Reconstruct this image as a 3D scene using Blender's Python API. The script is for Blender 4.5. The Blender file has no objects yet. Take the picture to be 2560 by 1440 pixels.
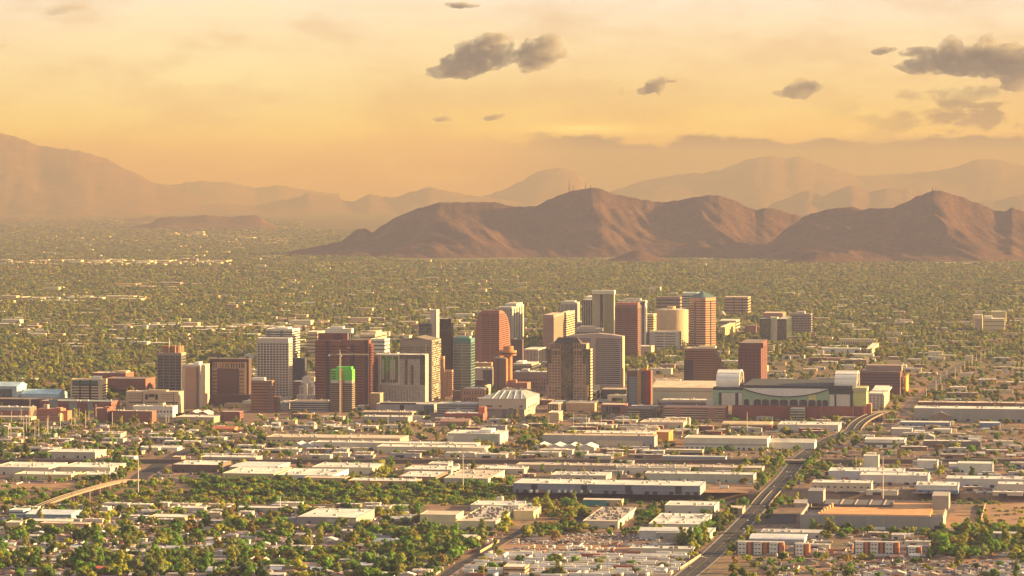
import bpy, bmesh, math, random
import numpy as np
from mathutils import Vector, Matrix, noise as mnoise

# ------------------------------------------------------------------ camera, light, exposure
F, CAMH, HY, CX = 8000.0, 420.0, 470.0, 1280.0      # focal length / horizon row / centre column in photo pixels, eye height in metres
SUN_AZ, SUN_EL = 9.0, 12.5                          # degrees from +X towards +Y, elevation
EXPO = 2.0
scn = bpy.context.scene
COL = scn.collection
R = math.radians

cam_d = bpy.data.cameras.new('camera')
cam_d.sensor_fit = 'HORIZONTAL'; cam_d.sensor_width = 36.0
cam_d.lens = 36.0 * F / 2560.0
cam_d.shift_y = (HY - 720.0) / 2560.0
cam_d.clip_start = 5.0; cam_d.clip_end = 400000.0
cam = bpy.data.objects.new('camera', cam_d); COL.objects.link(cam)
cam.location = (0, 0, CAMH); cam.rotation_euler = (R(90), 0, 0)
scn.camera = cam

sun_d = bpy.data.lights.new('sun', 'SUN')
sun_d.energy = 5.0; sun_d.angle = R(0.6); sun_d.color = (1.0, 0.70, 0.38)
sun = bpy.data.objects.new('sun', sun_d); COL.objects.link(sun)
SDIR = Vector((math.cos(R(SUN_EL)) * math.cos(R(SUN_AZ)), math.cos(R(SUN_EL)) * math.sin(R(SUN_AZ)), math.sin(R(SUN_EL))))
sun.rotation_euler = SDIR.to_track_quat('Z', 'Y').to_euler()

scn.view_settings.view_transform = 'Standard'
scn.view_settings.look = 'None'
scn.view_settings.exposure = EXPO
scn.view_settings.gamma = 1.0
scn.view_settings.use_curve_mapping = False
cy = scn.cycles
cy.use_denoising = True
cy.max_bounces = 5; cy.diffuse_bounces = 2; cy.glossy_bounces = 2; cy.transmission_bounces = 2
cy.volume_bounces = 0; cy.transparent_max_bounces = 4
cy.sample_clamp_indirect = 4.0
cy.caustics_reflective = False; cy.caustics_refractive = False

def lin(c):
    return tuple((v / 12.92 if v <= 0.04045 else ((v + 0.055) / 1.055) ** 2.4) for v in c)
def hexc(h):
    h = h.lstrip('#')
    return lin(tuple(int(h[i:i + 2], 16) / 255 for i in (0, 2, 4)))

class NT:
    """tiny node-tree writer"""
    def __init__(s, tree):
        s.t = tree; s.n = tree.nodes; s.l = tree.links
    def node(s, typ, **kw):
        n = s.n.new(typ)
        for k, v in kw.items():
            if k == 'ins':
                for i, val in v.items():
                    if isinstance(val, bpy.types.NodeSocket): s.l.new(val, n.inputs[i])
                    else: n.inputs[i].default_value = val
            else: setattr(n, k, v)
        return n
    def math(s, op, a, b=0.0, c=0.0, clamp=False):
        n = s.node('ShaderNodeMath', operation=op, use_clamp=clamp)
        for i, v in enumerate((a, b, c)):
            if isinstance(v, bpy.types.NodeSocket): s.l.new(v, n.inputs[i])
            else: n.inputs[i].default_value = v
        return n.outputs[0]
    def mix(s, fac, a, b, mode='MIX'):
        n = s.node('ShaderNodeMix', data_type='RGBA', blend_type=mode)
        for i, v in ((0, fac), (6, a), (7, b)):
            if isinstance(v, bpy.types.NodeSocket): s.l.new(v, n.inputs[i])
            else: n.inputs[i].default_value = v if i == 0 else (tuple(v) + (1.0,))[:4]
        return n.outputs[2]
    def step(s, x, lo, hi):
        n = s.node('ShaderNodeMapRange', interpolation_type='SMOOTHSTEP', ins={0: x, 1: lo, 2: hi, 3: 0.0, 4: 1.0})
        return n.outputs[0]
    def ramp(s, fac, stops):
        n = s.node('ShaderNodeValToRGB')
        e = n.color_ramp.elements
        while len(e) < len(stops): e.new(0.5)
        for k, (p, c) in zip(e, stops):
            k.position = p; k.color = tuple(c) + (1.0,)
        s.l.new(fac, n.inputs[0]); return n.outputs[0]
    def noise(s, vec, scale, detail=3.0, rough=0.55):
        n = s.node('ShaderNodeTexNoise', ins={'Scale': scale, 'Detail': detail, 'Roughness': rough})
        s.l.new(vec, n.inputs['Vector']); return n.outputs['Fac']

# ------------------------------------------------------------------ sky
world = bpy.data.worlds.new('World'); scn.world = world; world.use_nodes = True
w = NT(world.node_tree); w.n.clear()
wout = w.node('ShaderNodeOutputWorld'); bg = w.node('ShaderNodeBackground')
w.l.new(bg.outputs[0], wout.inputs[0])
sky = w.node('ShaderNodeTexSky', sky_type='NISHITA', sun_disc=False, sun_elevation=R(SUN_EL), sun_rotation=R(90 - SUN_AZ))
sky.air_density = 1.6; sky.dust_density = 4.0
tc = w.node('ShaderNodeTexCoord'); sp = w.node('ShaderNodeSeparateXYZ'); w.l.new(tc.outputs['Generated'], sp.inputs[0])
X_, Y_, Z_ = sp.outputs
ay = w.math('MAXIMUM', Y_, 0.05)
U = w.math('DIVIDE', X_, ay); V = w.math('DIVIDE', Z_, ay)
S_ = 0.5 ** EXPO
def sc(h, k=1.0): return tuple(v * k * S_ for v in hexc(h))
def vpos(y): return ((HY - y) / F + 0.02) / 0.3       # photo row -> ramp position
vr = w.math('MULTIPLY_ADD', V, 1 / 0.3, 0.02 / 0.3, clamp=True)
# warped elevation so that the bands of the evening sky are not ruler-straight
cmb = w.node('ShaderNodeCombineXYZ'); w.l.new(w.math('MULTIPLY', U, 14.0), cmb.inputs[0]); w.l.new(w.math('MULTIPLY', V, 120.0), cmb.inputs[1])
n1 = w.noise(cmb.outputs[0], 1.0, 5.0, 0.55)
cmb2 = w.node('ShaderNodeCombineXYZ'); w.l.new(w.math('MULTIPLY', U, 40.0), cmb2.inputs[0]); w.l.new(w.math('MULTIPLY', V, 260.0), cmb2.inputs[1])
n2 = w.noise(cmb2.outputs[0], 1.0, 5.0, 0.6)
vrn = w.math('MULTIPLY_ADD', w.math('SUBTRACT', n1, 0.5), 0.02, vr)
front = w.ramp(vrn, [(0.0, sc('#b8906c')), (vpos(470), sc('#be8850')), (vpos(415), sc('#d49c4a', .97)), (vpos(330), sc('#f8e07a', 1.12)),
                     (vpos(240), sc('#f6deba', 1.04)), (vpos(120), sc('#fae6d8', 1.09)), (vpos(0), sc('#fcf1fa', 1.09)), (0.6, sc('#d8c8c4', .9)), (1.0, sc('#a8b0c4', .7))])
# pale glow of the bright cloud deck on the left
gu = w.math('DIVIDE', w.math('ADD', U, 0.097), 0.055); gv = w.math('DIVIDE', w.math('SUBTRACT', V, 0.0335), 0.021)
glow = w.math('EXPONENT', w.math('MULTIPLY', w.math('ADD', w.math('MULTIPLY', gu, gu), w.math('MULTIPLY', gv, gv)), -1.0))
front = w.mix(w.math('MULTIPLY', glow, 0.95), front, sc('#fff4e4', 1.1))
# soft peach streaks high up
st = w.step(n1, 0.50, 0.72)
front = w.mix(w.math('MULTIPLY', st, 0.2), front, sc('#eec28c'))
front = w.mix(w.math('MULTIPLY', w.math('MULTIPLY', w.step(n2, 0.5, 0.8), w.step(V, 0.012, 0.03)), 0.18), front, sc('#e8b890'))
cmb3 = w.node('ShaderNodeCombineXYZ'); w.l.new(w.math('MULTIPLY', U, 48.0), cmb3.inputs[0]); w.l.new(w.math('MULTIPLY', V, 110.0), cmb3.inputs[1])
n3 = w.noise(cmb3.outputs[0], 1.0, 6.0, 0.62)
cmb4 = w.node('ShaderNodeCombineXYZ'); w.l.new(w.math('MULTIPLY', U, 22.0), cmb4.inputs[0]); w.l.new(w.math('MULTIPLY', V, 60.0), cmb4.inputs[1]); cmb4.inputs[2].default_value = 4.0
n4 = w.noise(cmb4.outputs[0], 1.0, 6.0, 0.6)
# one bright torn streak of lit cloud just above the bank
su = w.math('DIVIDE', w.math('SUBTRACT', U, 0.022), 0.014); sv = w.math('DIVIDE', w.math('SUBTRACT', w.math('MULTIPLY_ADD', w.math('SUBTRACT', n2, 0.5), 0.004, V), 0.0185), 0.0013)
front = w.mix(w.math('MULTIPLY', w.math('EXPONENT', w.math('MULTIPLY', w.math('ADD', w.math('MULTIPLY', su, su), w.math('MULTIPLY', sv, sv)), -1.0)), 0.8), front, sc('#fff6da', 1.5))
# mottled veil of high cloud
front = w.mix(w.math('MULTIPLY', w.step(n4, 0.46, 0.66), 0.42), front, sc('#ecc4a4', .95))
front = w.mix(w.math('MULTIPLY', w.step(n4, 0.52, 0.30), 0.35), front, sc('#fff2dc', 1.15))
# long low cloud bank on the right, its top edge ragged
edge = w.math('MULTIPLY_ADD', w.math('SUBTRACT', n3, 0.5), 0.016, V)
edge = w.math('MULTIPLY_ADD', w.math('SUBTRACT', n2, 0.5), 0.008, edge)
bank = w.math('SUBTRACT', 1.0, w.step(edge, 0.0138, 0.0168))
bank = w.math('MULTIPLY', bank, w.step(U, -0.02, 0.03))
bank2 = w.math('MULTIPLY', w.step(n3, 0.47, 0.58), w.math('MULTIPLY', w.step(U, 0.09, 0.14), w.math('SUBTRACT', 1.0, w.step(V, 0.025, 0.036))))
front = w.mix(w.math('MULTIPLY', bank, 0.96), front, sc('#7a5c4c', .45))
front = w.mix(w.math('MULTIPLY', bank2, 0.8), front, sc('#a07c68', .6))
# the evening glow fills the half of the sky ahead; behind, the Sky Texture plus an unseen lavender fill added to lift the shaded faces
nish = w.node('ShaderNodeVectorMath', operation='SCALE', ins={0: sky.outputs[0], 'Scale': 0.07})
back = w.mix(0.65, nish.outputs[0], tuple(v * S_ for v in (0.64, 0.62, 0.76)))
fmask = w.math('MULTIPLY', w.step(Y_, 0.15, 0.7), w.math('SUBTRACT', 1.0, w.step(Z_, 0.12, 0.45)))
full = w.mix(fmask, back, front)
w.l.new(full, bg.inputs[0]); bg.inputs[1].default_value = 1.0

# ------------------------------------------------------------------ helpers
def gd(y): return CAMH * F / (y - HY)                 # distance of the ground seen at photo row y
def gp(x, y):
    d = gd(y); return Vector(((x - CX) / F * d, d, 0.0))
GA = math.atan((2620 - CX) / F)                       # the street grid is turned by this from the view axis
EV = Vector((math.cos(GA), -math.sin(GA), 0)); NV = Vector((math.sin(GA), math.cos(GA), 0))
def tog(p): return p.x * EV.x + p.y * EV.y, p.x * NV.x + p.y * NV.y
def proj(p):
    return CX + F * p.x / p.y, HY - F * (p.z - CAMH) / p.y

def tag(o, label=None, cat=None, group=None, kind=None):
    if label: o['label'] = label
    if cat: o['category'] = cat
    if group: o['group'] = group
    if kind: o['kind'] = kind
    return o
def empty(name, loc, rz=0.0):
    o = bpy.data.objects.new(name, None); COL.objects.link(o)
    o.location = loc; o.rotation_euler = (0, 0, rz); o.empty_display_size = 1.0
    return o
def mesh(name, verts, faces, mats, parent=None, mi=None, smooth=False):
    me = bpy.data.meshes.new(name); me.from_pydata(verts, [], faces)
    for m in (mats if isinstance(mats, (list, tuple)) else [mats]): me.materials.append(m)
    if mi is not None: me.polygons.foreach_set('material_index', mi)
    if smooth: me.polygons.foreach_set('use_smooth', [True] * len(faces))
    me.update()
    o = bpy.data.objects.new(name, me); COL.objects.link(o)
    if parent is not None: o.parent = parent
    return o

class MB:
    """collects boxes and prisms into one mesh"""
    def __init__(s): s.v = []; s.f = []; s.m = []
    def box(s, x0, x1, y0, y1, z0, z1, m=0):
        b = len(s.v)
        s.v += [(x0, y0, z0), (x1, y0, z0), (x1, y1, z0), (x0, y1, z0), (x0, y0, z1), (x1, y0, z1), (x1, y1, z1), (x0, y1, z1)]
        for f in ((0, 1, 5, 4), (1, 2, 6, 5), (2, 3, 7, 6), (3, 0, 4, 7), (4, 5, 6, 7), (3, 2, 1, 0)):
            s.f.append(tuple(b + i for i in f)); s.m.append(m)
        return s
    def prism(s, poly, a0, a1, axis='y', m=0):
        """polygon extruded along an axis: 'y' -> poly in (x,z), 'x' -> poly in (y,z), 'z' -> poly in (x,y)"""
        b = len(s.v); n = len(poly)
        for a in (a0, a1):
            for p, q in poly:
                s.v.append({'y': (p, a, q), 'x': (a, p, q), 'z': (p, q, a)}[axis])
        area = sum(poly[i][0] * poly[(i + 1) % n][1] - poly[(i + 1) % n][0] * poly[i][1] for i in range(n))
        flip = (area > 0) == (axis == 'y')
        caps = [tuple(range(b, b + n))[::-1], tuple(range(b + n, b + 2 * n))]
        sides = [(b + i, b + (i + 1) % n, b + n + (i + 1) % n, b + n + i) for i in range(n)]
        fs = caps + sides
        if flip: fs = [f[::-1] for f in fs]
        s.f += fs; s.m += [m] * len(fs)
        return s
    def tube(s, p, q, r0, r1=None, n=6, m=0):
        r1 = r0 if r1 is None else r1
        p, q = Vector(p), Vector(q); d = (q - p).normalized()
        u = d.orthogonal().normalized(); w_ = d.cross(u)
        b = len(s.v)
        for c, r in ((p, r0), (q, r1)):
            for i in range(n):
                a = 2 * math.pi * i / n
                s.v.append(tuple(c + (u * math.cos(a) + w_ * math.sin(a)) * r))
        for i in range(n):
            j = (i + 1) % n
            s.f.append((b + i, b + j, b + n + j, b + n + i)); s.m.append(m)
        s.f.append(tuple(range(b, b + n))[::-1]); s.f.append(tuple(range(b + n, b + 2 * n))); s.m += [m, m]
        return s
    def build(s, name, mats, parent=None, smooth=False):
        return mesh(name, s.v, s.f, mats, parent, s.m, smooth)

# ------------------------------------------------------------------ materials
_mats = {}
def new_mat(name):
    m = bpy.data.materials.new(name); m.use_nodes = True
    t = NT(m.node_tree); t.n.clear()
    out = t.node('ShaderNodeOutputMaterial'); b = t.node('ShaderNodeBsdfPrincipled')
    t.l.new(b.outputs[0], out.inputs[0])
    return m, t, b
def wall(col, rough=0.85, var=0.22, spec=0.25, name='wall'):
    """painted or concrete wall with weathering and vertical run-off streaks"""
    key = ('w', col, rough, var, spec)
    if key in _mats: return _mats[key]
    m, t, b = new_mat(name)
    tc = t.node('ShaderNodeTexCoord'); oi = t.node('ShaderNodeObjectInfo')
    mp = t.node('ShaderNodeMapping', ins={3: (0.22, 0.22, 0.035)}); t.l.new(tc.outputs['Object'], mp.inputs[0])
    a = t.noise(mp.outputs[0], 1.0, 4.0); c = t.noise(tc.outputs['Object'], 0.05, 3.0)
    f = t.math('MULTIPLY_ADD', t.math('ADD', a, c), var * 1.6, 1.0 - var * 1.75)
    f = t.math('MULTIPLY_ADD', oi.outputs['Random'], var * 0.3, f)
    n = t.node('ShaderNodeVectorMath', operation='SCALE', ins={0: col, 'Scale': f})
    t.l.new(n.outputs[0], b.inputs['Base Color'])
    b.inputs['Roughness'].default_value = rough; b.inputs['Specular IOR Level'].default_value = spec
    _mats[key] = m; return m
def glass(col=(0.03, 0.035, 0.04), rough=0.12, spec=0.8, name='glass', var=0.9):
    """dark curtain wall: panes vary a little in tone and tilt, so that they mirror different parts of the sky and town"""
    key = ('g', col, rough, spec, var)
    if key in _mats: return _mats[key]
    m, t, b = new_mat(name)
    tc = t.node('ShaderNodeTexCoord')
    mp = t.node('ShaderNodeMapping', ins={3: (0.28, 0.28, 0.27)}); t.l.new(tc.outputs['Object'], mp.inputs[0])
    wn = t.node('ShaderNodeTexWhiteNoise', noise_dimensions='3D')
    fl = t.node('ShaderNodeVectorMath', operation='FLOOR'); t.l.new(mp.outputs[0], fl.inputs[0]); t.l.new(fl.outputs[0], wn.inputs[0])
    f = t.math('MULTIPLY_ADD', wn.outputs[0], var, 1.0 - var / 2)
    n = t.node('ShaderNodeVectorMath', operation='SCALE', ins={0: col, 'Scale': f})
    t.l.new(n.outputs[0], b.inputs['Base Color'])
    ge = t.node('ShaderNodeNewGeometry')
    dv = t.node('ShaderNodeVectorMath', operation='SUBTRACT', ins={0: wn.outputs[1], 1: (0.5, 0.5, 0.5)})
    ds = t.node('ShaderNodeVectorMath', operation='SCALE', ins={0: dv.outputs[0], 'Scale': 0.05})
    da = t.node('ShaderNodeVectorMath', operation='ADD', ins={0: ge.outputs['Normal'], 1: ds.outputs[0]})
    nn = t.node('ShaderNodeVectorMath', operation='NORMALIZE', ins={0: da.outputs[0]})
    t.l.new(nn.outputs[0], b.inputs['Normal'])
    b.inputs['Roughness'].default_value = rough; b.inputs['Specular IOR Level'].default_value = spec
    _mats[key] = m; return m
def roofm(col, name='roof'):
    """flat built-up roof: patches, ponding stains, seams"""
    key = ('r', col)
    if key in _mats: return _mats[key]
    m, t, b = new_mat(name)
    tc = t.node('ShaderNodeTexCoord'); oi = t.node('ShaderNodeObjectInfo')
    ad = t.node('ShaderNodeVectorMath', operation='ADD'); t.l.new(tc.outputs['Object'], ad.inputs[0]); t.l.new(oi.outputs['Location'], ad.inputs[1])
    a = t.noise(ad.outputs[0], 0.035, 4.0); c = t.noise(ad.outputs[0], 0.25, 3.0)
    br = t.node('ShaderNodeTexBrick', ins={'Color1': (1, 1, 1, 1), 'Color2': (0.86, 0.86, 0.86, 1), 'Mortar': (0.72, 0.72, 0.72, 1), 'Scale': 1.0, 'Mortar Size': 0.25, 'Brick Width': 16.0, 'Row Height': 9.0})
    t.l.new(ad.outputs[0], br.inputs['Vector'])
    f = t.math('MULTIPLY_ADD', t.math('ADD', a, t.math('MULTIPLY', c, 0.7)), 1.15, 0.06)
    n = t.node('ShaderNodeVectorMath', operation='SCALE', ins={0: col, 'Scale': f})
    t.l.new(t.mix(0.7, n.outputs[0], br.outputs[0], 'MULTIPLY'), b.inputs['Base Color'])
    b.inputs['Roughness'].default_value = 0.8; b.inputs['Specular IOR Level'].default_value = 0.3
    _mats[key] = m; return m
def metal(col, rough=0.5, name='painted_metal'):
    key = ('m', col, rough)
    if key in _mats: return _mats[key]
    m, t, b = new_mat(name)
    tc = t.node('ShaderNodeTexCoord'); a = t.noise(tc.outputs['Object'], 0.4, 3.0)
    n = t.node('ShaderNodeVectorMath', operation='SCALE', ins={0: col, 'Scale': t.math('MULTIPLY_ADD', a, 0.4, 0.8)})
    t.l.new(n.outputs[0], b.inputs['Base Color'])
    b.inputs['Roughness'].default_value = rough; b.inputs['Metallic'].default_value = 0.1
    _mats[key] = m; return m

CREAM = (.60, .47, .31); WHITE = (.74, .69, .62); TAN = (.50, .36, .24); GRAY = (.33, .31, .30); LGRAY = (.52, .49, .46); DBROWN = (.085, .05, .042)
RBROWN = (.21, .09, .065); BRICK = (.22, .095, .075); BLUEG = (.20, .26, .36); DARK = (.04, .035, .035); TEAL = (.06, .20, .18); PINKB = (.42, .24, .18)
YELC = (.62, .50, .28); ORANGE = (.55, .19, .06); PALEB = (.42, .55, .66); ROOFW = (.70, .65, .58); ROOFG = (.45, .42, .40); ROOFT = (.60, .48, .38); ROOFB = (.22, .17, .15)
GLASS = (.03, .033, .04); GLASSG = (.02, .035, .03); GLASSB = (.03, .05, .075); GLASSR = (.09, .035, .025)
# ------------------------------------------------------------------ haze: the evening air over the valley
m = bpy.data.materials.new('haze_air'); m.use_nodes = True
t = NT(m.node_tree); t.n.clear()
o_ = t.node('ShaderNodeOutputMaterial'); pv = t.node('ShaderNodeVolumePrincipled')
for k in ('Density Attribute', 'Color Attribute', 'Temperature Attribute'):
    if k in pv.inputs: pv.inputs[k].default_value = ''
HAZE_D = 6.0e-5
# fine dust and air: scatters blue light a little more than red, and takes more blue out over a long path
pv.inputs['Color'].default_value = (0.133, 0.142, 0.245, 1); pv.inputs['Absorption Color'].default_value = (0.68, 0.50, 0.02, 1)
pv.inputs['Density'].default_value = HAZE_D; pv.inputs['Anisotropy'].default_value = 0.1
t.l.new(pv.outputs[0], o_.inputs['Volume'])
HZTOP = 1380.0
hz = MB().box(-70000, 70000, -6000, 86000, -30, HZTOP).build('haze', m); tag(hz, kind='stuff', label='warm evening haze filling the valley air', cat='haze')

# ------------------------------------------------------------------ ground
CH0, CH1 = gd(1261), gd(1228)            # dry river channel, near edge and far edge (it runs straight across the view)
rows = [(-5000, 0), (500, 0), (2500, 0), (CH0 - 60, 0), (CH0, 0), (CH0 + 16, -10), (CH1 - 20, -10), (CH1, 0), (CH1 + 60, 0), (6000, 0), (9000, 0), (14000, 0), (24000, 0), (40000, 0), (85000, 0)]
cols = [-68000, -20000, -6000, -2000, -800, -300, 0, 300, 800, 2000, 6000, 20000, 68000]
vs = [(x, y, z) for y, z in rows for x in cols]; nc = len(cols)
fs = [(r * nc + c, r * nc + c + 1, (r + 1) * nc + c + 1, (r + 1) * nc + c) for r in range(len(rows) - 1) for c in range(nc - 1)]
m, t, b = new_mat('desert_town_ground')
ge = t.node('ShaderNodeNewGeometry')
mp = t.node('ShaderNodeMapping', ins={2: (0, 0, GA)}); t.l.new(ge.outputs['Position'], mp.inputs[0])
big = t.noise(mp.outputs[0], 0.0012, 3.0); mid = t.noise(mp.outputs[0], 0.012, 4.0); fine = t.noise(mp.outputs[0], 0.15, 4.0, 0.65)
dirt = t.ramp(mid, [(0.3, (.20, .115, .07)), (0.5, (.27, .165, .105)), (0.62, (.30, .20, .13)), (0.75, (.17, .135, .07))])
par = t.node('ShaderNodeTexBrick', offset=0.5, ins={'Color1': (.30, .19, .125, 1), 'Color2': (.075, .07, .066, 1), 'Mortar': (.10, .09, .085, 1), 'Scale': 1.0, 'Mortar Size': 4.5, 'Mortar Smooth': 0.1, 'Bias': -0.25, 'Brick Width': 62.0, 'Row Height': 44.0})
t.l.new(mp.outputs[0], par.inputs['Vector'])
col = t.mix(0.55, dirt, par.outputs[0])
gm = t.math('MULTIPLY', t.step(big, 0.42, 0.6), t.step(mid, 0.45, 0.6))
col = t.mix(t.math('MULTIPLY', gm, 0.6), col, (.10, .105, .035))
sepp = t.node('ShaderNodeSeparateXYZ'); t.l.new(ge.outputs['Position'], sepp.inputs[0])
col = t.mix(t.math('MULTIPLY', t.step(sepp.outputs[1], 6500, 9000), 0.85), col, (.15, .15, .045))     # olive under far trees, lightened in colour so the gaps don't go dark
col = t.mix(t.math('MULTIPLY', t.step(sepp.outputs[1], 24000, 36000), 0.9), col, (.075, .055, .034))
col = t.mix(0.55, col, t.ramp(fine, [(0.25, (.35, .35, .35)), (0.75, (1.5, 1.45, 1.4))]), 'MULTIPLY')
t.l.new(col, b.inputs['Base Color']); b.inputs['Roughness'].default_value = 0.95; b.inputs['Specular IOR Level'].default_value = 0.1
gro = mesh('ground', vs, fs, m); tag(gro, kind='structure', label='flat desert town ground running out to the mountains')

def sheet_mat(name, c0, c1, scale=0.05):
    m, t, b = new_mat(name); ge = t.node('ShaderNodeNewGeometry')
    a = t.noise(ge.outputs['Position'], scale, 5.0, 0.62)
    t.l.new(t.ramp(a, [(0.3, c0), (0.7, c1)]), b.inputs['Base Color'])
    b.inputs['Roughness'].default_value = 0.9; b.inputs['Specular IOR Level'].default_value = 0.15
    return m
M_DIRT = sheet_mat('bare_dirt', (.25, .135, .075), (.37, .23, .14)); M_ASPH = sheet_mat('asphalt', (.038, .036, .038), (.065, .06, .06), 0.2)
M_CONC = sheet_mat('concrete_paving', (.24, .20, .17), (.34, .29, .24), 0.2); M_LAWN = sheet_mat('lawn', (.10, .14, .03), (.16, .19, .05), 0.1)
M_BANK = sheet_mat('river_bank', (.10, .065, .045), (.20, .135, .09), 0.06); M_PAINT = wall((.75, .72, .62), name='road_paint', var=.1)

def sheet(name, pts, m, z, label, kind='structure'):
    v = [(p.x, p.y, z) for p in (gp(*q) for q in pts)]
    o = mesh(name, v, [tuple(range(len(v)))], m)
    me = o.data
    if me.polygons[0].normal.z < 0: me.flip_normals()
    return tag(o, label=label, kind=kind)
sheet('dirt_lot', [(0, 1207), (205, 1207), (165, 1220), (0, 1222)], M_DIRT, .30, 'bare reddish dirt beside the river scrub on the left')
sheet('dirt_lot', [(0, 1250), (60, 1249), (70, 1262), (0, 1270)], M_DIRT, .30, 'bare dirt patch at the left edge below the river scrub')
sheet('dirt_lot', [(1245, 1362), (1560, 1362), (1640, 1372), (1560, 1384), (1215, 1384)], M_DIRT, .30, 'orange dirt yard where box trailers are parked')
sheet('dirt_lot', [(2466, 1262), (2560, 1258), (2640, 1268), (2640, 1312), (2450, 1312)], M_DIRT, .30, 'orange dirt field behind a wall at the right edge')
sheet('dirt_lot', [(2375, 1284), (2455, 1284), (2440, 1322), (2350, 1322)], M_DIRT, .32, 'bare dirt yard right of the grey concrete hall')
sheet('dirt_lot', [(1960, 1395), (2420, 1395), (2560, 1404), (2560, 1414), (2150, 1414), (2120, 1432), (2020, 1432)], M_DIRT, .30, 'bare dirt strip in front of the orange and white apartments')
sheet('dirt_lot', [(400, 1393), (560, 1393), (620, 1398), (520, 1410), (390, 1410)], M_DIRT, .30, 'pale empty dirt lot among the houses')
sheet('dirt_lot', [(1770, 1217), (1890, 1217), (1870, 1232), (1760, 1232)], M_DIRT, .30, 'dirt lot right of the long blue warehouse')
sheet('lawn', [(2380, 1348), (2480, 1346), (2470, 1356), (2390, 1358)], M_LAWN, .30, 'bright lawn behind the low grey apartments on the right')
sheet('lawn', [(980, 1392), (1150, 1392), (1150, 1397), (1010, 1397)], M_LAWN, .30, 'strip of bright lawn beside the diagonal street')
sheet('parking_lot', [(1440, 1285), (1480, 1285), (1455, 1317), (1405, 1318)], M_ASPH, .30, 'dark empty car park left of the flat white roofed hall')
sheet('parking_lot', [(1900, 1285), (1990, 1285), (1990, 1310), (1880, 1312)], M_ASPH, .30, 'asphalt yard left of the grey concrete hall')

# ------------------------------------------------------------------ mountains
def mountain_mat(nm, k):
    m, t, b = new_mat(nm); ge = t.node('ShaderNodeNewGeometry')
    a = t.noise(ge.outputs['Position'], 0.004, 6.0, 0.62); c = t.noise(ge.outputs['Position'], 0.03, 6.0, 0.75)
    bp = t.node('ShaderNodeBump', ins={'Strength': .8, 'Distance': 45.0}); t.l.new(c, bp.inputs['Height']); t.l.new(bp.outputs[0], b.inputs['Normal'])
    t.l.new(t.mix(0.6, t.ramp(a, [(0.3, (.06 * k, .038 * k, .032 * k)), (0.55, (.10 * k, .058 * k, .042 * k)), (0.7, (.15 * k, .085 * k, .055 * k))]), t.ramp(c, [(0.32, (.42, .44, .42)), (0.68, (1.6, 1.5, 1.4))]), 'MULTIPLY'), b.inputs['Base Color'])
    b.inputs['Roughness'].default_value = 0.95; b.inputs['Specular IOR Level'].default_value = 0.05
    return m
M_ROCK = mountain_mat('desert_mountain_rock', 1.05); M_HAZED = mountain_mat('haze_paled_rock', 1.2)  # second rock lightened to paint haze fading into the far ranges
def interp(pts, x):
    if x <= pts[0][0]: return pts[0][1]
    for (a, p), (b2, q) in zip(pts, pts[1:]):
        if x <= b2:
            k = (x - a) / (b2 - a); return p + (q - p) * (k * .6 + k * k * (3 - 2 * k) * .4)
    return pts[-1][1]
def mountain(name, label, pts, d, front, step=5, rows=(26, 8), amp=.34, seed=0, fs=1 / 1050.0):
    """ridge line traced at its real distance d, flanks falling to the plain over `front` metres, with spurs and gullies"""
    xs = []; x = pts[0][0]
    while x < pts[-1][0]: xs.append(x); x += step
    xs.append(pts[-1][0])
    nf, nb = rows; vs = []; n = nf + nb + 1
    for x in xs:
        wx = (x - CX) / F * d
        rid = CAMH + (HY - interp(pts, x)) / F * d
        jit = (mnoise.noise((wx * .008, seed, 3.1)) * .5 + mnoise.noise((wx * .025, seed, 7.1)) * .35) * 16 * d / 20000 * min(1, max(0, rid) / 120)
        rid = max(rid, -5)
        fr = front * (0.45 + 0.55 * min(1.6, rid / 330.0)) * (1 + .35 * mnoise.noise((wx / 900.0, seed + 5.0, 0)))
        for j in range(n):
            v = (j - nf) / nf if j <= nf else (j - nf) / nb
            dy = v * fr if v <= 0 else v * fr * 1.2
            a = abs(v)
            g = (1 - a) ** 1.15 * (1 - .25 * math.sin(math.pi * a))
            z = rid * g
            px_ = wx * (d + dy) / d
            if 0 < a < 1:
                q = Vector((px_ * fs + .35 * dy * fs, (d + dy) * fs * .38, seed))
                r1 = 1 - abs(mnoise.noise(q)) * 2; r2 = 1 - abs(mnoise.noise(q * 2.7)) * 2; r3 = mnoise.noise(q * 7); r4 = 1 - abs(mnoise.noise(q * 6 + Vector((3, 1, 0)))) * 2; r5 = mnoise.noise(q * 17)
                z += rid * amp * min(1.0, a * 3.2) * (1 - a) ** .6 * (r1 * .70 + r2 * .30 + r4 * .18 + r3 * .14 + r5 * .16 - .6)
                z = min(z, rid * (1 - a * .25))
            z += jit * (1 - a) ** 8
            if a >= .999: z = -8
            vs.append((px_, d + dy, z))
    fs_ = [(i * n + j, (i + 1) * n + j, (i + 1) * n + j + 1, i * n + j + 1) for i in range(len(xs) - 1) for j in range(n - 1)]
    o = mesh(name, vs, fs_, M_HAZED if d > 39000 else M_ROCK, smooth=True)
    return tag(o, label=label, kind='structure', cat='mountain')
mountain('mountain', 'broad rounded brown mountain with antennas on its summit, behind the towers', [(560, 652), (640, 645), (690, 638), (760, 622), (850, 605), (890, 575), (912, 572), (930, 580), (960, 560), (1000, 540), (1050, 520), (1100, 508), (1150, 505), (1200, 507), (1240, 504), (1270, 512), (1300, 517), (1340, 515), (1380, 495), (1420, 480), (1450, 472), (1480, 469), (1500, 472), (1530, 485), (1580, 493), (1610, 499), (1640, 505), (1680, 501), (1720, 496), (1760, 489), (1800, 489), (1830, 500), (1870, 518), (1890, 525), (1910, 521), (1950, 525), (1990, 535), (2040, 560), (2120, 610), (2180, 640)], 20400, 1300, 3, (64, 8), seed=1.3, amp=.42)
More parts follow.
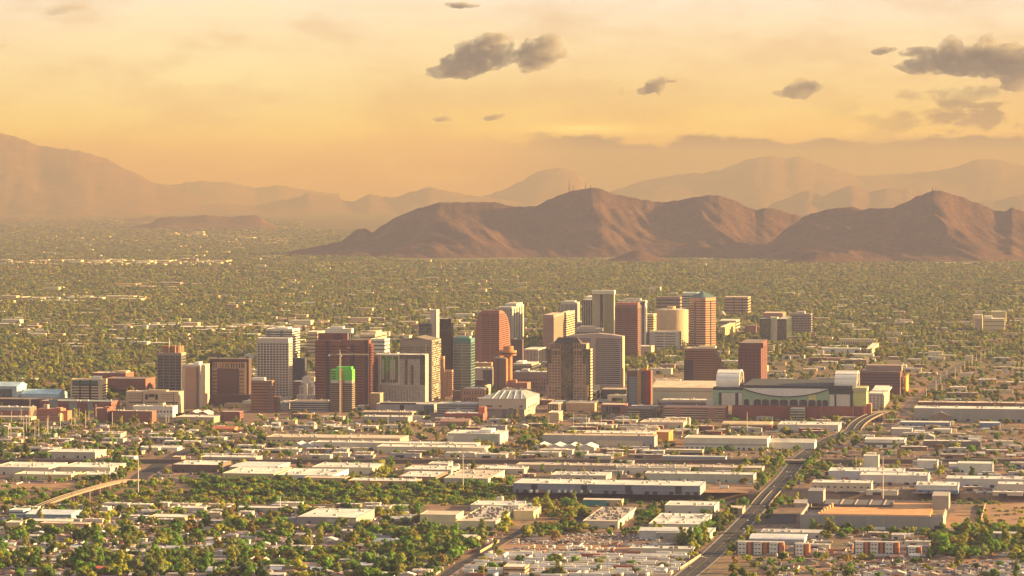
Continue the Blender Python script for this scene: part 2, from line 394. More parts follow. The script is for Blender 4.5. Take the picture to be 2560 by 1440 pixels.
mountain('mountain', 'steeper brown mountain with a pointed summit at the right edge', [(1840, 652), (1890, 640), (1930, 600), (1980, 562), (2010, 540), (2030, 532), (2080, 523), (2130, 517), (2160, 524), (2200, 522), (2230, 520), (2260, 507), (2300, 490), (2335, 475), (2350, 476), (2400, 492), (2440, 505), (2490, 525), (2510, 528), (2530, 520), (2560, 530), (2640, 555), (2760, 590), (2860, 640)], 19400, 1200, 3, (64, 8), seed=4.7, amp=.42)
mountain('hill', 'small rocky hill in front of the broad mountain', [(1515, 652), (1550, 640), (1585, 626), (1600, 625), (1640, 641), (1680, 652)], 18300, 350, 4, (14, 6), seed=2.2)
mountain('hill', 'low reddish hill at the foot of the pointed mountain', [(1960, 655), (2000, 640), (2040, 628), (2075, 630), (2110, 645), (2150, 655)], 17900, 350, 4, (14, 6), seed=9.2)
mountain('mesa', 'flat topped dark mesa rising from the plain on the left', [(290, 580), (320, 570), (345, 563), (372, 560), (395, 546), (450, 541), (520, 539), (570, 541), (620, 540), (648, 541), (670, 556), (690, 566), (740, 580)], 33000, 900, 5, (14, 6), seed=6.6, amp=.2)
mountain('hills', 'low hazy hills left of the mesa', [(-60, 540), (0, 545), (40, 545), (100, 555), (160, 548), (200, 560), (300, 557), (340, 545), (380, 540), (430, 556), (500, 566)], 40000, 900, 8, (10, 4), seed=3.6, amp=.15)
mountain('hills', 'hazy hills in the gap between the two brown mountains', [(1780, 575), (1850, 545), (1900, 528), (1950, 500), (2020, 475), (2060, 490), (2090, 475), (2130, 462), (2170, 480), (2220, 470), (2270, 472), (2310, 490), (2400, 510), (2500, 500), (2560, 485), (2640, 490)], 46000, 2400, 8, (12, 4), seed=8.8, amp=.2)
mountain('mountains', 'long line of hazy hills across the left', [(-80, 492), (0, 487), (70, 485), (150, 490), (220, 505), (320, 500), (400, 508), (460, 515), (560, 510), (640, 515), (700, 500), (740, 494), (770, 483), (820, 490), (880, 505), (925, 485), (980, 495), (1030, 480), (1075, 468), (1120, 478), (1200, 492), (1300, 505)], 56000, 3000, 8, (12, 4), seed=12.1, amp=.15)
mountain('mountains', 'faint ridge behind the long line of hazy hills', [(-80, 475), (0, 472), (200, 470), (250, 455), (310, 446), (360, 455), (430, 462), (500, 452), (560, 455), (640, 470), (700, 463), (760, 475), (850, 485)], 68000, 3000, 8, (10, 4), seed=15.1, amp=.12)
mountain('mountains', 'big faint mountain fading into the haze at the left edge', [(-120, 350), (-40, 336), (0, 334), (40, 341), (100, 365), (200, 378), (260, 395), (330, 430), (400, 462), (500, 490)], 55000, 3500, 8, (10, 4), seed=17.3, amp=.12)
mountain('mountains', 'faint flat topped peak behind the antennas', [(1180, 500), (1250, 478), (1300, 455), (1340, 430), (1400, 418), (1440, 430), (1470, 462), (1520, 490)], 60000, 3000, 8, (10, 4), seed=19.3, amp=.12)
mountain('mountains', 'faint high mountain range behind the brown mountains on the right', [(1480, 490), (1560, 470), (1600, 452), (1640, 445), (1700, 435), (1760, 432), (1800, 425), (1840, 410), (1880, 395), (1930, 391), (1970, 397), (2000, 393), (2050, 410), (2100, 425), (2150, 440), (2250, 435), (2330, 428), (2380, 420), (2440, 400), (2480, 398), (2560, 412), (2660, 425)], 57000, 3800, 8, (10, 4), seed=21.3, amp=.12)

# ------------------------------------------------------------------ clouds: separate small dark puffs above the haze
def cloud_mat(dens):
    m = bpy.data.materials.new('cloud_vapour'); m.use_nodes = True
    t = NT(m.node_tree); t.n.clear(); o_ = t.node('ShaderNodeOutputMaterial'); pv = t.node('ShaderNodeVolumePrincipled')
    for k in ('Density Attribute', 'Color Attribute', 'Temperature Attribute'):
        if k in pv.inputs: pv.inputs[k].default_value = ''
    tc = t.node('ShaderNodeTexCoord')
    mp = t.node('ShaderNodeMapping', ins={3: (1 / 300.0,) * 3}); t.l.new(tc.outputs['Object'], mp.inputs[0])
    a = t.noise(mp.outputs[0], 1.0, 4.0, 0.6)
    pv.inputs['Color'].default_value = (0.50, 0.49, 0.50, 1)
    t.l.new(t.math('MULTIPLY', t.step(a, 0.30, 0.66), dens), pv.inputs['Density'])
    t.l.new(pv.outputs[0], o_.inputs['Volume']); return m
M_CL = cloud_mat(5e-3); M_CLS = cloud_mat(1.6e-3); M_CLT = cloud_mat(1.0e-2)
CLD = 95000.0
def cloud(label, puffs, thin=False):
    """puffs: (px, py, half width, half height) in photo pixels; each becomes a lumpy lobe of vapour, merged into one shell"""
    k = CLD / F
    cx = sum(p[0] for p in puffs) / len(puffs); cyy = sum(p[1] for p in puffs) / len(puffs)
    org = Vector(((cx - CX) * k, CLD, CAMH + (HY - cyy) * k))
    bm = bmesh.new()
    for i, (px, py, rx, ry) in enumerate(puffs):
        r = bmesh.ops.create_icosphere(bm, subdivisions=4, radius=1.0)
        for v in r['verts']:
            n = v.co.copy(); q = n * 1.6 + Vector((px * .05, py * .05, i))
            s = 1.08 + .34 * mnoise.noise(q) + .26 * mnoise.noise(q * 2.3) + .16 * mnoise.noise(q * 5) + .10 * mnoise.noise(q * 11)
            v.co = Vector(((px - cx) * k + n.x * rx * k * s, n.y * (rx + ry) * .5 * k * s, (cyy - py) * k + n.z * ry * k * s))
    me = bpy.data.meshes.new('cloud'); bm.to_mesh(me); bm.free(); me.materials.append(M_CLS if thin else M_CL if max(p[2] for p in puffs) > 30 else M_CLT)
    o = bpy.data.objects.new('cloud', me); COL.objects.link(o); o.location = org
    rm = o.modifiers.new('merge', 'REMESH'); rm.mode = 'VOXEL'; rm.voxel_size = 3.0 * k if max(p[2] for p in puffs) > 20 else 1.6 * k
    return tag(o, label, 'cloud')
cloud('largest dark grey cloud, two lumps rising to the right, high over the broad mountain', [(1105, 180, 38, 16), (1150, 168, 62, 28), (1200, 140, 62, 42), (1232, 112, 42, 30), (1268, 105, 18, 18), (1342, 135, 48, 38), (1372, 118, 38, 30), (1318, 160, 24, 22), (1400, 135, 24, 12), (1276, 140, 20, 20)])
cloud('small dark cloud rising to the right, right of the largest grey cloud', [(1612, 228, 20, 9), (1638, 214, 24, 16), (1658, 200, 16, 9), (1680, 202, 16, 4), (1648, 226, 8, 14)])
cloud('tiny grey wisp of cloud beside a small dark cloud', [(1553, 224, 9, 12)], True)
cloud('round topped grey cloud alone in the right part of the sky', [(1960, 234, 26, 9), (1990, 228, 36, 20), (2015, 218, 36, 18), (2006, 208, 20, 12)])
cloud('little dark cloud hanging left of the big cloud at the right edge', [(2192, 130, 14, 8), (2208, 126, 18, 10), (2226, 123, 16, 6)])
cloud('big dark grey cloud running out of the right edge of the sky', [(2300, 165, 60, 18), (2390, 150, 78, 34), (2480, 148, 80, 40), (2560, 160, 70, 42), (2380, 108, 26, 18), (2468, 106, 22, 20), (2300, 130, 42, 14), (2540, 205, 40, 26)])
cloud('soft pale grey cloud below the big cloud at the right edge', [(2390, 240, 44, 18), (2450, 232, 50, 18), (2380, 265, 22, 16)], True)
cloud('small flat dark cloud, left one of the low pair over the broad mountain', [(1098, 299, 15, 5), (1110, 296, 16, 7), (1122, 298, 10, 4)])
cloud('small flat dark cloud, right one of the low pair over the broad mountain', [(1220, 297, 13, 5), (1236, 293, 18, 7), (1252, 288, 13, 5)])
cloud('thin dark cloud near the top of the sky above the largest cloud', [(1125, 10, 14, 5), (1148, 13, 24, 8), (1176, 15, 16, 5), (1194, 14, 9, 3)])
cloud('thin pinkish cloud high in the left corner of the sky', [(150, 24, 36, 10), (190, 18, 40, 9), (130, 34, 20, 5)], True)
cloud('small reddish scrap of cloud at the left edge of the sky', [(8, 114, 22, 9)], True)
# ------------------------------------------------------------------ building kit
OCC = {}; OCCL = []; CELL = 80.0
def occ_add(g0, g1, h0, h1):
    r = (min(g0, g1), max(g0, g1), min(h0, h1), max(h0, h1)); OCCL.append(r)
    for i in range(int(r[0] // CELL), int(r[1] // CELL) + 1):
        for j in range(int(r[2] // CELL), int(r[3] // CELL) + 1): OCC.setdefault((i, j), []).append(r)
def occ_hit(a0, a1, b0, b1):
    for i in range(int(a0 // CELL), int(a1 // CELL) + 1):
        for j in range(int(b0 // CELL), int(b1 // CELL) + 1):
            for r in OCC.get((i, j), ()):
                if a0 < r[1] and a1 > r[0] and b0 < r[3] and b1 > r[2]: return True
    return False
LM = []          # landmarks that labels of small things refer to: (short name, px x, px y)

class Bld:
    """a building standing on the ground; x arguments are photo columns of its front plane, y arguments photo rows, v metres back from the front"""
    def __init__(s, name, label, cat, x0, x1, x2, yt, yb, depth=None, short=None, group=None, occ=True):
        s.P = gp(x0, yb); s.d = s.P.y; s.k = s.d / F; s.yb = yb; s.x0 = x0
        s.w = s.X(x1); s.h = s.Z(yt); s.x1 = x1
        if depth is None: s.D = s.dep(x1, x2)
        else: s.D = depth
        s.root = empty(name, s.P, -GA); tag(s.root, label, cat, group)
        if occ:
            g, h = tog(s.P); occ_add(g, g + s.w, h, h + s.D)
        if short: LM.append((short, (x0 + x1) / 2, yb))
    def X(s, x, v=0.0):
        t = (x - CX) / F; p = s.P + NV * v
        return (t * p.y - p.x) / (math.cos(GA) + t * math.sin(GA))
    def Z(s, y): return (s.yb - y) * s.k
    def dep(s, x1, x2):
        p = s.P + EV * s.X(x1); t = (x2 - CX) / F
        return max(6.0, (t * p.y - p.x) / (math.sin(GA) - t * math.cos(GA)))
    def box(s, part, xa, xb, yt, yb, v0, v1, m, parent=None):
        return MB().box(s.X(xa, v0), s.X(xb, v0), v0, v1, s.Z(yb), s.Z(yt)).build(part, m, parent or s.root)
    def mbox(s, part, x0, x1, v0, v1, z0, z1, m, parent=None):
        return MB().box(x0, x1, v0, v1, z0, z1).build(part, m, parent or s.root)
    def copyz(s, o, dx=0, dy=0, dz=0, parent=None):
        c = o.copy(); COL.objects.link(c); c.parent = parent or o.parent; c.location = o.location + Vector((dx, dy, dz)); return c
    def bands(s, x0, x1, v0, v1, z0, z1, n, m, frac=.5, name='window_band', pr=.3, parent=None, off=.5):
        """n ribbons of glass between z0 and z1 round the box, proud of it by pr"""
        st = (z1 - z0) / n; hb = st * frac
        o = MB().box(x0 - pr, x1 + pr, v0 - pr, v1 + pr, 0, hb).build(name, m, parent or s.root)
        o.location.z = z0 + st * off - hb / 2
        for i in range(1, n): s.copyz(o, dz=st * i)
        return o
    def piers(s, x0, x1, v0, v1, z0, z1, n, m, wd=.35, name='pier', pr=.6, side=0, parent=None):
        """n vertical piers spread over the front, `side` more on the right flank"""
        st = (x1 - x0) / n; wp = st * wd
        o = MB().box(-wp / 2, wp / 2, v0 - pr, v0 + .2, z0, z1).build(name, m, parent or s.root); o.location.x = x0
        for i in range(1, n + 1): s.copyz(o, dx=st * i)
        if side:
            st = (v1 - v0) / side; wp = st * wd
            o = MB().box(x1 - .2, x1 + pr, -wp / 2, wp / 2, z0, z1).build(name, m, parent or s.root); o.location.y = v0 + st / 2
            for i in range(1, side): s.copyz(o, dy=st * i)
    def roof(s, m, x0=0, x1=None, v0=0, v1=None, z=None, inset=.7, th=.35, units=0, seed=0, um=None, parent=None):
        x1 = s.w if x1 is None else x1; v1 = s.D if v1 is None else v1; z = s.h if z is None else z
        r = MB().box(x0 + inset, x1 - inset, v0 + inset, v1 - inset, z - .5, z + th).build('roof', m, parent or s.root)
        rr = random.Random(seed + int(s.x0) * 7 + int(s.yb))
        for i in range(units):
            a, b, c = rr.uniform(1.8, 5.0), rr.uniform(1.8, 4.5), rr.uniform(1.2, 2.6)
            cx = rr.uniform(x0 + .06 * (x1 - x0), x0 + .94 * (x1 - x0)); cv = rr.uniform(v0 + .12 * (v1 - v0), v0 + .9 * (v1 - v0))
            MB().box(cx - a / 2, cx + a / 2, cv - b / 2, cv + b / 2, z + th, z + th + c).box(cx - a * .3, cx + a * .3, cv - b * .3, cv + b * .3, z + th + c, z + th + c + .3).build('rooftop_unit', um or M_UNIT, parent or s.root)
        return r
M_UNIT = wall((.50, .46, .42), name='roof_unit'); M_UNITD = wall((.25, .22, .20), name='roof_unit')
M_DOCK = wall((.06, .055, .055), name='dock_door'); M_DOCKW = wall((.62, .58, .52), name='dock_door')
M_GL = glass(GLASS); M_GLG = glass(GLASSG); M_GLB = glass(GLASSB); M_GLR = glass(GLASSR)

def simple(sp):
    """one building from a spec row"""
    name, label, cat, x0, x1, x2, yt, yb, wc, rc, style, o = sp
    o = dict(o)
    b = Bld(name, label, cat, x0, x1, x2 if x2 > 0 else x1 + 5, yt, yb, depth=o.get('d'), short=o.get('short'), group=o.get('group'), occ=o.get('occ', True))
    wm = wall(wc, name='facade'); gm = o.get('gm', M_GL); h = b.h; w_ = b.w; D = b.D
    if style == 'barrel':
        n = 10; pts = [(-D * .02, 0)] + [(D / 2 - D * .52 * math.cos(math.pi * i / n), h * .62 + h * .38 * math.sin(math.pi * i / n)) for i in range(n + 1)] + [(D * 1.02, 0)]
        MB().box(0, w_, 0, D, 0, h * .62).build('wall', wm, b.root)
        MB().prism([p for p in pts[1:-1]], -.5, w_ + .5, 'x').build('roof', roofm(rc), b.root)
    elif style == 'gable':
        hw = h * o.get('eave', .62)
        MB().prism([(0, 0), (D, 0), (D, hw), (D / 2, h - .15), (0, hw)], 0, w_, 'x').build('wall', wm, b.root)
        e = .8; s_ = (h - hw) / (D / 2)
        MB().prism([(-e, hw - e * s_), (D / 2, h), (D + e, hw - e * s_), (D + e, hw - e * s_ + .4), (D / 2, h + .4), (-e, hw - e * s_ + .4)], -.8, w_ + .8, 'x').build('roof', roofm(rc), b.root)
    elif style == 'gablefront':
        hw = h * o.get('eave', .62); n = o.get('n', 1); st = w_ / n
        for i in range(n):
            x = i * st
            MB().prism([(x, 0), (x + st, 0), (x + st, hw), (x + st / 2, h - .15), (x, hw)], 0, D, 'y').build('wall', wm, b.root)
            MB().prism([(x - .3, hw - .1), (x + st / 2, h), (x + st + .3, hw - .1), (x + st + .3, hw + .3), (x + st / 2, h + .4), (x - .3, hw + .3)], -.8, D + .8, 'y').build('roof', roofm(rc), b.root)
    else:
        MB().box(0, w_, 0, D, 0, h).build('wall', wm, b.root)
        b.roof(roofm(rc), units=o.get('u', 0), um=o.get('um'))
        # parapet coping
        pc = wall(o.get('cop', wc), name='coping')
        MB().box(-.25, w_ + .25, -.25, .45, h - .1, h + .8).box(-.25, .45, .46, D - .46, h - .1, h + .8).box(w_ - .45, w_ + .25, .46, D - .46, h - .1, h + .8).box(-.25, w_ + .25, D - .45, D + .25, h - .1, h + .8).build('parapet', pc, b.root)
        z0 = h * o.get('lo', .06); z1 = h * o.get('hi', .95)
        if style in ('band', 'grid', 'fins'):
            if style == 'fins':
                MB().box(-.3, w_ + .3, -.3, D + .3, z0, z1).build('glazing', gm, b.root)
                b.piers(0, w_, 0, D, z0 * .2, z1 + .02 * h, o['c'], wall(o.get('pc', wc), name='pier'), wd=o.get('pw', .45), side=o.get('s', 0), pr=.9, name='fin')
            else:
                b.bands(0, w_, 0, D, z0, z1, o['f'], gm, o.get('bf', .5))
            if style == 'grid':
                b.piers(0, w_, 0, D, z0, z1, o['c'], wall(o.get('pc', wc), name='pier'), wd=o.get('pw', .35), side=o.get('s', 0))
        if style == 'glass':
            MB().box(-.3, w_ + .3, -.3, D + .3, z0, z1).build('glazing', gm, b.root)
            fm = wall(o.get('pc', (.2, .2, .2)), name='mullion')
            if o.get('f'): b.bands(0, w_, 0, D, z0, z1, o['f'], fm, o.get('bf', .14), name='spandrel', pr=.5)
            if o.get('c'): b.piers(0, w_, 0, D, z0, z1, o['c'], fm, wd=o.get('pw', .1), side=o.get('s', 0), name='mullion', pr=.7)
    if style == 'box' and name == 'warehouse' and not o.get('win') and not o.get('dock') and w_ > 40: o['dock'] = min(34, int(w_ / 11)); o['rd'] = 1
    if o.get('dock'):
        n = o['dock']; zz = min(4.2, h * .6); dm = M_DOCKW if o.get('dockw') else M_DOCK
        dd = MB().box(-1.6, 1.6, -.35, .2, .3, zz).build('dock_door', dm, b.root); dd.location.x = w_ / n / 2
        for i in range(1, n):
            if not o.get('rd') or (i * 7 + int(x0)) % 5 < 3:
                q = b.copyz(dd, dx=w_ / n * i)
                if o.get('rd'): q.scale.x = (1.0, .7, 1.9)[(i * 3 + int(x0)) % 3]
    if o.get('win'):
        n = o['win']; dd = MB().box(-1.4, 1.4, -.25, .2, h * .45, h * .62).build('window', gm, b.root); dd.location.x = w_ / n / 2
        for i in range(1, n): b.copyz(dd, dx=w_ / n * i)
    if o.get('str'):      # coloured band along the wall: (row fraction low, high, colour)
        for lo, hi, c in o['str']:
            MB().box(-.22, w_ + .22, -.22, D + .22, h * lo, h * hi).build('wall_stripe', wall(c, name='stripe'), b.root)
    if o.get('panel'):    # recessed or coloured panels on the front: (xa, xb, yt, yb, colour)
        for xa, xb, ya, yb2, c in o['panel']:
            b.box('panel', xa, xb, ya, yb2, -.55, .3, wall(c, name='panel'))
    if o.get('ph'):       # penthouse: (xa, xb, ytop, colour)
        for xa, xb, ya, c in o['ph']:
            v0 = D * .25; b.mbox('penthouse', b.X(xa, v0), b.X(xb, v0), v0, D * .75, h, (yb - ya) * b.k, wall(c, name='penthouse'))
    if o.get('right'):    # flank facing the sun carries windows of its own
        n = o['right']; st = h / (n + 1)
        dd = MB().box(w_ - .2, w_ + .25, D * .2, D * .8, st * .6, st).build('window_band', gm, b.root)
        for i in range(1, n): b.copyz(dd, dz=st * i)
    return b

B_ = 'building'
SPECS = [
# ---- downtown, left
('office_building', 'pale office block with three dark striped bays, leftmost tall block of downtown', B_, 176, 256, 268, 949, 1000, CREAM, ROOFT, 'band', dict(f=6, bf=.45, lo=.0, hi=.8, panel=[(181, 198, 951, 961, (.06, .13, .12)), (202, 222, 951, 961, (.06, .13, .12)), (228, 245, 951, 961, (.06, .13, .12)), (198.3, 201.7, 949, 1000, (.05, .03, .03)), (222.5, 227.5, 949, 1000, (.05, .03, .03)), (176, 180.5, 949, 1000, CREAM), (245.5, 256, 949, 1000, CREAM)], ph=[(229, 249, 941, WHITE)], short='the striped pale office block')),
('brick_hall', 'long plain dark red brick hall behind the striped pale office block', B_, 262, 364, 366, 947, 990, BRICK, ROOFB, 'box', dict(d=70, str=[(.0, .38, (.06, .05, .05))])),
('brick_building', 'upper red brick block with light roof behind the dark brick hall', B_, 229, 314, 317, 933, 980, BRICK, ROOFT, 'box', dict(d=60, u=4, ph=[(288, 315, 928, TAN)])),
('low_hall', 'long low pale blue hall with a blue roof', B_, 52, 145, 146, 975, 1000, PALEB, PALEB, 'gable', dict(eave=.6, d=60)),
('office_building', 'long dark brown low office building with window ribbons left of downtown', B_, -30, 176, 178, 998, 1020, (.10, .05, .05), ROOFB, 'band', dict(f=3, bf=.35, d=50, gm=M_GLB)),
('brick_building', 'red brick civic building with grey glass bays and flat green grey roof', B_, 100, 278, 280, 1003, 1036, BRICK, (.25, .30, .29), 'band', dict(f=5, bf=.3, d=55, pc=BRICK, hi=.8, panel=[(122, 145, 998, 1036, (.22, .24, .24)), (172, 193, 1005, 1036, (.22, .24, .24)), (219, 232, 1005, 1036, (.22, .24, .24))], u=6)),
('jail_building', 'wide beige blank walled building with dark recessed windows in its middle', B_, 315, 447, 459, 979, 1032, (.50, .38, .27), ROOFT, 'box', dict(panel=[(363, 369.5, 985, 998, DARK), (371.5, 386, 984, 992, DARK), (388, 394.5, 985, 998, DARK), (322, 353, 984.5, 985.3, DARK), (322, 353, 989.5, 990.3, DARK), (322, 353, 995.5, 996.3, DARK), (402, 431, 984.5, 985.3, DARK), (402, 431, 989.5, 990.3, DARK), (402, 431, 995.5, 996.3, DARK), (322, 354, 1004, 1007, DARK), (402, 444, 1004, 1007, DARK), (362, 395, 1004, 1006, DARK), (362, 370, 1012, 1016, DARK), (386, 394, 1012, 1016, DARK), (354.5, 357, 980, 1032, (.2, .14, .1)), (433, 435, 980, 1032, (.2, .14, .1))], ph=[(368, 416, 975, TAN)], u=4, short='the beige blank walled building')),
('low_building', 'low white building with close vertical columns at the foot of the drum roofed tower', B_, 390, 452, 454, 959, 990, (.5, .46, .43), ROOFW, 'fins', dict(c=28, pw=.5, hi=.75, d=40, ph=[(402, 444, 951, WHITE)])),
('tower', 'blank beige slab tower with a brown middle and golden right side', 'tower', 454, 500, 524, 914, 1020, (.52, .40, .33), ROOFW, 'box', dict(panel=[(463.5, 497, 918, 1020, (.42, .25, .17)), (491, 501, 916, 1020, (.42, .36, .33))], ph=[(484, 494, 907, WHITE)], short='the blank beige slab tower')),
('hotel', 'white low hotel with small windows in front of the beige building', B_, 332, 432, 444, 1016, 1042, WHITE, ROOFW, 'box', dict(u=8, win=12, ph=[(402, 408, 1008, CREAM)])),
('brick_building', 'long low red brick building with an orange end', B_, 278, 380, 391, 1028, 1056, BRICK, ROOFT, 'box', dict(u=8, str=[(.45, .5, (.2, .08, .06))])),
('brick_building', 'small red brick block above the long low brick building', B_, 236, 268, 283, 1022, 1056, BRICK, ROOFT, 'box', dict(ph=[(258, 274, 1018, (.35, .13, .09))])),
('brick_building', 'red brick three storey cube in front of the dark brown tower', B_, 552, 598, 600, 1030, 1052, BRICK, ROOFG, 'grid', dict(f=3, c=8, d=30, bf=.3, pw=.7)),
('shed', 'small saw roofed brown shed left of the brick cube', B_, 468, 520, 524, 1028, 1048, PINKB, ROOFW, 'gablefront', dict(n=2, d=40, eave=.7)),
('warehouse', 'low white roofed shed in the rail yard in front of the brick cube', B_, 440, 535, 540, 1043, 1056, TAN, ROOFW, 'box', dict(d=60, u=3)),
('office_tower', 'white office tower with a dark window grid and gold right edge', 'tower', 643, 721, 731, 846, 1003, (.58, .50, .45), ROOFW, 'grid', dict(f=21, c=10, bf=.55, pw=.3, lo=.08, hi=.93, s=4, short='the white grid tower')),
('office_building', 'white banded office block with an orange striped side behind the white grid tower', B_, 665, 731, 750, 823, 900, (.62, .57, .53), ROOFW, 'band', dict(f=11, bf=.5, panel=[(668, 676, 826, 900, (.2, .2, .22)), (700, 708, 826, 900, (.15, .15, .17))], ph=[(690, 720, 819, WHITE)])),
('office_building', 'low brown banded office block right of the dark brown tower', B_, 628, 680, 686, 952, 1032, (.26, .14, .10), ROOFW, 'band', dict(f=10, bf=.4, gm=M_GLR, ph=[(630, 662, 944, WHITE)], panel=[(670, 679, 953, 1032, (.17, .11, .1))])),
('office_building', 'narrow brown office wing with gold slits beside the low brown block', B_, 683, 696, 701, 992, 1030, (.36, .2, .13), ROOFT, 'fins', dict(c=5, pw=.6)),
('office_tower', 'plain slate blue box tower right of the white grid tower', 'tower', 731, 762, 768, 896, 990, (.055, .06, .085), ROOFG, 'glass', dict(gm=glass((.05, .055, .08), .4, .4), f=10, bf=.06, pc=(.08, .08, .1), lo=0, hi=.99)),
('parking_garage', 'low grey parking deck with long open bands in front of the stepped white tower', 'garage', 725, 823, 826, 1004, 1028, (.45, .41, .39), ROOFB, 'band', dict(f=4, bf=.45, d=60, u=3, gm=M_DOCK)),
('office_building', 'tan stub tower with a gold side in front of the red tower', B_, 925, 950, 958, 984, 1026, (.40, .27, .18), ROOFT, 'band', dict(f=8, bf=.12, gm=M_DOCK)),
('office_building', 'white office block with dark vertical slots behind the red stepped tower', B_, 812, 876, 884, 822, 900, WHITE, ROOFW, 'fins', dict(c=16, pw=.45, hi=.86, ph=[(826, 858, 816, WHITE)])),
('low_building', 'cream stepped block left of the white slotted office', B_, 768, 794, 812, 830, 890, CREAM, ROOFW, 'band', dict(f=6, bf=.3)),
('hospital_building', 'stepped white hospital block right of the white slotted office', B_, 926, 962, 974, 848, 890, WHITE, ROOFW, 'band', dict(f=4, bf=.3)),
('hospital_building', 'taller cream hospital block behind the stepped white hospital', B_, 900, 938, 966, 836, 880, CREAM, ROOFW, 'band', dict(f=4, bf=.3, ph=[(922, 940, 829, CREAM)])),
# ---- downtown, centre
('office_building', 'dark green glass block left of the tall blank white shaft', B_, 1047, 1078, 1079, 810, 900, (.05, .055, .04), ROOFB, 'glass', dict(gm=M_GLG, f=10, bf=.1, d=40)),
('tower', 'tall blank pinkish white shaft with a gold right side', 'tower', 1076, 1091, 1098, 775, 900, (.60, .46, .40), ROOFT, 'box', dict(panel=[(1089.7, 1091, 776, 900, DARK)])),
('office_tower', 'slim black glass tower with a gold sky reflection', 'tower', 1099, 1128, 1133, 798, 985, (.05, .045, .035), ROOFG, 'glass', dict(gm=glass((.02, .018, .012), .05, 1.0, var=.3), c=14, pw=.1, pc=(.04, .035, .03), lo=.05, s=6, short='the slim black glass tower')),
('apartment_tower', 'narrow orange apartment tower with balcony bands right of the grey glass tower', 'tower', 1101, 1109, 1112, 892, 1004, (.55, .30, .16), ROOFT, 'band', dict(f=20, bf=.45)),
('apartment_tower', 'peach arcaded tower block below the slim black glass tower', 'tower', 1109, 1130, 1133, 926, 992, (.60, .33, .20), ROOFT, 'grid', dict(f=12, c=5, bf=.6, pw=.5)),
('office_tower', 'teal green glass tower with pale floor lines and a zigzag seam', 'tower', 1134, 1177, 1187, 847, 988, (.08, .20, .19), (.25, .35, .33), 'glass', dict(gm=glass((.03, .075, .078), .1, .9), f=18, bf=.13, pc=(.27, .33, .32), lo=.04, hi=.93, c=2, pw=.03, ph=[(1140, 1174, 841, (.24, .36, .34))], short='the teal glass tower')),
('office_tower', 'grey ribbed tower behind the red curved tower', 'tower', 1245, 1279, 1310, 768, 860, (.46, .41, .38), ROOFW, 'fins', dict(c=8, pw=.6, s=5, ph=[(1262, 1291, 760, (.5, .44, .4))])),
('office_building', 'plain dark brown box between the red curved tower and the grey prism tower', B_, 1277, 1306, 1309, 849, 930, (.11, .075, .07), ROOFB, 'box', dict(u=2)),
('office_building', 'low block with close white and dark vertical fins', B_, 1310, 1345, 1368, 874, 912, (.58, .52, .46), ROOFW, 'fins', dict(c=10, pw=.45)),
('office_building', 'low grey glass block with a brick end behind the revolving restaurant hotel', B_, 1283, 1329, 1347, 910, 944, (.42, .34, .28), ROOFW, 'glass', dict(f=3, gm=M_GL, bf=.1, hi=.88, s=0, ph=[(1290, 1308, 905, WHITE)])),
('convention_building', 'long low brown and grey hall behind the arena', B_, 1281, 1365, 1367, 931, 975, (.30, .21, .17), ROOFW, 'grid', dict(f=3, c=12, d=60, pw=.6, hi=.7, u=6, ph=[(1303, 1319, 924, LGRAY)])),
('office_building', 'low brown arcaded block with a yellow stair tower left of the arena', B_, 1158, 1212, 1215, 972, 1008, (.30, .19, .14), ROOFW, 'grid', dict(f=2, c=8, d=45, bf=.5, pw=.6, u=5)),
('stair_tower', 'bright yellow stair tower behind the arena', B_, 1212, 1217, 1227, 965, 1000, YELC, ROOFT, 'box', dict()),
('office_building', 'small grey block with a dark red upper storey left of the round topped hotel', B_, 1183, 1207, 1212, 950, 980, (.38, .33, .31), ROOFW, 'box', dict(str=[(.55, .97, (.20, .06, .05))], panel=[(1186, 1190, 963, 980, DARK)])),
('office_building', 'pale low block with glass front behind the small dark red block', B_, 1183, 1232, 1236, 921, 962, (.44, .36, .31), ROOFW, 'box', dict(panel=[(1207, 1230, 925, 962, (.09, .085, .085))], u=6, d=50)),
('low_building', 'low orange lit roofs at the foot of the red curved tower', B_, 1182, 1225, 1232, 908, 920, (.5, .24, .12), ROOFT, 'box', dict(u=4)),
('office_building', 'squat brown block with a gold edge left of the teal tower foot', B_, 1131, 1151, 1155, 978, 1004, (.2, .12, .09), ROOFW, 'box', dict()),
('low_building', 'grey low podium building with glass front at the foot of the grey hotel', B_, 940, 1085, 1100, 1010, 1030, (.35, .31, .29), ROOFG, 'box', dict(u=6, panel=[(1000, 1010, 1012, 1030, DARK), (1060, 1085, 1012, 1030, (.14, .17, .17)), (950, 1040, 1006, 1010, (.07, .06, .06))])),
('parking_garage', 'long tan parking building with a banded front below the grey hotel', 'garage', 905, 1030, 1040, 1030, 1046, (.42, .32, .24), ROOFT, 'band', dict(f=3, bf=.35, gm=M_DOCK, u=10)),
('warehouse', 'long grey warehouse in front of the tan parking building', B_, 905, 1020, 1026, 1042, 1056, (.36, .33, .31), ROOFW, 'box', dict(d=40, u=6)),
('low_building', 'low red brick building with bright red towers left of the arena entrance', B_, 1110, 1208, 1218, 1034, 1052, (.32, .11, .085), ROOFW, 'box', dict(u=5, ph=[(1196, 1212, 1018, (.5, .13, .08))], win=8)),
('low_building', 'wide stepped grey hall left of the arena', B_, 1092, 1192, 1200, 1010, 1038, (.36, .32, .30), ROOFG, 'band', dict(f=4, bf=.25, d=60)),
('low_building', 'long brown gabled shed in front of the arena', B_, 1100, 1172, 1180, 1047, 1064, (.34, .20, .16), PINKB, 'gable', dict(d=26)),
('office_building', 'cream cubic block with small windows right of the arena front', B_, 1370, 1396, 1407, 1032, 1056, CREAM, ROOFW, 'grid', dict(f=4, c=5, bf=.3, pw=.7, s=0)),
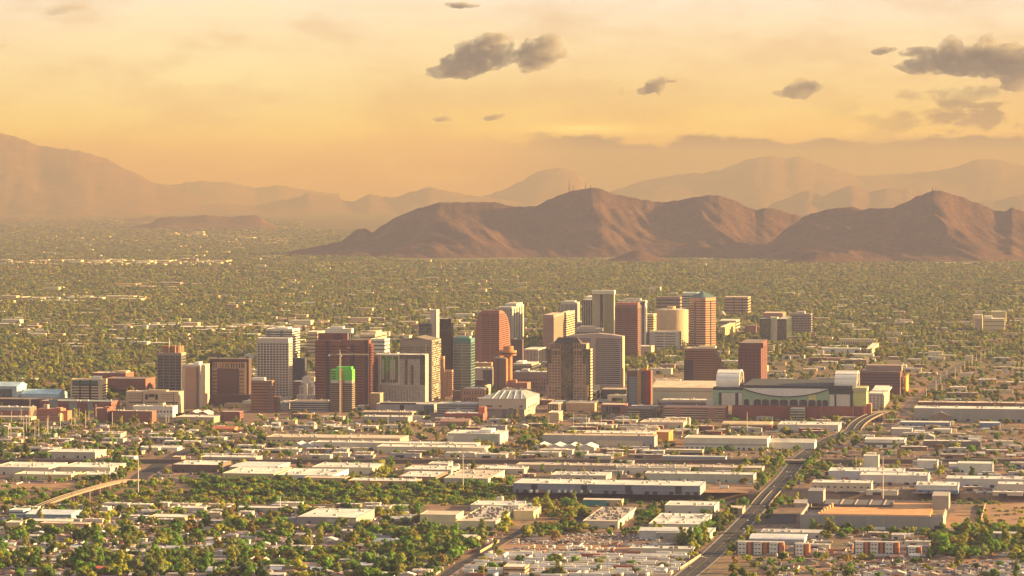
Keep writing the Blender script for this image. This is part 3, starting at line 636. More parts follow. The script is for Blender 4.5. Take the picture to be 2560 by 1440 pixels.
('office_building', 'long tan wall building with palms in front beside the stepped granite tower', B_, 1416, 1487, 1490, 1008, 1028, (.50, .34, .2), ROOFT, 'box', dict(d=40)),
('canopy_hall', 'open white framed canopy hall right of the arena', B_, 1370, 1395, 1416, 1010, 1032, (.45, .36, .27), ROOFW, 'fins', dict(c=6, pw=.3, s=6)),
('office_tower', 'grey prism tower with a tan right face, alone left of the white towers', 'tower', 1358, 1384, 1410, 788, 905, (.27, .22, .21), ROOFT, 'fins', dict(c=14, pw=.5, s=16, gm=glass((.12, .09, .08), .5, .3), pc=(.36, .26, .21), hi=.93, short='the grey prism tower')),
('office_building', 'white banded block half hidden behind the grey prism tower', B_, 1402, 1416, 1437, 782, 890, CREAM, ROOFW, 'band', dict(f=17, bf=.5)),
('office_tower', 'white tower of close vertical fins left of the capped tower', 'tower', 1402, 1443, 1449, 756, 850, (.60, .52, .47), ROOFW, 'fins', dict(c=13, pw=.5, s=4, ph=[(1410, 1438, 752, WHITE)])),
('office_tower', 'dark tower with a white grid on its sunny side below the white capped tower', 'tower', 1455, 1485, 1511, 750, 860, (.16, .13, .12), ROOFW, 'fins', dict(c=7, pw=.22, s=10, pc=(.66, .56, .42), hi=.97, ph=[(1463, 1500, 743, WHITE)])),
('office_building', 'low grey office block with columns behind the wide grey hotel', B_, 1437, 1500, 1508, 822, 870, (.42, .35, .32), ROOFW, 'fins', dict(c=12, pw=.5, hi=.85, ph=[(1448, 1486, 816, (.45, .36, .32))])),
('office_building', 'low white banded block left of the low grey office block', B_, 1433, 1466, 1476, 805, 850, WHITE, ROOFW, 'band', dict(f=5, bf=.45)),
('office_tower', 'red brown banded tower in front of the white crowned tower', 'tower', 1537, 1594, 1602, 764, 895, (.21, .115, .10), (.45, .2, .13), 'band', dict(f=24, bf=.5, gm=M_GLR, ph=[(1541, 1595, 757, (.45, .2, .13))], s=0)),
('office_building', 'bright cream banded block right of the white crowned tower', B_, 1612, 1634, 1641, 786, 870, YELC, ROOFW, 'band', dict(f=13, bf=.42, occ=False)),
('office_building', 'low white office block in front of the round cream tower', B_, 1623, 1699, 1704, 829, 872, (.52, .46, .45), ROOFW, 'band', dict(f=6, bf=.35, panel=[(1624, 1637, 832, 872, (.5, .44, .43)), (1688, 1699, 832, 872, (.5, .44, .43)), (1659, 1663, 832, 872, (.5, .44, .43))])),
('low_building', 'long plain tan wall building under the low white office block', B_, 1563, 1628, 1636, 866, 886, (.46, .36, .29), ROOFW, 'box', dict(u=2)),
('office_building', 'brownish block behind the round cream tower', B_, 1641, 1700, 1706, 743, 800, (.27, .17, .14), ROOFB, 'band', dict(f=6, bf=.4)),
('office_tower', 'white and grey banded tower behind the green pyramid roofed tower', 'tower', 1705, 1742, 1752, 733, 830, (.55, .52, .50), (.3, .42, .44), 'band', dict(f=14, bf=.5)),
('office_building', 'tan banded block in three bays at the far right of the tower row', B_, 1811, 1870, 1877, 743, 790, (.45, .28, .19), ROOFT, 'band', dict(f=6, bf=.45, panel=[(1833, 1836, 744, 790, (.12, .08, .07)), (1854, 1857, 744, 790, (.12, .08, .07))])),
('office_building', 'low grey banded office behind the terraced brown building', B_, 1797, 1840, 1850, 802, 830, (.44, .36, .32), ROOFW, 'band', dict(f=3, bf=.4)),
('office_building', 'small white and gold striped block right of the green pyramid tower', B_, 1800, 1812, 1838, 818, 846, YELC, ROOFW, 'fins', dict(c=3, s=7, pw=.6)),
('brick_building', 'small dark red block on the right among trees beyond the tower row', B_, 1863, 1890, 1892, 814, 840, (.24, .1, .08), ROOFT, 'box', dict(d=40)),
('office_building', 'pale slab block between two dark green glass wings', B_, 1926, 1943, 1944, 794, 858, (.46, .42, .36), ROOFW, 'box', dict(d=50)),
('office_building', 'dark green glass wing left of the pale slab block', B_, 1899, 1925.5, 1926, 797, 858, (.05, .06, .05), ROOFG, 'glass', dict(gm=M_GLG, f=8, bf=.08, pc=(.12, .13, .11), d=45)),
('office_building', 'dark green glass wing right of the pale slab block', B_, 1943.5, 1966, 1979, 798, 858, (.05, .06, .05), ROOFG, 'glass', dict(gm=M_GLG, f=9, bf=.1, pc=(.16, .16, .13), s=0)),
('office_building', 'grey gridded block with a red right side beyond the ballpark', B_, 1975, 2027, 2031, 785, 838, (.30, .24, .23), ROOFB, 'grid', dict(f=8, c=14, bf=.6, pw=.35, ph=[(1991, 2012, 779, LGRAY)])),
('office_building', 'brown red slab behind the grey gridded block', B_, 1908, 1957, 1965, 783, 800, (.34, .17, .14), ROOFT, 'box', dict(u=2)),
('office_building', 'tall dark red brown tower with sparkling bays right of the terraced building', 'tower', 1848, 1900, 1918, 858, 985, (.15, .065, .06), ROOFB, 'grid', dict(f=14, c=5, bf=.35, pw=.5, gm=M_GLR, s=4, hi=.9, panel=[(1848, 1908, 857, 870, (.15, .065, .06))], short='the tall dark red tower')),
('office_building', 'blocky blank cream civic hall among the trees at the far right', B_, 2433, 2456, 2460, 788, 828, CREAM, ROOFW, 'box', dict(panel=[(2438, 2455, 797, 826, (.3, .25, .24))], d=60)),
('office_building', 'long cream civic hall right of the blank cream civic hall', B_, 2458, 2512, 2516, 797, 832, CREAM, ROOFW, 'band', dict(f=3, bf=.12, d=60, ph=[(2460, 2480, 790, WHITE)])),
('office_building', 'cream hall on the far right behind the civic halls', B_, 2478, 2515, 2532, 779, 812, YELC, ROOFW, 'box', dict(d=60, ph=[(2520, 2532, 775, YELC)])),
('school_building', 'long cream school with a row of dark windows beyond the ballpark', B_, 2098, 2186, 0, 848, 866, CREAM, ROOFW, 'grid', dict(f=1, c=16, bf=.4, pw=.5, d=30, hi=.85)),
('low_building', 'long white low building with dark gaps beyond the ballpark', B_, 2055, 2150, 0, 871, 886, (.62, .58, .55), ROOFW, 'box', dict(d=40, panel=[(2078, 2086, 874, 886, DARK), (2137, 2148, 874, 886, DARK), (2118, 2121, 874, 886, DARK)])),
('low_building', 'small yellow lit block right of the long white low building', B_, 2165, 2180, 2197, 873, 888, (.5, .4, .3), ROOFW, 'box', dict()),
('apartment_building', 'white apartment block with dark window strips right of the ballpark', B_, 2172, 2208, 2224, 984, 1022, (.62, .54, .49), ROOFW, 'grid', dict(f=5, c=4, bf=.35, pw=.6, s=0, ph=[(2180, 2222, 981, WHITE)])),
('parking_garage', 'dark red brown parking structure behind the right barrel roof', 'garage', 2150, 2250, 2256, 930, 986, (.17, .08, .07), ROOFB, 'band', dict(f=5, bf=.35, gm=M_DOCK, hi=.95, lo=.3, ph=[(2165, 2254, 915, (.3, .21, .18))], short='the dark red parking structure')),
('stair_tower', 'bright orange wall tower at the end of the dark red parking structure', B_, 2261, 2265, 2272, 944, 984, (.66, .26, .07), ORANGE, 'box', dict()),
('brick_building', 'long brown brick market hall right of the curved viaduct', B_, 2294, 2540, 2545, 1006, 1024, (.22, .11, .085), ROOFT, 'box', dict(d=45, u=14)),
('warehouse', 'very long pale grey warehouse right of the curved viaduct', B_, 2285, 2700, 2705, 1021, 1052, (.36, .33, .31), ROOFW, 'box', dict(d=70, u=14)),
('warehouse', 'brown gabled shed in front of the long pale grey warehouse', B_, 2330, 2375, 2385, 1030, 1054, (.3, .22, .18), (.42, .33, .27), 'gablefront', dict(d=60, eave=.6)),
('office_building', 'small green white office with a glass front in front of the ballpark', B_, 1976, 2010, 2037, 1022, 1052, (.48, .50, .44), ROOFW, 'glass', dict(gm=M_GLG, f=4, bf=.3, pc=(.45, .47, .42), hi=.96, c=0)),
('low_building', 'low dark building with white vertical bars left of the colourful tower', B_, 1502, 1562, 1566, 1012, 1034, (.28, .13, .12), ROOFT, 'box', dict(d=45, panel=[(1510, 1550, 1016, 1030, DARK)] + [(1512 + i * 4.4, 1513 + i * 4.4, 1016, 1030, (.6, .55, .5)) for i in range(9)])),
('low_building', 'dark green roofed hall behind the low dark building', B_, 1502, 1566, 1570, 974, 1000, (.06, .075, .06), (.5, .36, .28), 'box', dict(d=60)),
('parking_garage', 'low dark parking deck at the foot of the colourful tower', 'garage', 1566, 1632, 1640, 1022, 1044, (.24, .17, .13), ROOFB, 'band', dict(f=4, bf=.4, gm=M_DOCK, panel=[(1567, 1600, 1027, 1029, (.6, .45, .28)), (1567, 1600, 1033, 1035, (.6, .45, .28)), (1567, 1600, 1039, 1041, (.6, .45, .28))])),
# ---- between downtown and the river
('warehouse', 'long cream warehouse with a stepped gold end, first below downtown', B_, 665, 1000, 1038, 1093, 1110, (.58, .45, .28), ROOFT, 'box', dict(u=14, win=26, d=70, short='the long cream warehouse')),
('warehouse', 'white and pale green fronted hall with a gold side', B_, 1118, 1250, 1287, 1084, 1110, (.56, .50, .43), ROOFW, 'box', dict(d=80, u=5, panel=[(1194, 1243, 1087, 1108, (.36, .42, .34)), (1118, 1134, 1090, 1110, WHITE)], ph=[(1198, 1228, 1075, WHITE)], short='the pale green fronted hall')),
('warehouse', 'long white warehouse just below the long cream warehouse', B_, 786, 1190, 1195, 1106, 1122, (.62, .54, .45), ROOFW, 'box', dict(d=40, u=16)),
('warehouse', 'long white warehouse with a gold right end in front of another white one', B_, 942, 1212, 1230, 1117, 1132, (.64, .55, .42), ROOFW, 'box', dict(d=50, u=14)),
('shed', 'pair of pale blue gabled sheds left of the long white warehouse', B_, 728, 784, 786, 1107, 1122, (.46, .47, .48), (.52, .53, .55), 'gablefront', dict(n=2, d=40, eave=.5)),
('warehouse', 'very long grey blank warehouse left of the orange hall', B_, 1357, 1636, 1641, 1088, 1114, (.36, .34, .34), (.55, .40, .26), 'box', dict(d=40, u=8, short='the grey blank warehouse')),
('store_building', 'bright orange cubic hall at the end of the grey blank warehouse', B_, 1641, 1672, 1686, 1081, 1106, (.62, .25, .07), ROOFT, 'box', dict(d=60, short='the orange hall')),
('warehouse', 'long cream flat roof hall behind the grey blank warehouse', B_, 1460, 1632, 1642, 1083, 1096, (.62, .34, .16), ROOFW, 'box', dict(d=60, u=10)),
('shed', 'row of four white gabled sheds below the grey blank warehouse', B_, 1330, 1486, 1488, 1110, 1124, (.55, .50, .45), ROOFW, 'gablefront', dict(n=4, d=50, eave=.45)),
('shed', 'cream shed at the right end of the four gabled sheds', B_, 1490, 1608, 1612, 1102, 1116, (.58, .48, .37), ROOFW, 'box', dict(d=30, u=4)),
('warehouse', 'long two tone white warehouse with a row of grey doors', B_, 1711, 1918, 1922, 1095, 1124, (.66, .60, .52), (.6, .52, .42), 'box', dict(d=60, str=[(.42, .55, (.38, .35, .33))], dock=16, short='the two tone white warehouse')),
('warehouse', 'lower white warehouse extension right of the two tone white warehouse', B_, 1922, 2036, 2038, 1099, 1122, (.58, .56, .54), (.55, .5, .45), 'gable', dict(d=50, eave=.7)),
('warehouse', 'cream low flat roofed hall with a dark front below the two tone warehouse', B_, 1664, 1756, 1763, 1125, 1138, (.45, .37, .26), ROOFW, 'box', dict(d=24, str=[(.1, .55, (.09, .08, .07))])),
('warehouse', 'long low blue grey shed at the edge of the freeway', B_, 1656, 1814, 1818, 1141, 1150, (.40, .43, .47), ROOFW, 'box', dict(d=20, win=20)),
('factory', 'low brick factory with vaulted roofs left of the curved viaduct', B_, 1805, 1925, 1934, 1056, 1072, (.42, .17, .1), (.55, .42, .26), 'barrel', dict(d=60)),
('warehouse', 'long white flat roofed sheds left of the curved viaduct', B_, 1945, 2096, 2100, 1062, 1078, (.6, .53, .46), ROOFW, 'box', dict(d=80, u=16)),
('warehouse', 'pale low store with a tan end and a white tank beside it', B_, 1600, 1708, 1718, 1056, 1068, (.60, .45, .34), ROOFT, 'box', dict(d=70, u=8, panel=[(1640, 1668, 1060, 1064, (.5, .4, .32))])),
('warehouse', 'white store with a dark banded front right of the boulevard', B_, 2162, 2262, 2266, 1099, 1118, WHITE, ROOFW, 'box', dict(d=50, str=[(.35, .6, (.12, .12, .12))])),
('warehouse', 'dark long shed right of the white store', B_, 2308, 2452, 2460, 1103, 1118, (.22, .17, .15), ROOFW, 'box', dict(d=30, u=8)),
('warehouse', 'small white shed on the right between the viaduct and the freeway', B_, 2228, 2280, 2282, 1073, 1086, (.5, .45, .42), ROOFW, 'box', dict(d=40)),
('warehouse', 'low white shed left of the sheds on the right, near the viaduct', B_, 2334, 2378, 2380, 1074, 1084, (.6, .56, .52), ROOFW, 'box', dict(d=30)),
('warehouse', 'long blue low shed right of the viaduct', B_, 2250, 2375, 2380, 1056, 1066, (.22, .25, .33), ROOFW, 'box', dict(d=40)),
('warehouse', 'blue fronted shed with white side at the far right', B_, 2448, 2500, 2505, 1058, 1069, (.2, .26, .42), WHITE, 'box', dict(d=40)),
('shed', 'grey gabled shed with a dark front at the right', B_, 2306, 2336, 2345, 1087, 1100, (.3, .29, .29), ROOFG, 'gablefront', dict(d=30, eave=.6)),
('elevator_block', 'tall blank white cubic block beside a tall lamp mast', B_, 2159, 2196, 2200, 1140, 1169, (.66, .63, .56), ROOFW, 'box', dict(d=26, short='the blank white cube')),
('warehouse', 'blank white cube with a blue foot right of the lamp mast', B_, 2293, 2344, 2346, 1152, 1176, (.66, .62, .58), ROOFW, 'box', dict(d=30, str=[(0, .22, (.2, .27, .42))])),
('warehouse', 'white cubic warehouse with a pale greenish wall at the right', B_, 2395, 2482, 2487, 1159, 1182, (.62, .63, .57), ROOFW, 'box', dict(d=40, short='the pale greenish cube')),
('warehouse', 'low blue and white annex left of the pale greenish cube', B_, 2372, 2395, 2396, 1160, 1173, (.55, .55, .55), ROOFW, 'box', dict(d=30, str=[(0, .5, (.2, .27, .42))], occ=False)),
('warehouse', 'long cream roofed warehouse on the left edge above the river', B_, -20, 122, 130, 1168, 1186, (.60, .52, .44), ROOFW, 'box', dict(d=90, u=10)),
('warehouse', 'long cream warehouse behind a row of low ones on the left', B_, 150, 276, 290, 1168, 1188, (.58, .49, .38), ROOFW, 'box', dict(d=80, u=10)),
('warehouse', 'low cream warehouse with dark doors, left of the river bridge', B_, 36, 178, 186, 1186, 1198, (.60, .50, .30), ROOFW, 'box', dict(d=50, u=8, dock=4)),
('warehouse', 'low cream warehouse right next to the trees at the river bridge', B_, 196, 278, 287, 1187, 1198, (.60, .50, .30), ROOFW, 'box', dict(d=50, u=6)),
('warehouse', 'dark brown warehouse with white roof and orange side above the river', B_, 430, 544, 573, 1162, 1180, (.16, .11, .085), ROOFW, 'box', dict(u=10, d=80, short='the dark brown warehouse')),
('tank_block', 'small brown cube with a tan side beside the dark brown warehouse', B_, 430, 453, 459, 1143, 1158, (.38, .24, .15), ROOFT, 'box', dict(d=25)),
('warehouse', 'cream warehouse with gold right side at the edge of the river scrub', B_, 556, 684, 693, 1184, 1197, (.55, .44, .26), ROOFW, 'box', dict(d=110, u=10, short='the scrubside cream warehouse')),
('warehouse', 'white ribbed roof warehouse behind the cream warehouse by the scrub', B_, 575, 690, 694, 1165, 1180, (.46, .43, .41), (.62, .60, .58), 'gable', dict(d=90, eave=.85)),
('warehouse', 'white and blue warehouse with vents on its roof', B_, 694, 830, 874, 1188, 1202, (.60, .62, .64), ROOFW, 'box', dict(d=110, u=16, str=[(0, .2, (.14, .25, .5))])),
('warehouse', 'long pale warehouse behind the white and blue warehouse', B_, 780, 930, 940, 1168, 1184, (.55, .48, .38), ROOFW, 'box', dict(d=80, u=10)),
('warehouse', 'long tan walled warehouse curving along the river scrub', B_, 760, 862, 870, 1195, 1208, (.55, .38, .2), ROOFT, 'box', dict(d=30)),
('warehouse', 'long tan warehouse with an orange end along the river scrub', B_, 870, 1040, 1062, 1202, 1216, (.56, .34, .16), ROOFW, 'box', dict(d=45, u=14)),
('warehouse', 'brown brick warehouse with a gold right side above the river', B_, 996, 1090, 1112, 1192, 1210, (.26, .15, .12), ROOFW, 'box', dict(d=90, u=6, short='the brown brick warehouse')),
('warehouse', 'white flat roofed hall behind the brown brick warehouse', B_, 1010, 1128, 1138, 1174, 1186, (.52, .46, .38), ROOFW, 'box', dict(d=70, u=8)),
('warehouse', 'low grey and cream hall with many roof units right of the brown brick one', B_, 1110, 1220, 1257, 1196, 1213, (.46, .42, .36), ROOFT, 'box', dict(d=140, u=18)),
('warehouse', 'white roofed cream block near the freeway above the roof units hall', B_, 1190, 1310, 1324, 1172, 1184, (.50, .43, .33), ROOFW, 'box', dict(d=60, u=10)),
('warehouse', 'small white block beside the freeway left of the white roofed cream block', B_, 1070, 1120, 1143, 1160, 1174, (.5, .45, .38), ROOFW, 'box', dict(d=40, u=3)),
('warehouse', 'very long tan grey warehouse along the south side of the freeway', B_, 1290, 1905, 1912, 1162, 1178, (.47, .37, .30), ROOFT, 'box', dict(d=40, u=30)),
('warehouse', 'long white flat roof warehouse in front of the very long tan grey one', B_, 1540, 1724, 1730, 1169, 1184, (.55, .50, .44), ROOFW, 'box', dict(d=50, u=14)),
('warehouse', 'cluttered low white workshop roofs behind the blue warehouse', B_, 1376, 1515, 1524, 1188, 1201, (.52, .44, .36), ROOFW, 'box', dict(d=60, u=24)),
('warehouse', 'long greenish white warehouse right of the cluttered workshop roofs', B_, 1612, 1884, 1892, 1184, 1204, (.48, .46, .37), ROOFW, 'box', dict(d=40, u=18, str=[(0, .4, (.42, .46, .38))], short='the greenish white warehouse')),
('warehouse', 'very long blue grey warehouse with a white roof and truck docks', 'warehouse', 1283, 1750, 1774, 1209, 1231, (.22, .245, .31), ROOFW, 'box', dict(d=75, u=26, panel=[(1328, 1343, 1210, 1229, (.06, .06, .08)), (1453, 1468, 1210, 1229, (.06, .06, .08)), (1563, 1578, 1210, 1229, (.06, .06, .08)), (1688, 1704, 1210, 1229, (.06, .06, .08))], str=[(.48, .54, (.30, .32, .38))], short='the long blue warehouse')),
('warehouse', 'white warehouse with lavender walls right of the boulevard', B_, 2071, 2258, 2264, 1178, 1203, (.60, .55, .56), ROOFW, 'box', dict(d=60, u=14, panel=[(2104, 2120, 1193, 1203, (.35, .1, .09))], short='the lavender walled warehouse')),
('warehouse', 'low white hall with a red stripe in front of the lavender walled warehouse', B_, 2150, 2320, 2331, 1188, 1212, (.62, .57, .55), ROOFW, 'box', dict(d=60, u=10, str=[(.1, .2, (.4, .14, .12))])),
('office_building', 'cream low office with dark windows at the river bank, right of the bridge', B_, 2030, 2178, 2183, 1207, 1228, (.58, .47, .36), ROOFW, 'box', dict(d=45, u=8, win=9, short='the riverbank cream office')),
('warehouse', 'blue and white striped low store on the right river bank', B_, 2290, 2395, 2432, 1214, 1233, (.60, .60, .60), ROOFW, 'box', dict(d=60, u=8, str=[(0, .45, (.17, .22, .36))])),
('warehouse', 'long pale warehouse at the right edge above the river bank', B_, 2366, 2700, 2705, 1197, 1218, (.52, .50, .50), ROOFW, 'box', dict(d=50, u=16)),
('warehouse', 'low cream warehouse at the right edge by the river bank', B_, 2495, 2700, 2705, 1211, 1232, (.58, .52, .45), ROOFW, 'box', dict(d=40, u=8)),
('warehouse', 'long white roofed shed on the left beside the rail yard', B_, 117, 238, 250, 1130, 1145, (.55, .46, .36), ROOFW, 'box', dict(d=60, u=6)),
('warehouse', 'white low trailer like shed at the left near the freeway', B_, 298, 335, 337, 1142, 1152, WHITE, ROOFW, 'box', dict(d=20)),
('warehouse', 'long low white shed above the freeway in the left half', B_, 345, 443, 446, 1119, 1127, (.6, .56, .52), ROOFW, 'box', dict(d=30)),
('warehouse', 'white roofed long shed right of the tall left lamp mast', B_, 500, 640, 648, 1143, 1152, (.5, .42, .33), ROOFW, 'box', dict(d=40, u=6)),
('church_building', 'orange red tiled low building among the trees below the brick cube', B_, 530, 585, 592, 1066, 1080, (.58, .2, .09), (.5, .17, .08), 'gable', dict(d=30, eave=.6)),
# ---- south of the river
('factory', 'big blank yellow cream factory block, front left part of the plant', 'factory', 1050, 1140, 1149, 1287, 1321, (.62, .54, .34), ROOFT, 'box', dict(d=50, str=[(.42, .45, (.4, .34, .22))], short='the yellow cream factory')),
('factory', 'wide flat roofed factory hall crowded with roof units', 'factory', 1141, 1237, 1290, 1303, 1322, (.60, .54, .36), (.52, .46, .40), 'box', dict(d=190, u=70, um=M_UNITD)),
('factory', 'white rear block of the yellow cream factory', 'factory', 1176, 1296, 1301, 1263, 1276, (.62, .57, .45), ROOFW, 'box', dict(d=60, u=6)),
('factory', 'right block of the yellow cream factory with gold side', 'factory', 1284, 1334, 1346, 1278, 1300, (.58, .50, .30), ROOFT, 'box', dict(d=60, u=6)),
('warehouse', 'low white store right of the yellow cream factory rear block', B_, 1302, 1390, 1394, 1266, 1278, (.58, .52, .46), ROOFW, 'box', dict(d=40, u=2)),
('warehouse', 'flat roofed cream hall dotted with roof units, alone in the middle', B_, 1457, 1545, 1588, 1303, 1320, (.55, .50, .40), (.55, .45, .36), 'box', dict(d=175, u=60, um=M_UNITD, short='the dotted roof cream hall')),
('warehouse', 'white roofed wide hall left of the boulevard', B_, 1622, 1754, 1797, 1310, 1324, (.58, .52, .42), (.70, .64, .58), 'box', dict(d=130, u=26, short='the boulevard white hall')),
('warehouse', 'pale blue and white long shed in front of the white hall', B_, 1598, 1700, 1705, 1322, 1347, (.55, .54, .52), (.62, .60, .58), 'gable', dict(d=35, eave=.8)),
('warehouse', 'grey fronted shed with a yellow end beside the boulevard', B_, 1641, 1774, 1783, 1333, 1350, (.38, .34, .31), ROOFW, 'box', dict(d=70)),
('warehouse', 'teal green and tan low building on the south river bank', B_, 1457, 1554, 1562, 1250, 1264, (.50, .36, .25), ROOFW, 'box', dict(d=22, panel=[(1457, 1517, 1251, 1264, (.07, .24, .22))])),
('warehouse', 'long white warehouse with tan block left of the boulevard bridge', B_, 1662, 1786, 1824, 1264, 1286, (.56, .52, .46), ROOFW, 'box', dict(d=60, u=4, panel=[(1784, 1786, 1264, 1286, TAN)])),
('warehouse', 'low tan annex right of the long white warehouse at the boulevard', B_, 1822, 1856, 1862, 1272, 1286, (.45, .33, .24), ROOFT, 'box', dict(d=40)),
('apartment_building', 'cream long barn roofed store in front of the trailers', B_, 1574, 1732, 1736, 1371, 1382, (.60, .54, .40), ROOFW, 'box', dict(d=30, u=7, um=M_UNITD)),
('warehouse', 'low grey roofed workshop in front of the cream long store', B_, 1600, 1700, 1706, 1386, 1394, (.42, .36, .32), ROOFG, 'gable', dict(d=24)),
('office_building', 'grey modern block with a white roof and gold side among palms', B_, 744, 890, 916, 1293, 1318, (.30, .27, .26), ROOFW, 'box', dict(d=110, u=8, panel=[(818, 890, 1296, 1306, (.5, .45, .38)), (770, 776, 1302, 1306, DARK), (866, 872, 1303, 1310, WHITE)], short='the grey modern block')),
('warehouse', 'tan wall store with white roof and yellow end among the trees', B_, 1110, 1180, 1194, 1350, 1362, (.40, .28, .16), ROOFW, 'box', dict(d=60, short='the tan store among trees')),
('warehouse', 'long white sheds at the edge of the river scrub', B_, 565, 754, 762, 1269, 1280, (.50, .44, .36), ROOFW, 'box', dict(d=24, panel=[(565, 648, 1269, 1280, (.2, .16, .15))])),
('warehouse', 'small white roofed shed cluster left of the white sheds', B_, 425, 510, 517, 1270, 1280, (.55, .48, .42), ROOFW, 'box', dict(d=30, u=4)),
('warehouse', 'tan gabled barn among parked vehicles on the left', B_, 480, 470 + 0 + 8, 0, 1290, 1300, TAN, TAN, 'box', dict(d=1)) if False else None,
('warehouse', 'blue white cubic store at the left edge', B_, 22, 58, 64, 1276, 1294, (.52, .55, .6), ROOFW, 'band', dict(f=2, bf=.3, d=30, gm=M_GLB)),
('warehouse', 'blue fronted workshop with pale dome roof on the left', B_, 64, 176, 190, 1280, 1298, (.24, .33, .44), (.58, .62, .64), 'gable', dict(d=60, eave=.7, short='the blue fronted workshop')),
('warehouse', 'long tan flat shed below the blue fronted workshop', B_, 60, 165, 173, 1303, 1314, (.52, .38, .26), ROOFW, 'box', dict(d=30)),
('warehouse', 'yellow cream cube at the left edge beside a tree', B_, 14, 50, 62, 1307, 1322, (.60, .48, .28), ROOFW, 'box', dict(d=25)),
('warehouse', 'long pinkish wall and dirt yard store on the left', B_, 100, 215, 220, 1309, 1320, (.44, .28, .2), ROOFT, 'box', dict(d=26)),
('warehouse', 'brown front store with a gold end in the vehicle yards', B_, 370, 460, 477, 1293, 1302, (.42, .30, .18), ROOFW, 'box', dict(d=40)),
('warehouse', 'white low building with blue awning in the vehicle yards', B_, 495, 640, 644, 1302, 1308, (.3, .36, .5), ROOFW, 'box', dict(d=14)),
('warehouse', 'orange red roofed market stall building at the bottom left', B_, 235, 285, 290, 1418, 1430, (.42, .16, .12), (.55, .12, .09), 'gable', dict(d=22)),
('apartment_building', 'low grey green apartment house at the right edge behind the lawn', B_, 2460, 2640, 2645, 1334, 1356, (.30, .27, .22), ROOFG, 'grid', dict(f=2, c=14, bf=.45, pw=.6, d=25)),
('warehouse', 'silver barrel roofed long hall behind the orange and white apartments', B_, 1874, 2010, 2022, 1341, 1358, (.46, .46, .48), (.58, .57, .58), 'barrel', dict(d=50)),
('warehouse', 'low grey flat hall behind the silver barrel roofed hall', B_, 1902, 2055, 2060, 1331, 1344, (.45, .42, .40), ROOFG, 'box', dict(d=40, u=6)),
('trailer_office', 'brown roofed low hall left of the grey concrete hall', B_, 1985, 2018, 2022, 1252, 1268, (.40, .33, .28), (.45, .38, .34), 'gable', dict(d=40)),
('warehouse', 'white roofed apartment like block at the bottom centre', B_, 1258, 1312, 1322, 1418, 1440, (.50, .34, .2), ROOFW, 'band', dict(f=2, bf=.3, d=30)),
('warehouse', 'long flat pinkish roof school at the bottom left of the diagonal street', B_, 735, 788, 0, 1409, 1420, PINKB, PINKB, 'gable', dict(d=24)),
('warehouse', 'long white roofed shed near the bottom edge', B_, 852, 926, 930, 1411, 1422, (.58, .54, .50), ROOFW, 'gable', dict(d=20)),
('warehouse', 'long narrow white topped shed at the bottom left', B_, 672, 790, 0, 1416, 1426, (.36, .3, .25), ROOFW, 'box', dict(d=14)),
('warehouse', 'dark tan gabled two storey houses left of the narrow white topped shed', B_, 618, 664, 672, 1396, 1412, (.40, .29, .19), (.40, .33, .29), 'gablefront', dict(n=3, d=18)),
]
for sp in SPECS:
    if sp: simple(sp)
# ------------------------------------------------------------------ landmark towers with shapes of their own
def ring(rx, ry, n=24, a0=0, a1=2 * math.pi):
    return [(rx * math.cos(a0 + (a1 - a0) * i / n), ry * math.sin(a0 + (a1 - a0) * i / n)) for i in range(n + (0 if abs(a1 - a0 - 2 * math.pi) < 1e-6 else 1))]
def disc(b, part, cx, cv, r, z0, z1, m, r2=None, n=28, parent=None):
    mb = MB(); mb.tube((cx, cv, z0), (cx, cv, z1), r, r if r2 is None else r2, n); return mb.build(part, m, parent or b.root)

# glazed tower with a rust red drum on its roof
b = Bld('drum_roof_tower', 'gridded grey glass tower with a rust red drum and spires on its roof', 'tower', 394, 453, 464, 884, 1000, short='the drum roofed tower')
fr = wall((.34, .27, .21), name='frame')
MB().box(0, b.w, 0, b.D, 0, b.h).build('wall', wall((.16, .15, .14)), b.root)
MB().box(-.3, b.w + .3, -.3, b.D + .3, b.h * .02, b.h * .94).build('glazing', glass((.05, .055, .055), .15, .6), b.root)
b.bands(0, b.w, 0, b.D, 0, b.h, 16, wall((.30, .26, .22), name='spandrel'), .14, 'spandrel', .5)
b.piers(0, b.w, 0, b.D, 0, b.h, 4, fr, .07, 'frame_pier', .9, 2)
MB().box(-.8, b.w + .8, -.8, b.D + .8, b.h * .965, b.h + 1.5).build('cornice', fr, b.root)
b.roof(roofm(ROOFT), z=b.h + 1.5)
rust = wall((.34, .14, .06), name='rust_panel')
dr = MB(); pts = [(b.X(403), b.D * .35), (b.X(411), b.D * .1), (b.X(445), b.D * .1), (b.X(452), b.D * .35), (b.X(450), b.D * .85), (b.X(405), b.D * .85)]
dr.prism(pts, b.h + 1.5, b.Z(865), 'z').build('drum', rust, b.root)
for x, yt in ((422.5, 846), (400, 872), (438, 862), (449, 856)):
    MB().box(b.X(x) - .9, b.X(x) + .9, -.5, 1.0, b.h * .985, b.Z(yt)).build('spire', wall((.62, .5, .33), name='spire'), b.root)
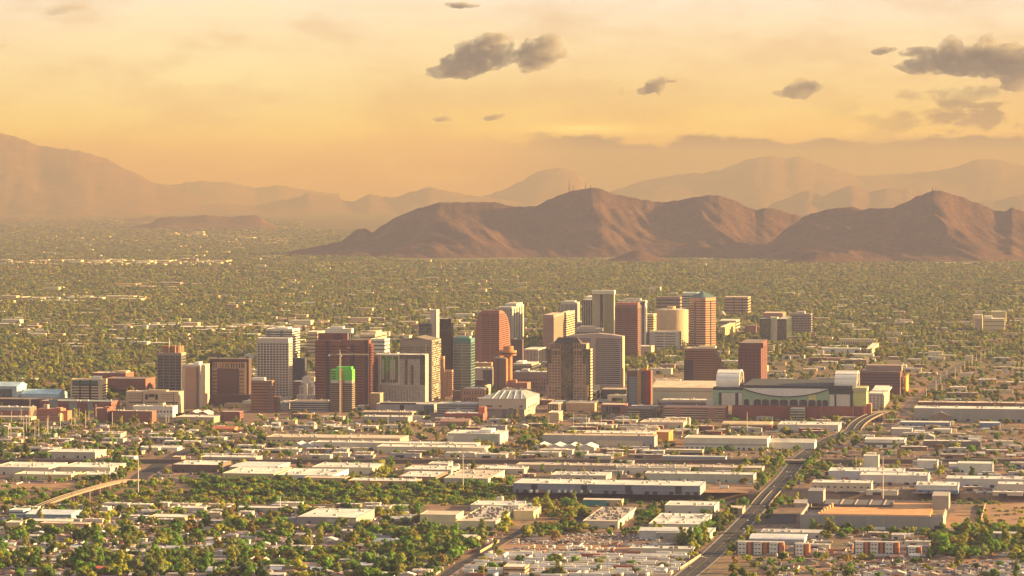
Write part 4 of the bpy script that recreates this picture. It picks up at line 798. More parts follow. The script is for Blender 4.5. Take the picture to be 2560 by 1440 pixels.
# dark brown framed tower on a stepped podium
b = Bld('framed_tower', 'dark brown frame shaped tower with a beige inner face and stepped dark podium', 'tower', 523, 622, 629, 897, 1012, short='the dark brown framed tower')
db = wall(DBROWN, name='dark_granite'); be = wall((.46, .30, .2), name='beige_stone')
MB().box(0, b.X(527), 0, b.D, 0, b.h).box(b.X(617), b.w, 0, b.D, 0, b.h).box(b.X(527), b.X(617), 0, b.D, b.Z(903), b.h).box(b.X(527), b.X(617), 14, b.D, 0, b.Z(903)).build('wall', db, b.root)
MB().box(b.X(528.5), b.X(611), 5, 13.8, 0, b.Z(904.5)).build('inner_face', be, b.root)
b.box('sun_painted_return', 611.5, 616.5, 904, 985, 1, 13.5, wall((.62, .42, .22), name='beige_stone'))  # sunlit strip: sunshine put into a lighter beige than the inner face
b.roof(roofm(ROOFB))
MB().box(b.X(542), b.X(595), 3, 5.2, 0, b.Z(921)).build('centre_slab', wall((.10, .062, .052), name='dark_granite'), b.root)
wn = MB().box(-1.3, 1.3, 4.6, 5.1, b.Z(919), b.Z(908.5)).build('window', M_GL, b.root); wn.location.x = b.X(533)
for x in (539, 549, 555.5, 563, 569, 577, 583, 590, 597, 603, 608): b.copyz(wn, dx=b.X(x) - b.X(533))
ws = MB().box(-1.7, 1.7, 4.6, 5.1, b.Z(930.5), b.Z(927)).build('window', M_GL, b.root); ws.location.x = b.X(533)
for r in range(7):
    for x in (533, 538.5, 599, 604.5):
        if r or x != 533: b.copyz(ws, dx=b.X(x) - b.X(533), dz=-r * 8.9 * b.k)
MB().box(b.X(514), b.X(634), -16, -1, 0, b.Z(985)).build('podium', db, b.root)
MB().box(b.X(490, -30), b.X(641, -30), -32, -16.2, 0, b.Z(1001)).build('podium', db, b.root)
b.box('podium_wall', 560, 643, 1003, 1036, -60, -33, wall((.44, .32, .19), name='tan_wall'))
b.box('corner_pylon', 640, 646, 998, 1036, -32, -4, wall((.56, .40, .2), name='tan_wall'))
b.box('corner_pier', 625, 634, 983, 1001, -18, -16.4, wall((.40, .2, .15), name='pink_stone'))
# stepped white art deco tower
b = Bld('art_deco_tower', 'stepped white art deco tower with a slim central shaft', 'tower', 742, 790, 793, 985, 1006, depth=40, short='the stepped white tower')
wm = wall((.66, .60, .54), name='white_stone'); bk = wall((.35, .2, .14), name='brick')
for xa, xb, yt, v0, v1 in ((742, 790, 986, 0, 40), (748, 785, 965, 4, 36), (752, 778, 956, 6, 34), (756, 772, 944, 9, 28), (759, 769, 941, 11, 26)):
    b.box('tier', xa, xb, yt, 1006 if yt > 980 else {965: 986, 956: 965, 944: 956, 941: 944}[yt] + .6, v0, v1, wm)
for i, (xa, xb, yt) in enumerate(((746, 786, 988), (750, 783, 967), (754, 776, 958))):
    n = int((xb - xa) / 3.6)
    for j in range(n + 1):
        x = xa + (xb - xa) * j / n; v = (0, 4, 6)[i]
        b.box('window_slot', x - .55, x + .55, yt, (1004, 985, 964)[i], v - .3, v + .2, M_GL)
b.box('tier', 759, 768, 958, 1006, -1.2, 4, wm)
b = Bld('brick_building', 'brown brick block half hidden behind the stepped white tower', B_, 731, 790, 797, 954, 996, depth=30)
MB().box(0, b.w, 0, b.D, 0, b.h).build('wall', bk, b.root); b.bands(0, b.w, 0, b.D, 0, b.h, 8, M_GL, .3); b.roof(roofm(ROOFW), units=4)
b.box('penthouse', 773, 786, 943, 954.5, 6, 24, wall(CREAM))
# big red stepped complex
b = Bld('red_stepped_tower', 'big stepped red granite tower complex with dark glass slots', 'tower', 788, 922, 928, 851, 1016, short='the red stepped tower')
rg = wall((.20, .08, .06), name='red_granite'); rd = wall((.12, .055, .05), name='dark_granite'); w850 = b.X(850)
MB().box(0, b.X(851), 0, b.D, 0, b.h).box(b.X(851), b.X(908), 4, b.D, 0, b.Z(850)).box(b.X(908), b.w, 0, b.D, 0, b.Z(849)).build('wall', rg, b.root)
MB().box(b.X(792), b.X(866), 10, b.D * .8, b.h - .5, b.Z(833)).build('upper_block', rg, b.root)
MB().box(b.X(833), b.X(851), 8, b.D * .7, b.h - .5, b.Z(836)).build('upper_block', rd, b.root)
b.bands(0, b.X(850), 0, b.D - 2, b.Z(1000), b.Z(862), 20, M_GLR, .45)
b.bands(b.X(852.5), b.X(906.5), 3.6, b.D - 4, b.Z(1012), b.Z(862), 22, M_GLR, .45)
for xa, xb, yt in ((814, 823, 852), (875, 883, 862), (911, 921, 851)): b.box('glass_slot', xa, xb, yt, 1016, -.9, 6, wall((.065, .045, .045), name='dark_glass'))
b.box('roof_slab', 788, 851, 850.4, 851.4, -.8, b.D, wall((.35, .2, .15)))
b.box('entrance_box', 868, 884, 866, 871, 2.0, 3.8, wall((.55, .24, .15), name='pink_stone'))
bay = MB().prism([(0, 0), (7, 0), (9.5, b.D * .12), (7, b.D * .24), (0, b.D * .24)], 0, b.Z(858), 'z').build('corner_bay', rg, b.root); bay.location.x = b.w - 4; bay.location.y = 3
for i in range(1, 4): b.copyz(bay, dy=b.D * .245 * i, dx=.0)
bb = MB().box(b.w - 4, b.w + 5.9, 2, b.D * .98, 0, 1.7).build('window_band', M_GLR, b.root); bb.location.z = b.Z(1005)
for i in range(1, 22): b.copyz(bb, dz=(b.Z(862) - b.Z(1005)) / 22 * i)
b.roof(roofm(ROOFB), b.X(852), b.X(907), 4, b.D, b.Z(850))
# green topped tower under construction and its crane
b = Bld('construction_tower', 'tower under construction with bright green sheathing on its top floors', 'tower', 826, 880, 887, 924, 1030, short='the green topped tower')
MB().box(0, b.w, 0, b.D, 0, b.Z(951)).build('wall', wall((.25, .2, .17), name='bare_concrete'), b.root)
b.bands(0, b.w, 0, b.D, 0, b.Z(958), 14, glass((.06, .055, .05), .2, .6), .6, 'glazing', .25)
b.bands(0, b.w, 0, b.D, 0, b.Z(958), 14, wall((.42, .30, .2), name='slab_edge'), .14, 'slab_edge', .8, off=0.0)
grn = wall((.11, .52, .05), .75, .3, name='green_sheathing')
MB().box(0, b.w, 0, b.D, b.Z(951) + .02, b.h).build('green_sheathing', grn, b.root)
MB().box(b.X(839), b.X(877), 6, b.D * .85, b.h + .02, b.Z(917)).build('green_penthouse', grn, b.root)
b.bands(b.w * .02, b.X(839), -.2, b.D, b.Z(949), b.Z(926), 4, M_GL, .4, pr=.2)
b.box('bare_panel', 827, 846, 951, 957, -.6, .2, wall(LGRAY)); b.box('bare_panel', 862, 880, 951, 957, -.6, .2, wall(LGRAY))
b.box('hoist_mast', 849.5, 856, 924, 1030, -3.4, -.3, wall((.50, .22, .07), name='orange_hoist'))
b.box('green_corner', 880, 880.6, 921, 951, 0, 3, grn)
c = Bld('tower_crane', 'white tower crane with a long level jib above the green topped tower', 'crane', 849, 852, 0, 873, 1034, depth=3, occ=False)
cw = metal((.72, .66, .58)); cm = MB()
for x, y in ((0, 0), (1.9, 0), (0, 1.9), (1.9, 1.9)): cm.box(x - .17, x + .17, y - .17, y + .17, 0, c.Z(884))
z = 0; i = 0
while z < c.Z(890):
    cm.tube((0 if i % 2 else 1.9, 0, z), (1.9 if i % 2 else 0, 0, z + 2.6), .12, n=4).tube((1.9, 0 if i % 2 else 1.9, z), (1.9, 1.9 if i % 2 else 0, z + 2.6), .12, n=4); z += 2.6; i += 1
cm.build('mast', cw, c.root)
zj = c.Z(887); L0 = c.X(820); L1 = c.X(921)
jm = MB().box(L0, L1, .2, .5, zj, zj + .35).box(L0, L1, 1.5, 1.8, zj, zj + .35).box(c.X(842), L1, .85, 1.15, zj + 2.0, zj + 2.3)
x = c.X(842); k = 0
while x < L1 - 2:
    jm.tube((x, .35, zj), (x + 1.2, 1, zj + 2.1), .13, n=4).tube((x + 1.2, 1, zj + 2.1), (x + 2.4, 1.6, zj), .13, n=4); x += 2.4
jm.build('jib', cw, c.root)
MB().box(L0, L0 + 3, 0, 2, zj - 2.8, zj - .05).build('counterweight', wall(LGRAY), c.root)
MB().tube((1, 1, zj), (.2, 1, c.Z(873)), .45, .2).tube((.2, 1, c.Z(873)), (L0 + 2, 1, zj + .3), .12, n=4).tube((.2, 1, c.Z(873)), (c.X(890), 1, zj + 2.2), .12, n=4).build('apex_frame', cw, c.root)
MB().box(2.0, 4.0, -.6, 1.4, zj - 3, zj - .3).build('cab', wall(WHITE), c.root)
# grey hotel with a white framed window field
b = Bld('patterned_hotel', 'wide grey hotel with a big white framed glass panel and scattered windows', 'hotel', 935, 1063, 1066, 886, 1014, depth=34, short='the grey patterned hotel')
g = wall((.36, .32, .30), name='grey_panel')
MB().box(0, b.w, 0, b.D, 0, b.h).build('wall', g, b.root); b.roof(roofm(ROOFW), units=4)
fw = wall((.66, .63, .60), name='white_frame')
def frame(b, xa, xb, ya, yb, t, m, v=-1.2, part='white_frame'):
    MB().box(b.X(xa), b.X(xb), v, .2, b.Z(ya) - t, b.Z(ya)).box(b.X(xa), b.X(xb), v, .2, b.Z(yb), b.Z(yb) + t).box(b.X(xa), b.X(xa) + t, v, .2, b.Z(yb) + t, b.Z(ya) - t).box(b.X(xb) - t, b.X(xb), v, .2, b.Z(yb) + t, b.Z(ya) - t).build(part, m, b.root)
b.box('glass_panel', 952.5, 996.5, 889, 956, -.45, .3, glass((.06, .065, .045), .1, .9))
frame(b, 951, 998, 886.5, 960.5, 1.3, fw)
for x in (967, 981): b.box('mullion', x - .3, x + .3, 888, 958, -.8, -.4, fw)
for r in range(9):
    for x in (957, 977.5, 985):
        y = 899 + r * 5.6
        b.box('framed_window', x - 2.4, x + 2.4, y, y + 3.6, -.7, -.4, fw); b.box('window', x - 1.1, x + 1.1, y + .9, y + 2.7, -.85, -.65, M_GL)
b.box('glass_strip', 998, 1063, 887, 897, -.4, .2, glass((.07, .055, .05), .15, .7)); b.box('glass_strip', 936, 945, 890, 1000, -.4, .2, glass((.09, .07, .06), .2, .6))
for xa, xb, ya in ((1012, 1019, 898), (1027, 1034, 912), (1050, 1063, 888)): b.box('glass_strip', xa, xb, ya, 961, -.4, .2, glass((.07, .05, .045), .15, .7))
rr = random.Random(5)
for r in range(9):
    y = 966 + r * 4.4
    b.bands(0, 0, 0, 0, 0, 1, 1, M_GL) if False else None
    mw = MB()
    for i in range(14):
        x = 951 + i * 7.3 + rr.uniform(-.6, .6)
        if rr.random() < .8: mw.box(b.X(x), b.X(x + 2.6), -.3, .1, b.Z(y + 1.9), b.Z(y))
    mw.build('window_row', M_GL, b.root)
for x in (1004, 1008, 1023, 1038, 1044):
    for r in range(7):
        if rr.random() < .7: b.box('window', x, x + 2, 900 + r * 8.5, 902.2 + r * 8.5, -.3, .2, M_GL)
b.box('dark_base', 950, 1050, 1004, 1009, -.6, .2, wall((.05, .045, .045)))
# grey glass tower behind the hotel, with a glittering right flank
b = Bld('glass_tower', 'broad grey green glass tower with a slanting roof and glittering right flank', 'tower', 1000, 1080, 1102, 845, 1002, short='the broad grey glass tower')
gg = glass((.10, .085, .06), .14, .8)
h0, h1 = b.Z(848), b.Z(842)
MB().prism([(0, 0), (b.w, 0), (b.w, b.Z(850)), (b.w * .82, h0), (b.w * .5, h1), (0, b.Z(851))], 0, b.D, 'y').build('wall', wall((.20, .17, .13)), b.root)
MB().box(-.3, b.w + .3, -.3, b.D + .3, 0, b.Z(856)).build('glazing', gg, b.root)
b.bands(0, b.w, 0, b.D, 0, b.Z(864), 26, wall((.42, .37, .32), name='spandrel'), .2, 'spandrel', .5)
b.box('crown_band', 1000, 1080, 850, 864, -.6, .1, wall((.26, .22, .17)))
for x in (1078.5, 1064): b.box('fin', x, x + 1.2, 858, 1002, -1.2, .2, wall((.5, .46, .4)))
fl = MB(); rr = random.Random(3)
for r in range(26):
    for j in range(7):
        if rr.random() < .5: fl.box(b.w + .3, b.w + .75, b.D * (j + .1) / 7, b.D * (j + .8) / 7, b.h * (r + .2) / 27, b.h * (r + .8) / 27)
fl.build('flank_glints', metal((.55, .5, .42), .3), b.root)  # random pale panels paint the sparkle of the flank glass
# red tower with curved shoulders
b = Bld('curved_red_tower', 'red granite tower with a rounded left shoulder and a curving top on the right', 'tower', 1187, 1248, 1275, 776, 916, short='the red curved tower')
hh = b.h
def arc(xa, xb, ya, yb, n=10):      # quarter ellipse from (xa, yb) up to (xb, ya) in front-plane metres
    X0, X1, Z0, Z1 = b.X(xa), b.X(xb), b.Z(yb), b.Z(ya)
    return [(X1 + (X0 - X1) * math.cos(math.pi / 2 * i / n), Z0 + (Z1 - Z0) * math.sin(math.pi / 2 * i / n)) for i in range(n + 1)]
la = arc(1187, 1207, 776, 850)
prof = [(0, 0), (b.w, 0), (b.w, hh)] + la[::-1]
Dp = b.D
# side profile: the flank seen on the right curves in towards the top at the back
side = [(0, 0), (Dp, 0), (Dp, b.Z(846))] + [(Dp * (.08 + .92 * math.cos(math.pi / 2 * i / 8)), b.Z(846) + (hh - b.Z(846)) * math.sin(math.pi / 2 * i / 8)) for i in range(1, 9)] + [(0, hh)]
def at_h(z):
    """front width start and depth of the tower at height z"""
    zc = b.Z(850); x = 0.0 if z <= zc else b.X(1207) * (1 - math.sqrt(max(0, 1 - ((z - zc) / (hh - zc)) ** 2)))
    zs = b.Z(846); D = Dp if z <= zs else Dp * (.08 + .92 * math.sqrt(max(0, 1 - ((z - zs) / (hh - zs)) ** 2)))
    return x, D
mb = MB(); N = 40; lv = [hh * i / N * 1.0 for i in range(N)] + [hh * (1 - .012), hh * (1 - .003), hh]
prev = None
for z in lv:
    x, D = at_h(z); base = len(mb.v); mb.v += [(x, 0, z), (b.w, 0, z), (b.w, D, z), (x, D, z)]
    if prev is not None:
        for i in range(4): mb.f.append((prev + i, prev + (i + 1) % 4, base + (i + 1) % 4, base + i)); mb.m.append(0)
    prev = base
mb.f.append((prev, prev + 1, prev + 2, prev + 3)); mb.m.append(0)
rgn = wall((.28, .115, .085), name='red_granite'); mb.build('wall', rgn, b.root)
nb = 25
for i in range(nb):
    z = hh * (.03 + .92 * i / nb); x, D = at_h(z + 2); st = hh * .92 / nb
    MB().box(max(x, b.X(1205)) + .5, b.w + .35, -.35, D * .93, z, z + st * .46).build('window_band', M_GLR, b.root)
MB().box(b.w - .8, b.w + .8, -.8, .8, 0, hh).build('corner_rib', wall((.42, .2, .13), name='red_granite'), b.root)
MB().box(b.X(1225), b.X(1226.5), -.7, .2, 0, hh * .94).build('front_rib', rgn, b.root)
# hotel with a revolving restaurant
b = Bld('restaurant_tower_hotel', 'brown hotel slab with an orange revolving restaurant disc above it', 'tower', 1233, 1265, 1273, 896, 982, short='the revolving restaurant tower')
bw = wall((.23, .125, .095), name='brown_concrete'); ow = wall((.48, .22, .10), name='orange_concrete')
MB().box(0, b.w, 0, b.D, 0, b.h).build('wall', bw, b.root); b.roof(roofm(ROOFT), units=4)
MB().box(b.X(1244.5), b.X(1246), -.6, .2, 0, b.h).build('dark_joint', wall(DARK), b.root)  # dark strip down the front
st = b.h / 17
bb = MB().box(b.w - .2, b.w + 1.4, 2, b.D - 2, 0, st * .45).build('balcony', wall((.6, .36, .18), name='balcony'), b.root)
for i in range(1, 17): b.copyz(bb, dz=st * i)
cx, cv = b.X(1268, 14), 14 + 8
disc(b, 'shaft', cx + 3, cv, 6.2, 0, b.Z(889), ow, n=16)
r = (b.X(1289, cv) - b.X(1245, cv)) / 2
disc(b, 'restaurant_disc', cx, cv, r * .93, b.Z(889.5), b.Z(886), ow, r); disc(b, 'restaurant_disc', cx, cv, r * .96, b.Z(886), b.Z(882), glass((.05, .03, .02), .2, .6)); disc(b, 'restaurant_disc', cx, cv, r, b.Z(882), b.Z(877), ow, r * .98)
disc(b, 'drum', cx + 1, cv, r * .57, b.Z(877), b.Z(866), ow)
b.box('podium', 1262, 1318, 957, 985, 6, 50, wall((.33, .15, .11), name='red_concrete')); b.box('podium', 1278, 1290, 950, 958, 10, 24, wall((.42, .2, .14), name='red_concrete'))
# basketball arena
b = Bld('arena', 'low beige arena with a faceted grey roof crossed by white ribs', 'arena', 1197, 1316, 1378, 998, 1044, short='the arena')
b.D = min(b.D, 150.0)
aw = wall((.47, .40, .34), name='beige_panel'); W_, D_ = b.w, b.D
z1, z2, z3 = b.Z(1022), b.Z(996.5), b.Z(981.5)
MB().box(W_ * .12, W_ * .95, 4, D_ - 6, 0, z1).build('lower_wall', wall((.33, .29, .27), name='concrete'), b.root)
MB().box(0, W_, 0, D_, z1 - .1, z2).build('wall', wall((.50, .43, .36), name='beige_panel'), b.root)
i0, i1, j0, j1 = W_ * .32, W_ * .8, D_ * .38, D_ * .66
mb = MB(); mb.v = [(-1, -1, z2), (W_ + 1, -1, z2), (W_ + 1, D_ + 1, z2), (-1, D_ + 1, z2), (i0, j0, z3), (i1, j0, z3), (i1, j1, z3), (i0, j1, z3)]
mb.f = [(0, 1, 5, 4), (1, 2, 6, 5), (2, 3, 7, 6), (3, 0, 4, 7), (4, 5, 6, 7)]; mb.m = [0] * 5
mb.build('roof', roofm((.27, .27, .29)), b.root)
for i in range(5):
    xa = i0 + (i1 - i0) * i / 4; xb = W_ * .32 + W_ * .62 * i / 4
    MB().tube((xb - 4, 1, z2 + .4), (xa, j0, z3 + .5), .6, n=5).build('roof_rib', wall((.72, .68, .62), name='white_rib'), b.root)
for xa, xb in ((1215, 1231), (1247, 1254), (1298, 1306)): b.box('window_strip', xa, xb, 1013, 1017, -.4, .2, M_GL)
b.box('entrance_recess', 1255, 1298, 1016, 1044, 2.5, 4.2, wall((.2, .18, .175)))
mb = MB(); n = 10; xa, xb = b.X(1269), b.X(1285); zc = b.Z(1022); rr_ = (xb - xa) / 2
mb.prism([(xa, 0), (xb, 0), (xb, zc)] + [((xa + xb) / 2 + rr_ * math.cos(math.pi * i / n), zc + rr_ * .55 * math.sin(math.pi * i / n)) for i in range(1, n)] + [(xa, zc)], -1.5, 2.4, 'y').build('entrance_glass', glass((.16, .18, .17), .2, .6), b.root)
mb = MB()
for i in range(n):
    a0, a1 = math.pi * i / n, math.pi * (i + 1) / n
    mb.tube(((xa + xb) / 2 + rr_ * 1.08 * math.cos(a0), -1.7, zc + rr_ * .6 * math.sin(a0)), ((xa + xb) / 2 + rr_ * 1.08 * math.cos(a1), -1.7, zc + rr_ * .6 * math.sin(a1)), .5, n=4)
mb.build('entrance_arch', wall((.72, .68, .62), name='white_rib'), b.root)
for j in range(6):
    MB().box(W_ - .2, W_ + .4, D_ * (.12 + .13 * j), D_ * (.19 + .13 * j), z1 + 1, z1 + 4).build('side_opening', M_GL, b.root)
# stepped granite and glass tower with a dark hipped crown
b = Bld('stepped_granite_tower', 'stepped granite and dark glass tower with a dark hipped crown before the wide hotel', 'tower', 1366, 1474, 1477, 888, 1004, short='the stepped granite tower')
gr = wall((.40, .27, .19), name='pink_granite'); gd_ = glass((.05, .04, .03), .1, .9); D_ = b.D = 46
b.box('dark_glass_body', 1368, 1473, 872, 1004, 2, D_, gd_)
b.box('granite_wing', 1379, 1402, 872, 1004, 0, 4, gr); b.box('granite_wing', 1433, 1456, 872, 1004, 0, 4, gr)
b.box('granite_wing', 1371, 1402.2, 909, 1004, -.6, 3, gr); b.box('granite_wing', 1432.8, 1464, 909, 1004, -.6, 3, gr)
b.box('granite_wing', 1366, 1402.4, 962, 1004, -1.2, 3, gr); b.box('granite_wing', 1432.6, 1470, 962, 1004, -1.2, 3, gr)
b.box('upper_tier', 1373, 1466, 859, 872.2, 3, D_ - 4, gr)
b.box('centre_glass', 1402.6, 1432.4, 855, 1004, -2.2, 3, glass((.045, .04, .03), .08, 1.0)); b.box('centre_glass', 1428, 1431, 858, 1004, -2.6, -2, glass((.02, .02, .02), .1, .7))
for i in range(5): b.box('tall_window', 1376 + i * 5.0, 1379 + i * 5.0, 860.5, 871, 2.6, 3.2, gd_)
for i in range(5): b.box('tall_window', 1437 + i * 5.8, 1440.5 + i * 5.8, 860.5, 871, 2.6, 3.2, gd_)
for i in range(3):
    for x in (1381, 1435): b.box('tall_window', x + i * 7.0, x + 5 + i * 7.0, 876, 888, -.3, .2, gd_)
for r in range(16):
    y = 891 + r * 7.0
    for xs, v in (((1381, 1388, 1395, 1435, 1442, 1449), -.3), ((1373, 1457.5), -.9)):
        if v < -.5 and y < 910: continue
        vv = v if y < 909 else (-.9 if y < 962 else -1.5)
        for x in xs: b.box('window', x, x + 4.6, y, y + 3.6, vv, vv + .5, gd_ if r < 8 or (r * 7 + int(x)) % 3 else glass((.25, .17, .08), .15, .9))
x0, x1 = b.X(1382, 6), b.X(1452, 6); y0, y1 = 5, D_ - 6; zc, zt = b.Z(859), b.Z(844); ix = (x1 - x0) * .16; iy = (y1 - y0) * .42
mb = MB(); mb.v = [(x0, y0, zc), (x1, y0, zc), (x1, y1, zc), (x0, y1, zc), (x0 + ix, y0 + iy, zt), (x1 - ix, y0 + iy, zt), (x1 - ix, y1 - iy, zt), (x0 + ix, y1 - iy, zt)]
mb.f = [(0, 1, 5, 4), (1, 2, 6, 5), (2, 3, 7, 6), (3, 0, 4, 7), (4, 5, 6, 7)]; mb.m = [0] * 5
mb.build('crown_roof', wall((.075, .055, .055), name='dark_roof'), b.root); b.box('crown_wall', 1402, 1433, 855.5, 860, 2.9, 8, wall((.10, .08, .07)))
b.box('flank_bays', 1474.3, 1476.5, 872, 1004, 3, 30, wall((.62, .46, .28), name='pink_granite'))  # lit flank: sunlight painted in as a paler granite
b.bands(b.X(1474), b.X(1476.6), 3, 30, 0, b.Z(874), 18, gd_, .35, pr=.3)
# wide banded hotel
b = Bld('wide_hotel', 'very wide grey hotel slab with thin dark window lines and a gold right edge', 'hotel', 1412, 1556, 1562, 835, 975, depth=30, short='the wide grey hotel')
hm = wall((.43, .35, .32), name='grey_panel')
MB().prism([(0, 0), (b.w, 0), (b.w, b.Z(840)), (b.X(1530), b.Z(836)), (b.X(1495), b.Z(833)), (b.X(1420), b.Z(839)), (0, b.Z(843))], 0, b.D, 'y').build('wall', hm, b.root)
st = (b.Z(848) - b.Z(958)) / 22
for xa, xb in ((1418, 1477), (1489, 1550), (1552, 1554.5)):
    o = MB().box(b.X(xa), b.X(xb), -.3, .3, 0, st * .42).build('window_band', M_GL, b.root); o.location.z = b.Z(958)
    for i in range(1, 23): b.copyz(o, dz=st * i)
MB().box(b.w - .5, b.w + .6, 1, b.D, 0, b.Z(840)).build('end_wall', wall((.62, .48, .28), name='cream_or_sunlit_panel'), b.root)  # gold of the sunlit end put into its wall colour
# colourful slim tower
b = Bld('colourful_tower', 'slim dark tower with slate blue, orange and dark red vertical stripes', 'tower', 1567, 1627, 1632, 927, 1024, depth=30, short='the colourful striped tower')
MB().box(0, b.w, 0, b.D, 0, b.h).build('wall', wall((.13, .085, .06), name='brown_panel'), b.root); b.roof(roofm(ROOFB), units=3)
b.box('blue_panel', 1573, 1592, 942, 1022, -.6, .2, wall((.20, .24, .32), name='blue_panel')); b.box('orange_panel', 1593, 1602, 927, 1010, -.7, .2, wall((.42, .23, .075), name='orange_panel'))
b.box('red_panel', 1613, 1627, 925, 1012, -.8, 8, wall((.24, .05, .045), name='red_panel'))
for r in range(12):
    for x in (1575, 1581, 1587): b.box('window', x, x + 3.2, 945 + r * 6.3, 948.4 + r * 6.3, -.85, -.5, M_GLB)
    b.box('window', 1604, 1611, 932 + r * 6.6, 935.5 + r * 6.6, -.3, .2, M_GL)
MB().prism([(b.X(1595), b.h), (b.X(1616), b.h), (b.X(1618), b.Z(913)), (b.X(1614), b.Z(920)), (b.X(1600), b.Z(922))], 4, 16, 'y').build('roof_fin', wall((.62, .30, .06), name='orange_panel'), b.root)
b.box('roof_mast', 1616.4, 1617.6, 900, 916, 8, 9, wall(WHITE))
# white capped tallest tower
b = Bld('capped_tower', 'tallest tower, olive shaft under an overhanging white cap with masts', 'tower', 1511, 1534, 1536, 730, 862, depth=26, short='the white capped tower')
cap = wall((.72, .66, .56), name='white_cap')
MB().box(0, b.w, 0, b.D, 0, b.Z(735)).build('shaft', wall((.36, .30, .15), name='olive_panel'), b.root)
b.piers(0, b.w, 0, b.D, 0, b.Z(736), 8, wall((.30, .25, .13), name='olive_rib'), .25, 'rib', .4)
b.box('cap', 1479, 1535, 726, 735, -1, 30, cap); b.box('white_edge', 1533.2, 1535.6, 726.5, 862, -1.3, 4, cap)
b.box('recessed_block', 1480, 1504, 737, 862, 8, 28, wall((.46, .38, .26), name='olive_panel')); b.box('glass_slot', 1500, 1508, 736, 862, 5, 8, M_GL)
b.box('neck', 1508, 1511, 735, 862, 3, 26, wall((.55, .46, .3), name='white_cap'))
for x in (1496, 1501, 1505, 1513): b.box('roof_mast', x - .5, x + .5, 721, 726.2, 8, 9, wall((.2, .17, .15)))
b.box('roof_dish', 1498, 1506, 722.5, 724.5, 9.5, 12, wall((.2, .17, .15)))
# white crowned tower behind the red banded one
b = Bld('crowned_tower', 'dark tower with white corner edges and a scalloped white crown', 'tower', 1547, 1613, 1618, 755, 872, depth=30, occ=False)
MB().box(0, b.w, 0, b.D, 0, b.h).build('wall', wall((.16, .11, .10), name='dark_panel'), b.root)
b.bands(0, b.w, 0, b.D, 0, b.h * .97, 26, M_GL, .4)
cw_ = wall((.70, .65, .58), name='white_crown'); mb = MB()
n = 5
for i in range(n):
    xa = -1.5 + (b.w + 3) * i / n; xb = -1.5 + (b.w + 3) * (i + 1) / n; c_ = (xa + xb) / 2; r_ = (xb - xa) / 2
    mb.prism([(xa, b.Z(751)), (xa, b.Z(757.5)), (xa + .4, b.Z(757.5))] + [(c_ - r_ * .85 * math.cos(math.pi * k / 6), b.Z(757.5) + (b.Z(753) - b.Z(757.5)) * math.sin(math.pi * k / 6)) for k in range(7)] + [(xb, b.Z(757.5)), (xb, b.Z(751))], -1.5, b.D + 1, 'y')
mb.build('crown', cw_, b.root)
b.box('penthouse', 1564, 1602, 746, 751.2, 5, 24, wall((.55, .5, .46)))
b.box('white_edge', 1611, 1613.6, 756, 872, -1.2, b.D, cw_); b.box('white_edge', 1603.5, 1605, 762, 872, -1.2, .4, cw_)
# round cream tower
b = Bld('round_tower', 'broad round cream tower with a blank rippled wall and a lit right side', 'tower', 1636, 1716, 1718, 775, 864, depth=20, occ=False, short='the round cream tower')
g, h_ = tog(b.P); occ_add(g, g + b.w, h_, h_ + 60)
r_ = b.w / 2
m, t, bs = new_mat('rippled_concrete'); tc = t.node('ShaderNodeTexCoord'); mp = t.node('ShaderNodeMapping', ins={3: (.35, .35, .05)}); t.l.new(tc.outputs['Object'], mp.inputs[0])
nz = t.noise(mp.outputs[0], 1.0, 3.0); t.l.new(t.ramp(nz, [(.3, (.42, .31, .22)), (.7, (.54, .42, .31))]), bs.inputs['Base Color']); bp = t.node('ShaderNodeBump', ins={'Strength': .6, 'Distance': 1.0}); t.l.new(nz, bp.inputs['Height']); t.l.new(bp.outputs[0], bs.inputs['Normal']); bs.inputs['Roughness'].default_value = .9
mb = MB().tube((r_, r_, 0), (r_, r_, b.h), r_, n=48); mb.build('wall', m, b.root)
disc(b, 'roof', r_, r_, r_ * .96, b.h, b.Z(773.5), roofm(ROOFT), r_ * .8)
disc(b, 'plant_room', r_ - 2, r_ - 3, r_ * .27, b.Z(773.5), b.Z(766.5), wall((.55, .4, .26)), n=16)
b.box('entrance_block', 1632, 1640, 780, 864, r_ - 4, r_ + 6, wall((.5, .38, .25)))
# tower with the green pyramid roof, turned to the grid
P = gp(1757, 872); sz = 1
root = empty('pyramid_roof_tower', P, -GA + R(-38)); tag(root, 'banded pink tower standing cornerwise under a green pyramid roof', 'tower'); LM.append(('the green pyramid roofed tower', 1757, 866))
k = P.y / F; Sx = 55 * k; zt = (872 - 743) * k; za = (872 - 727.5) * k
pk = wall((.50, .29, .2), name='pink_stone'); HS = Sx / 2
def cham(s, c=.16): return [(-s, -s + 2 * s * c), (-s + 2 * s * c, -s), (s - 2 * s * c, -s), (s, -s + 2 * s * c), (s, s - 2 * s * c), (s - 2 * s * c, s), (-s + 2 * s * c, s), (-s, s - 2 * s * c)]
MB().prism(cham(HS), 0, zt, 'z').build('wall', pk, root)
o = MB().prism(cham(HS + .3), 0, zt / 22 * .45, 'z').build('window_band', M_GLR, root); o.location.z = zt * .06
for i in range(1, 20):
    c = o.copy(); COL.objects.link(c); c.parent = root; c.location.z = zt * .06 + zt * .9 / 20 * i
for s_, ax in ((-1, 0), (1, 1)):
    if ax: MB().box(HS - .2, HS + .7, -1.6, 1.6, 0, zt * .92).build('glass_slot', M_GL, root)
    else: MB().box(-1.6, 1.6, -HS - .7, -HS + .2, 0, zt * .92).build('glass_slot', M_GL, root)
mb = MB(); q = cham(HS + 1.0, .1); mb.v = [(x, y, zt) for x, y in q] + [(0, 0, za)]; mb.f = [(i, (i + 1) % 8, 8) for i in range(8)] + [tuple(range(8))[::-1]]; mb.m = [0] * 9
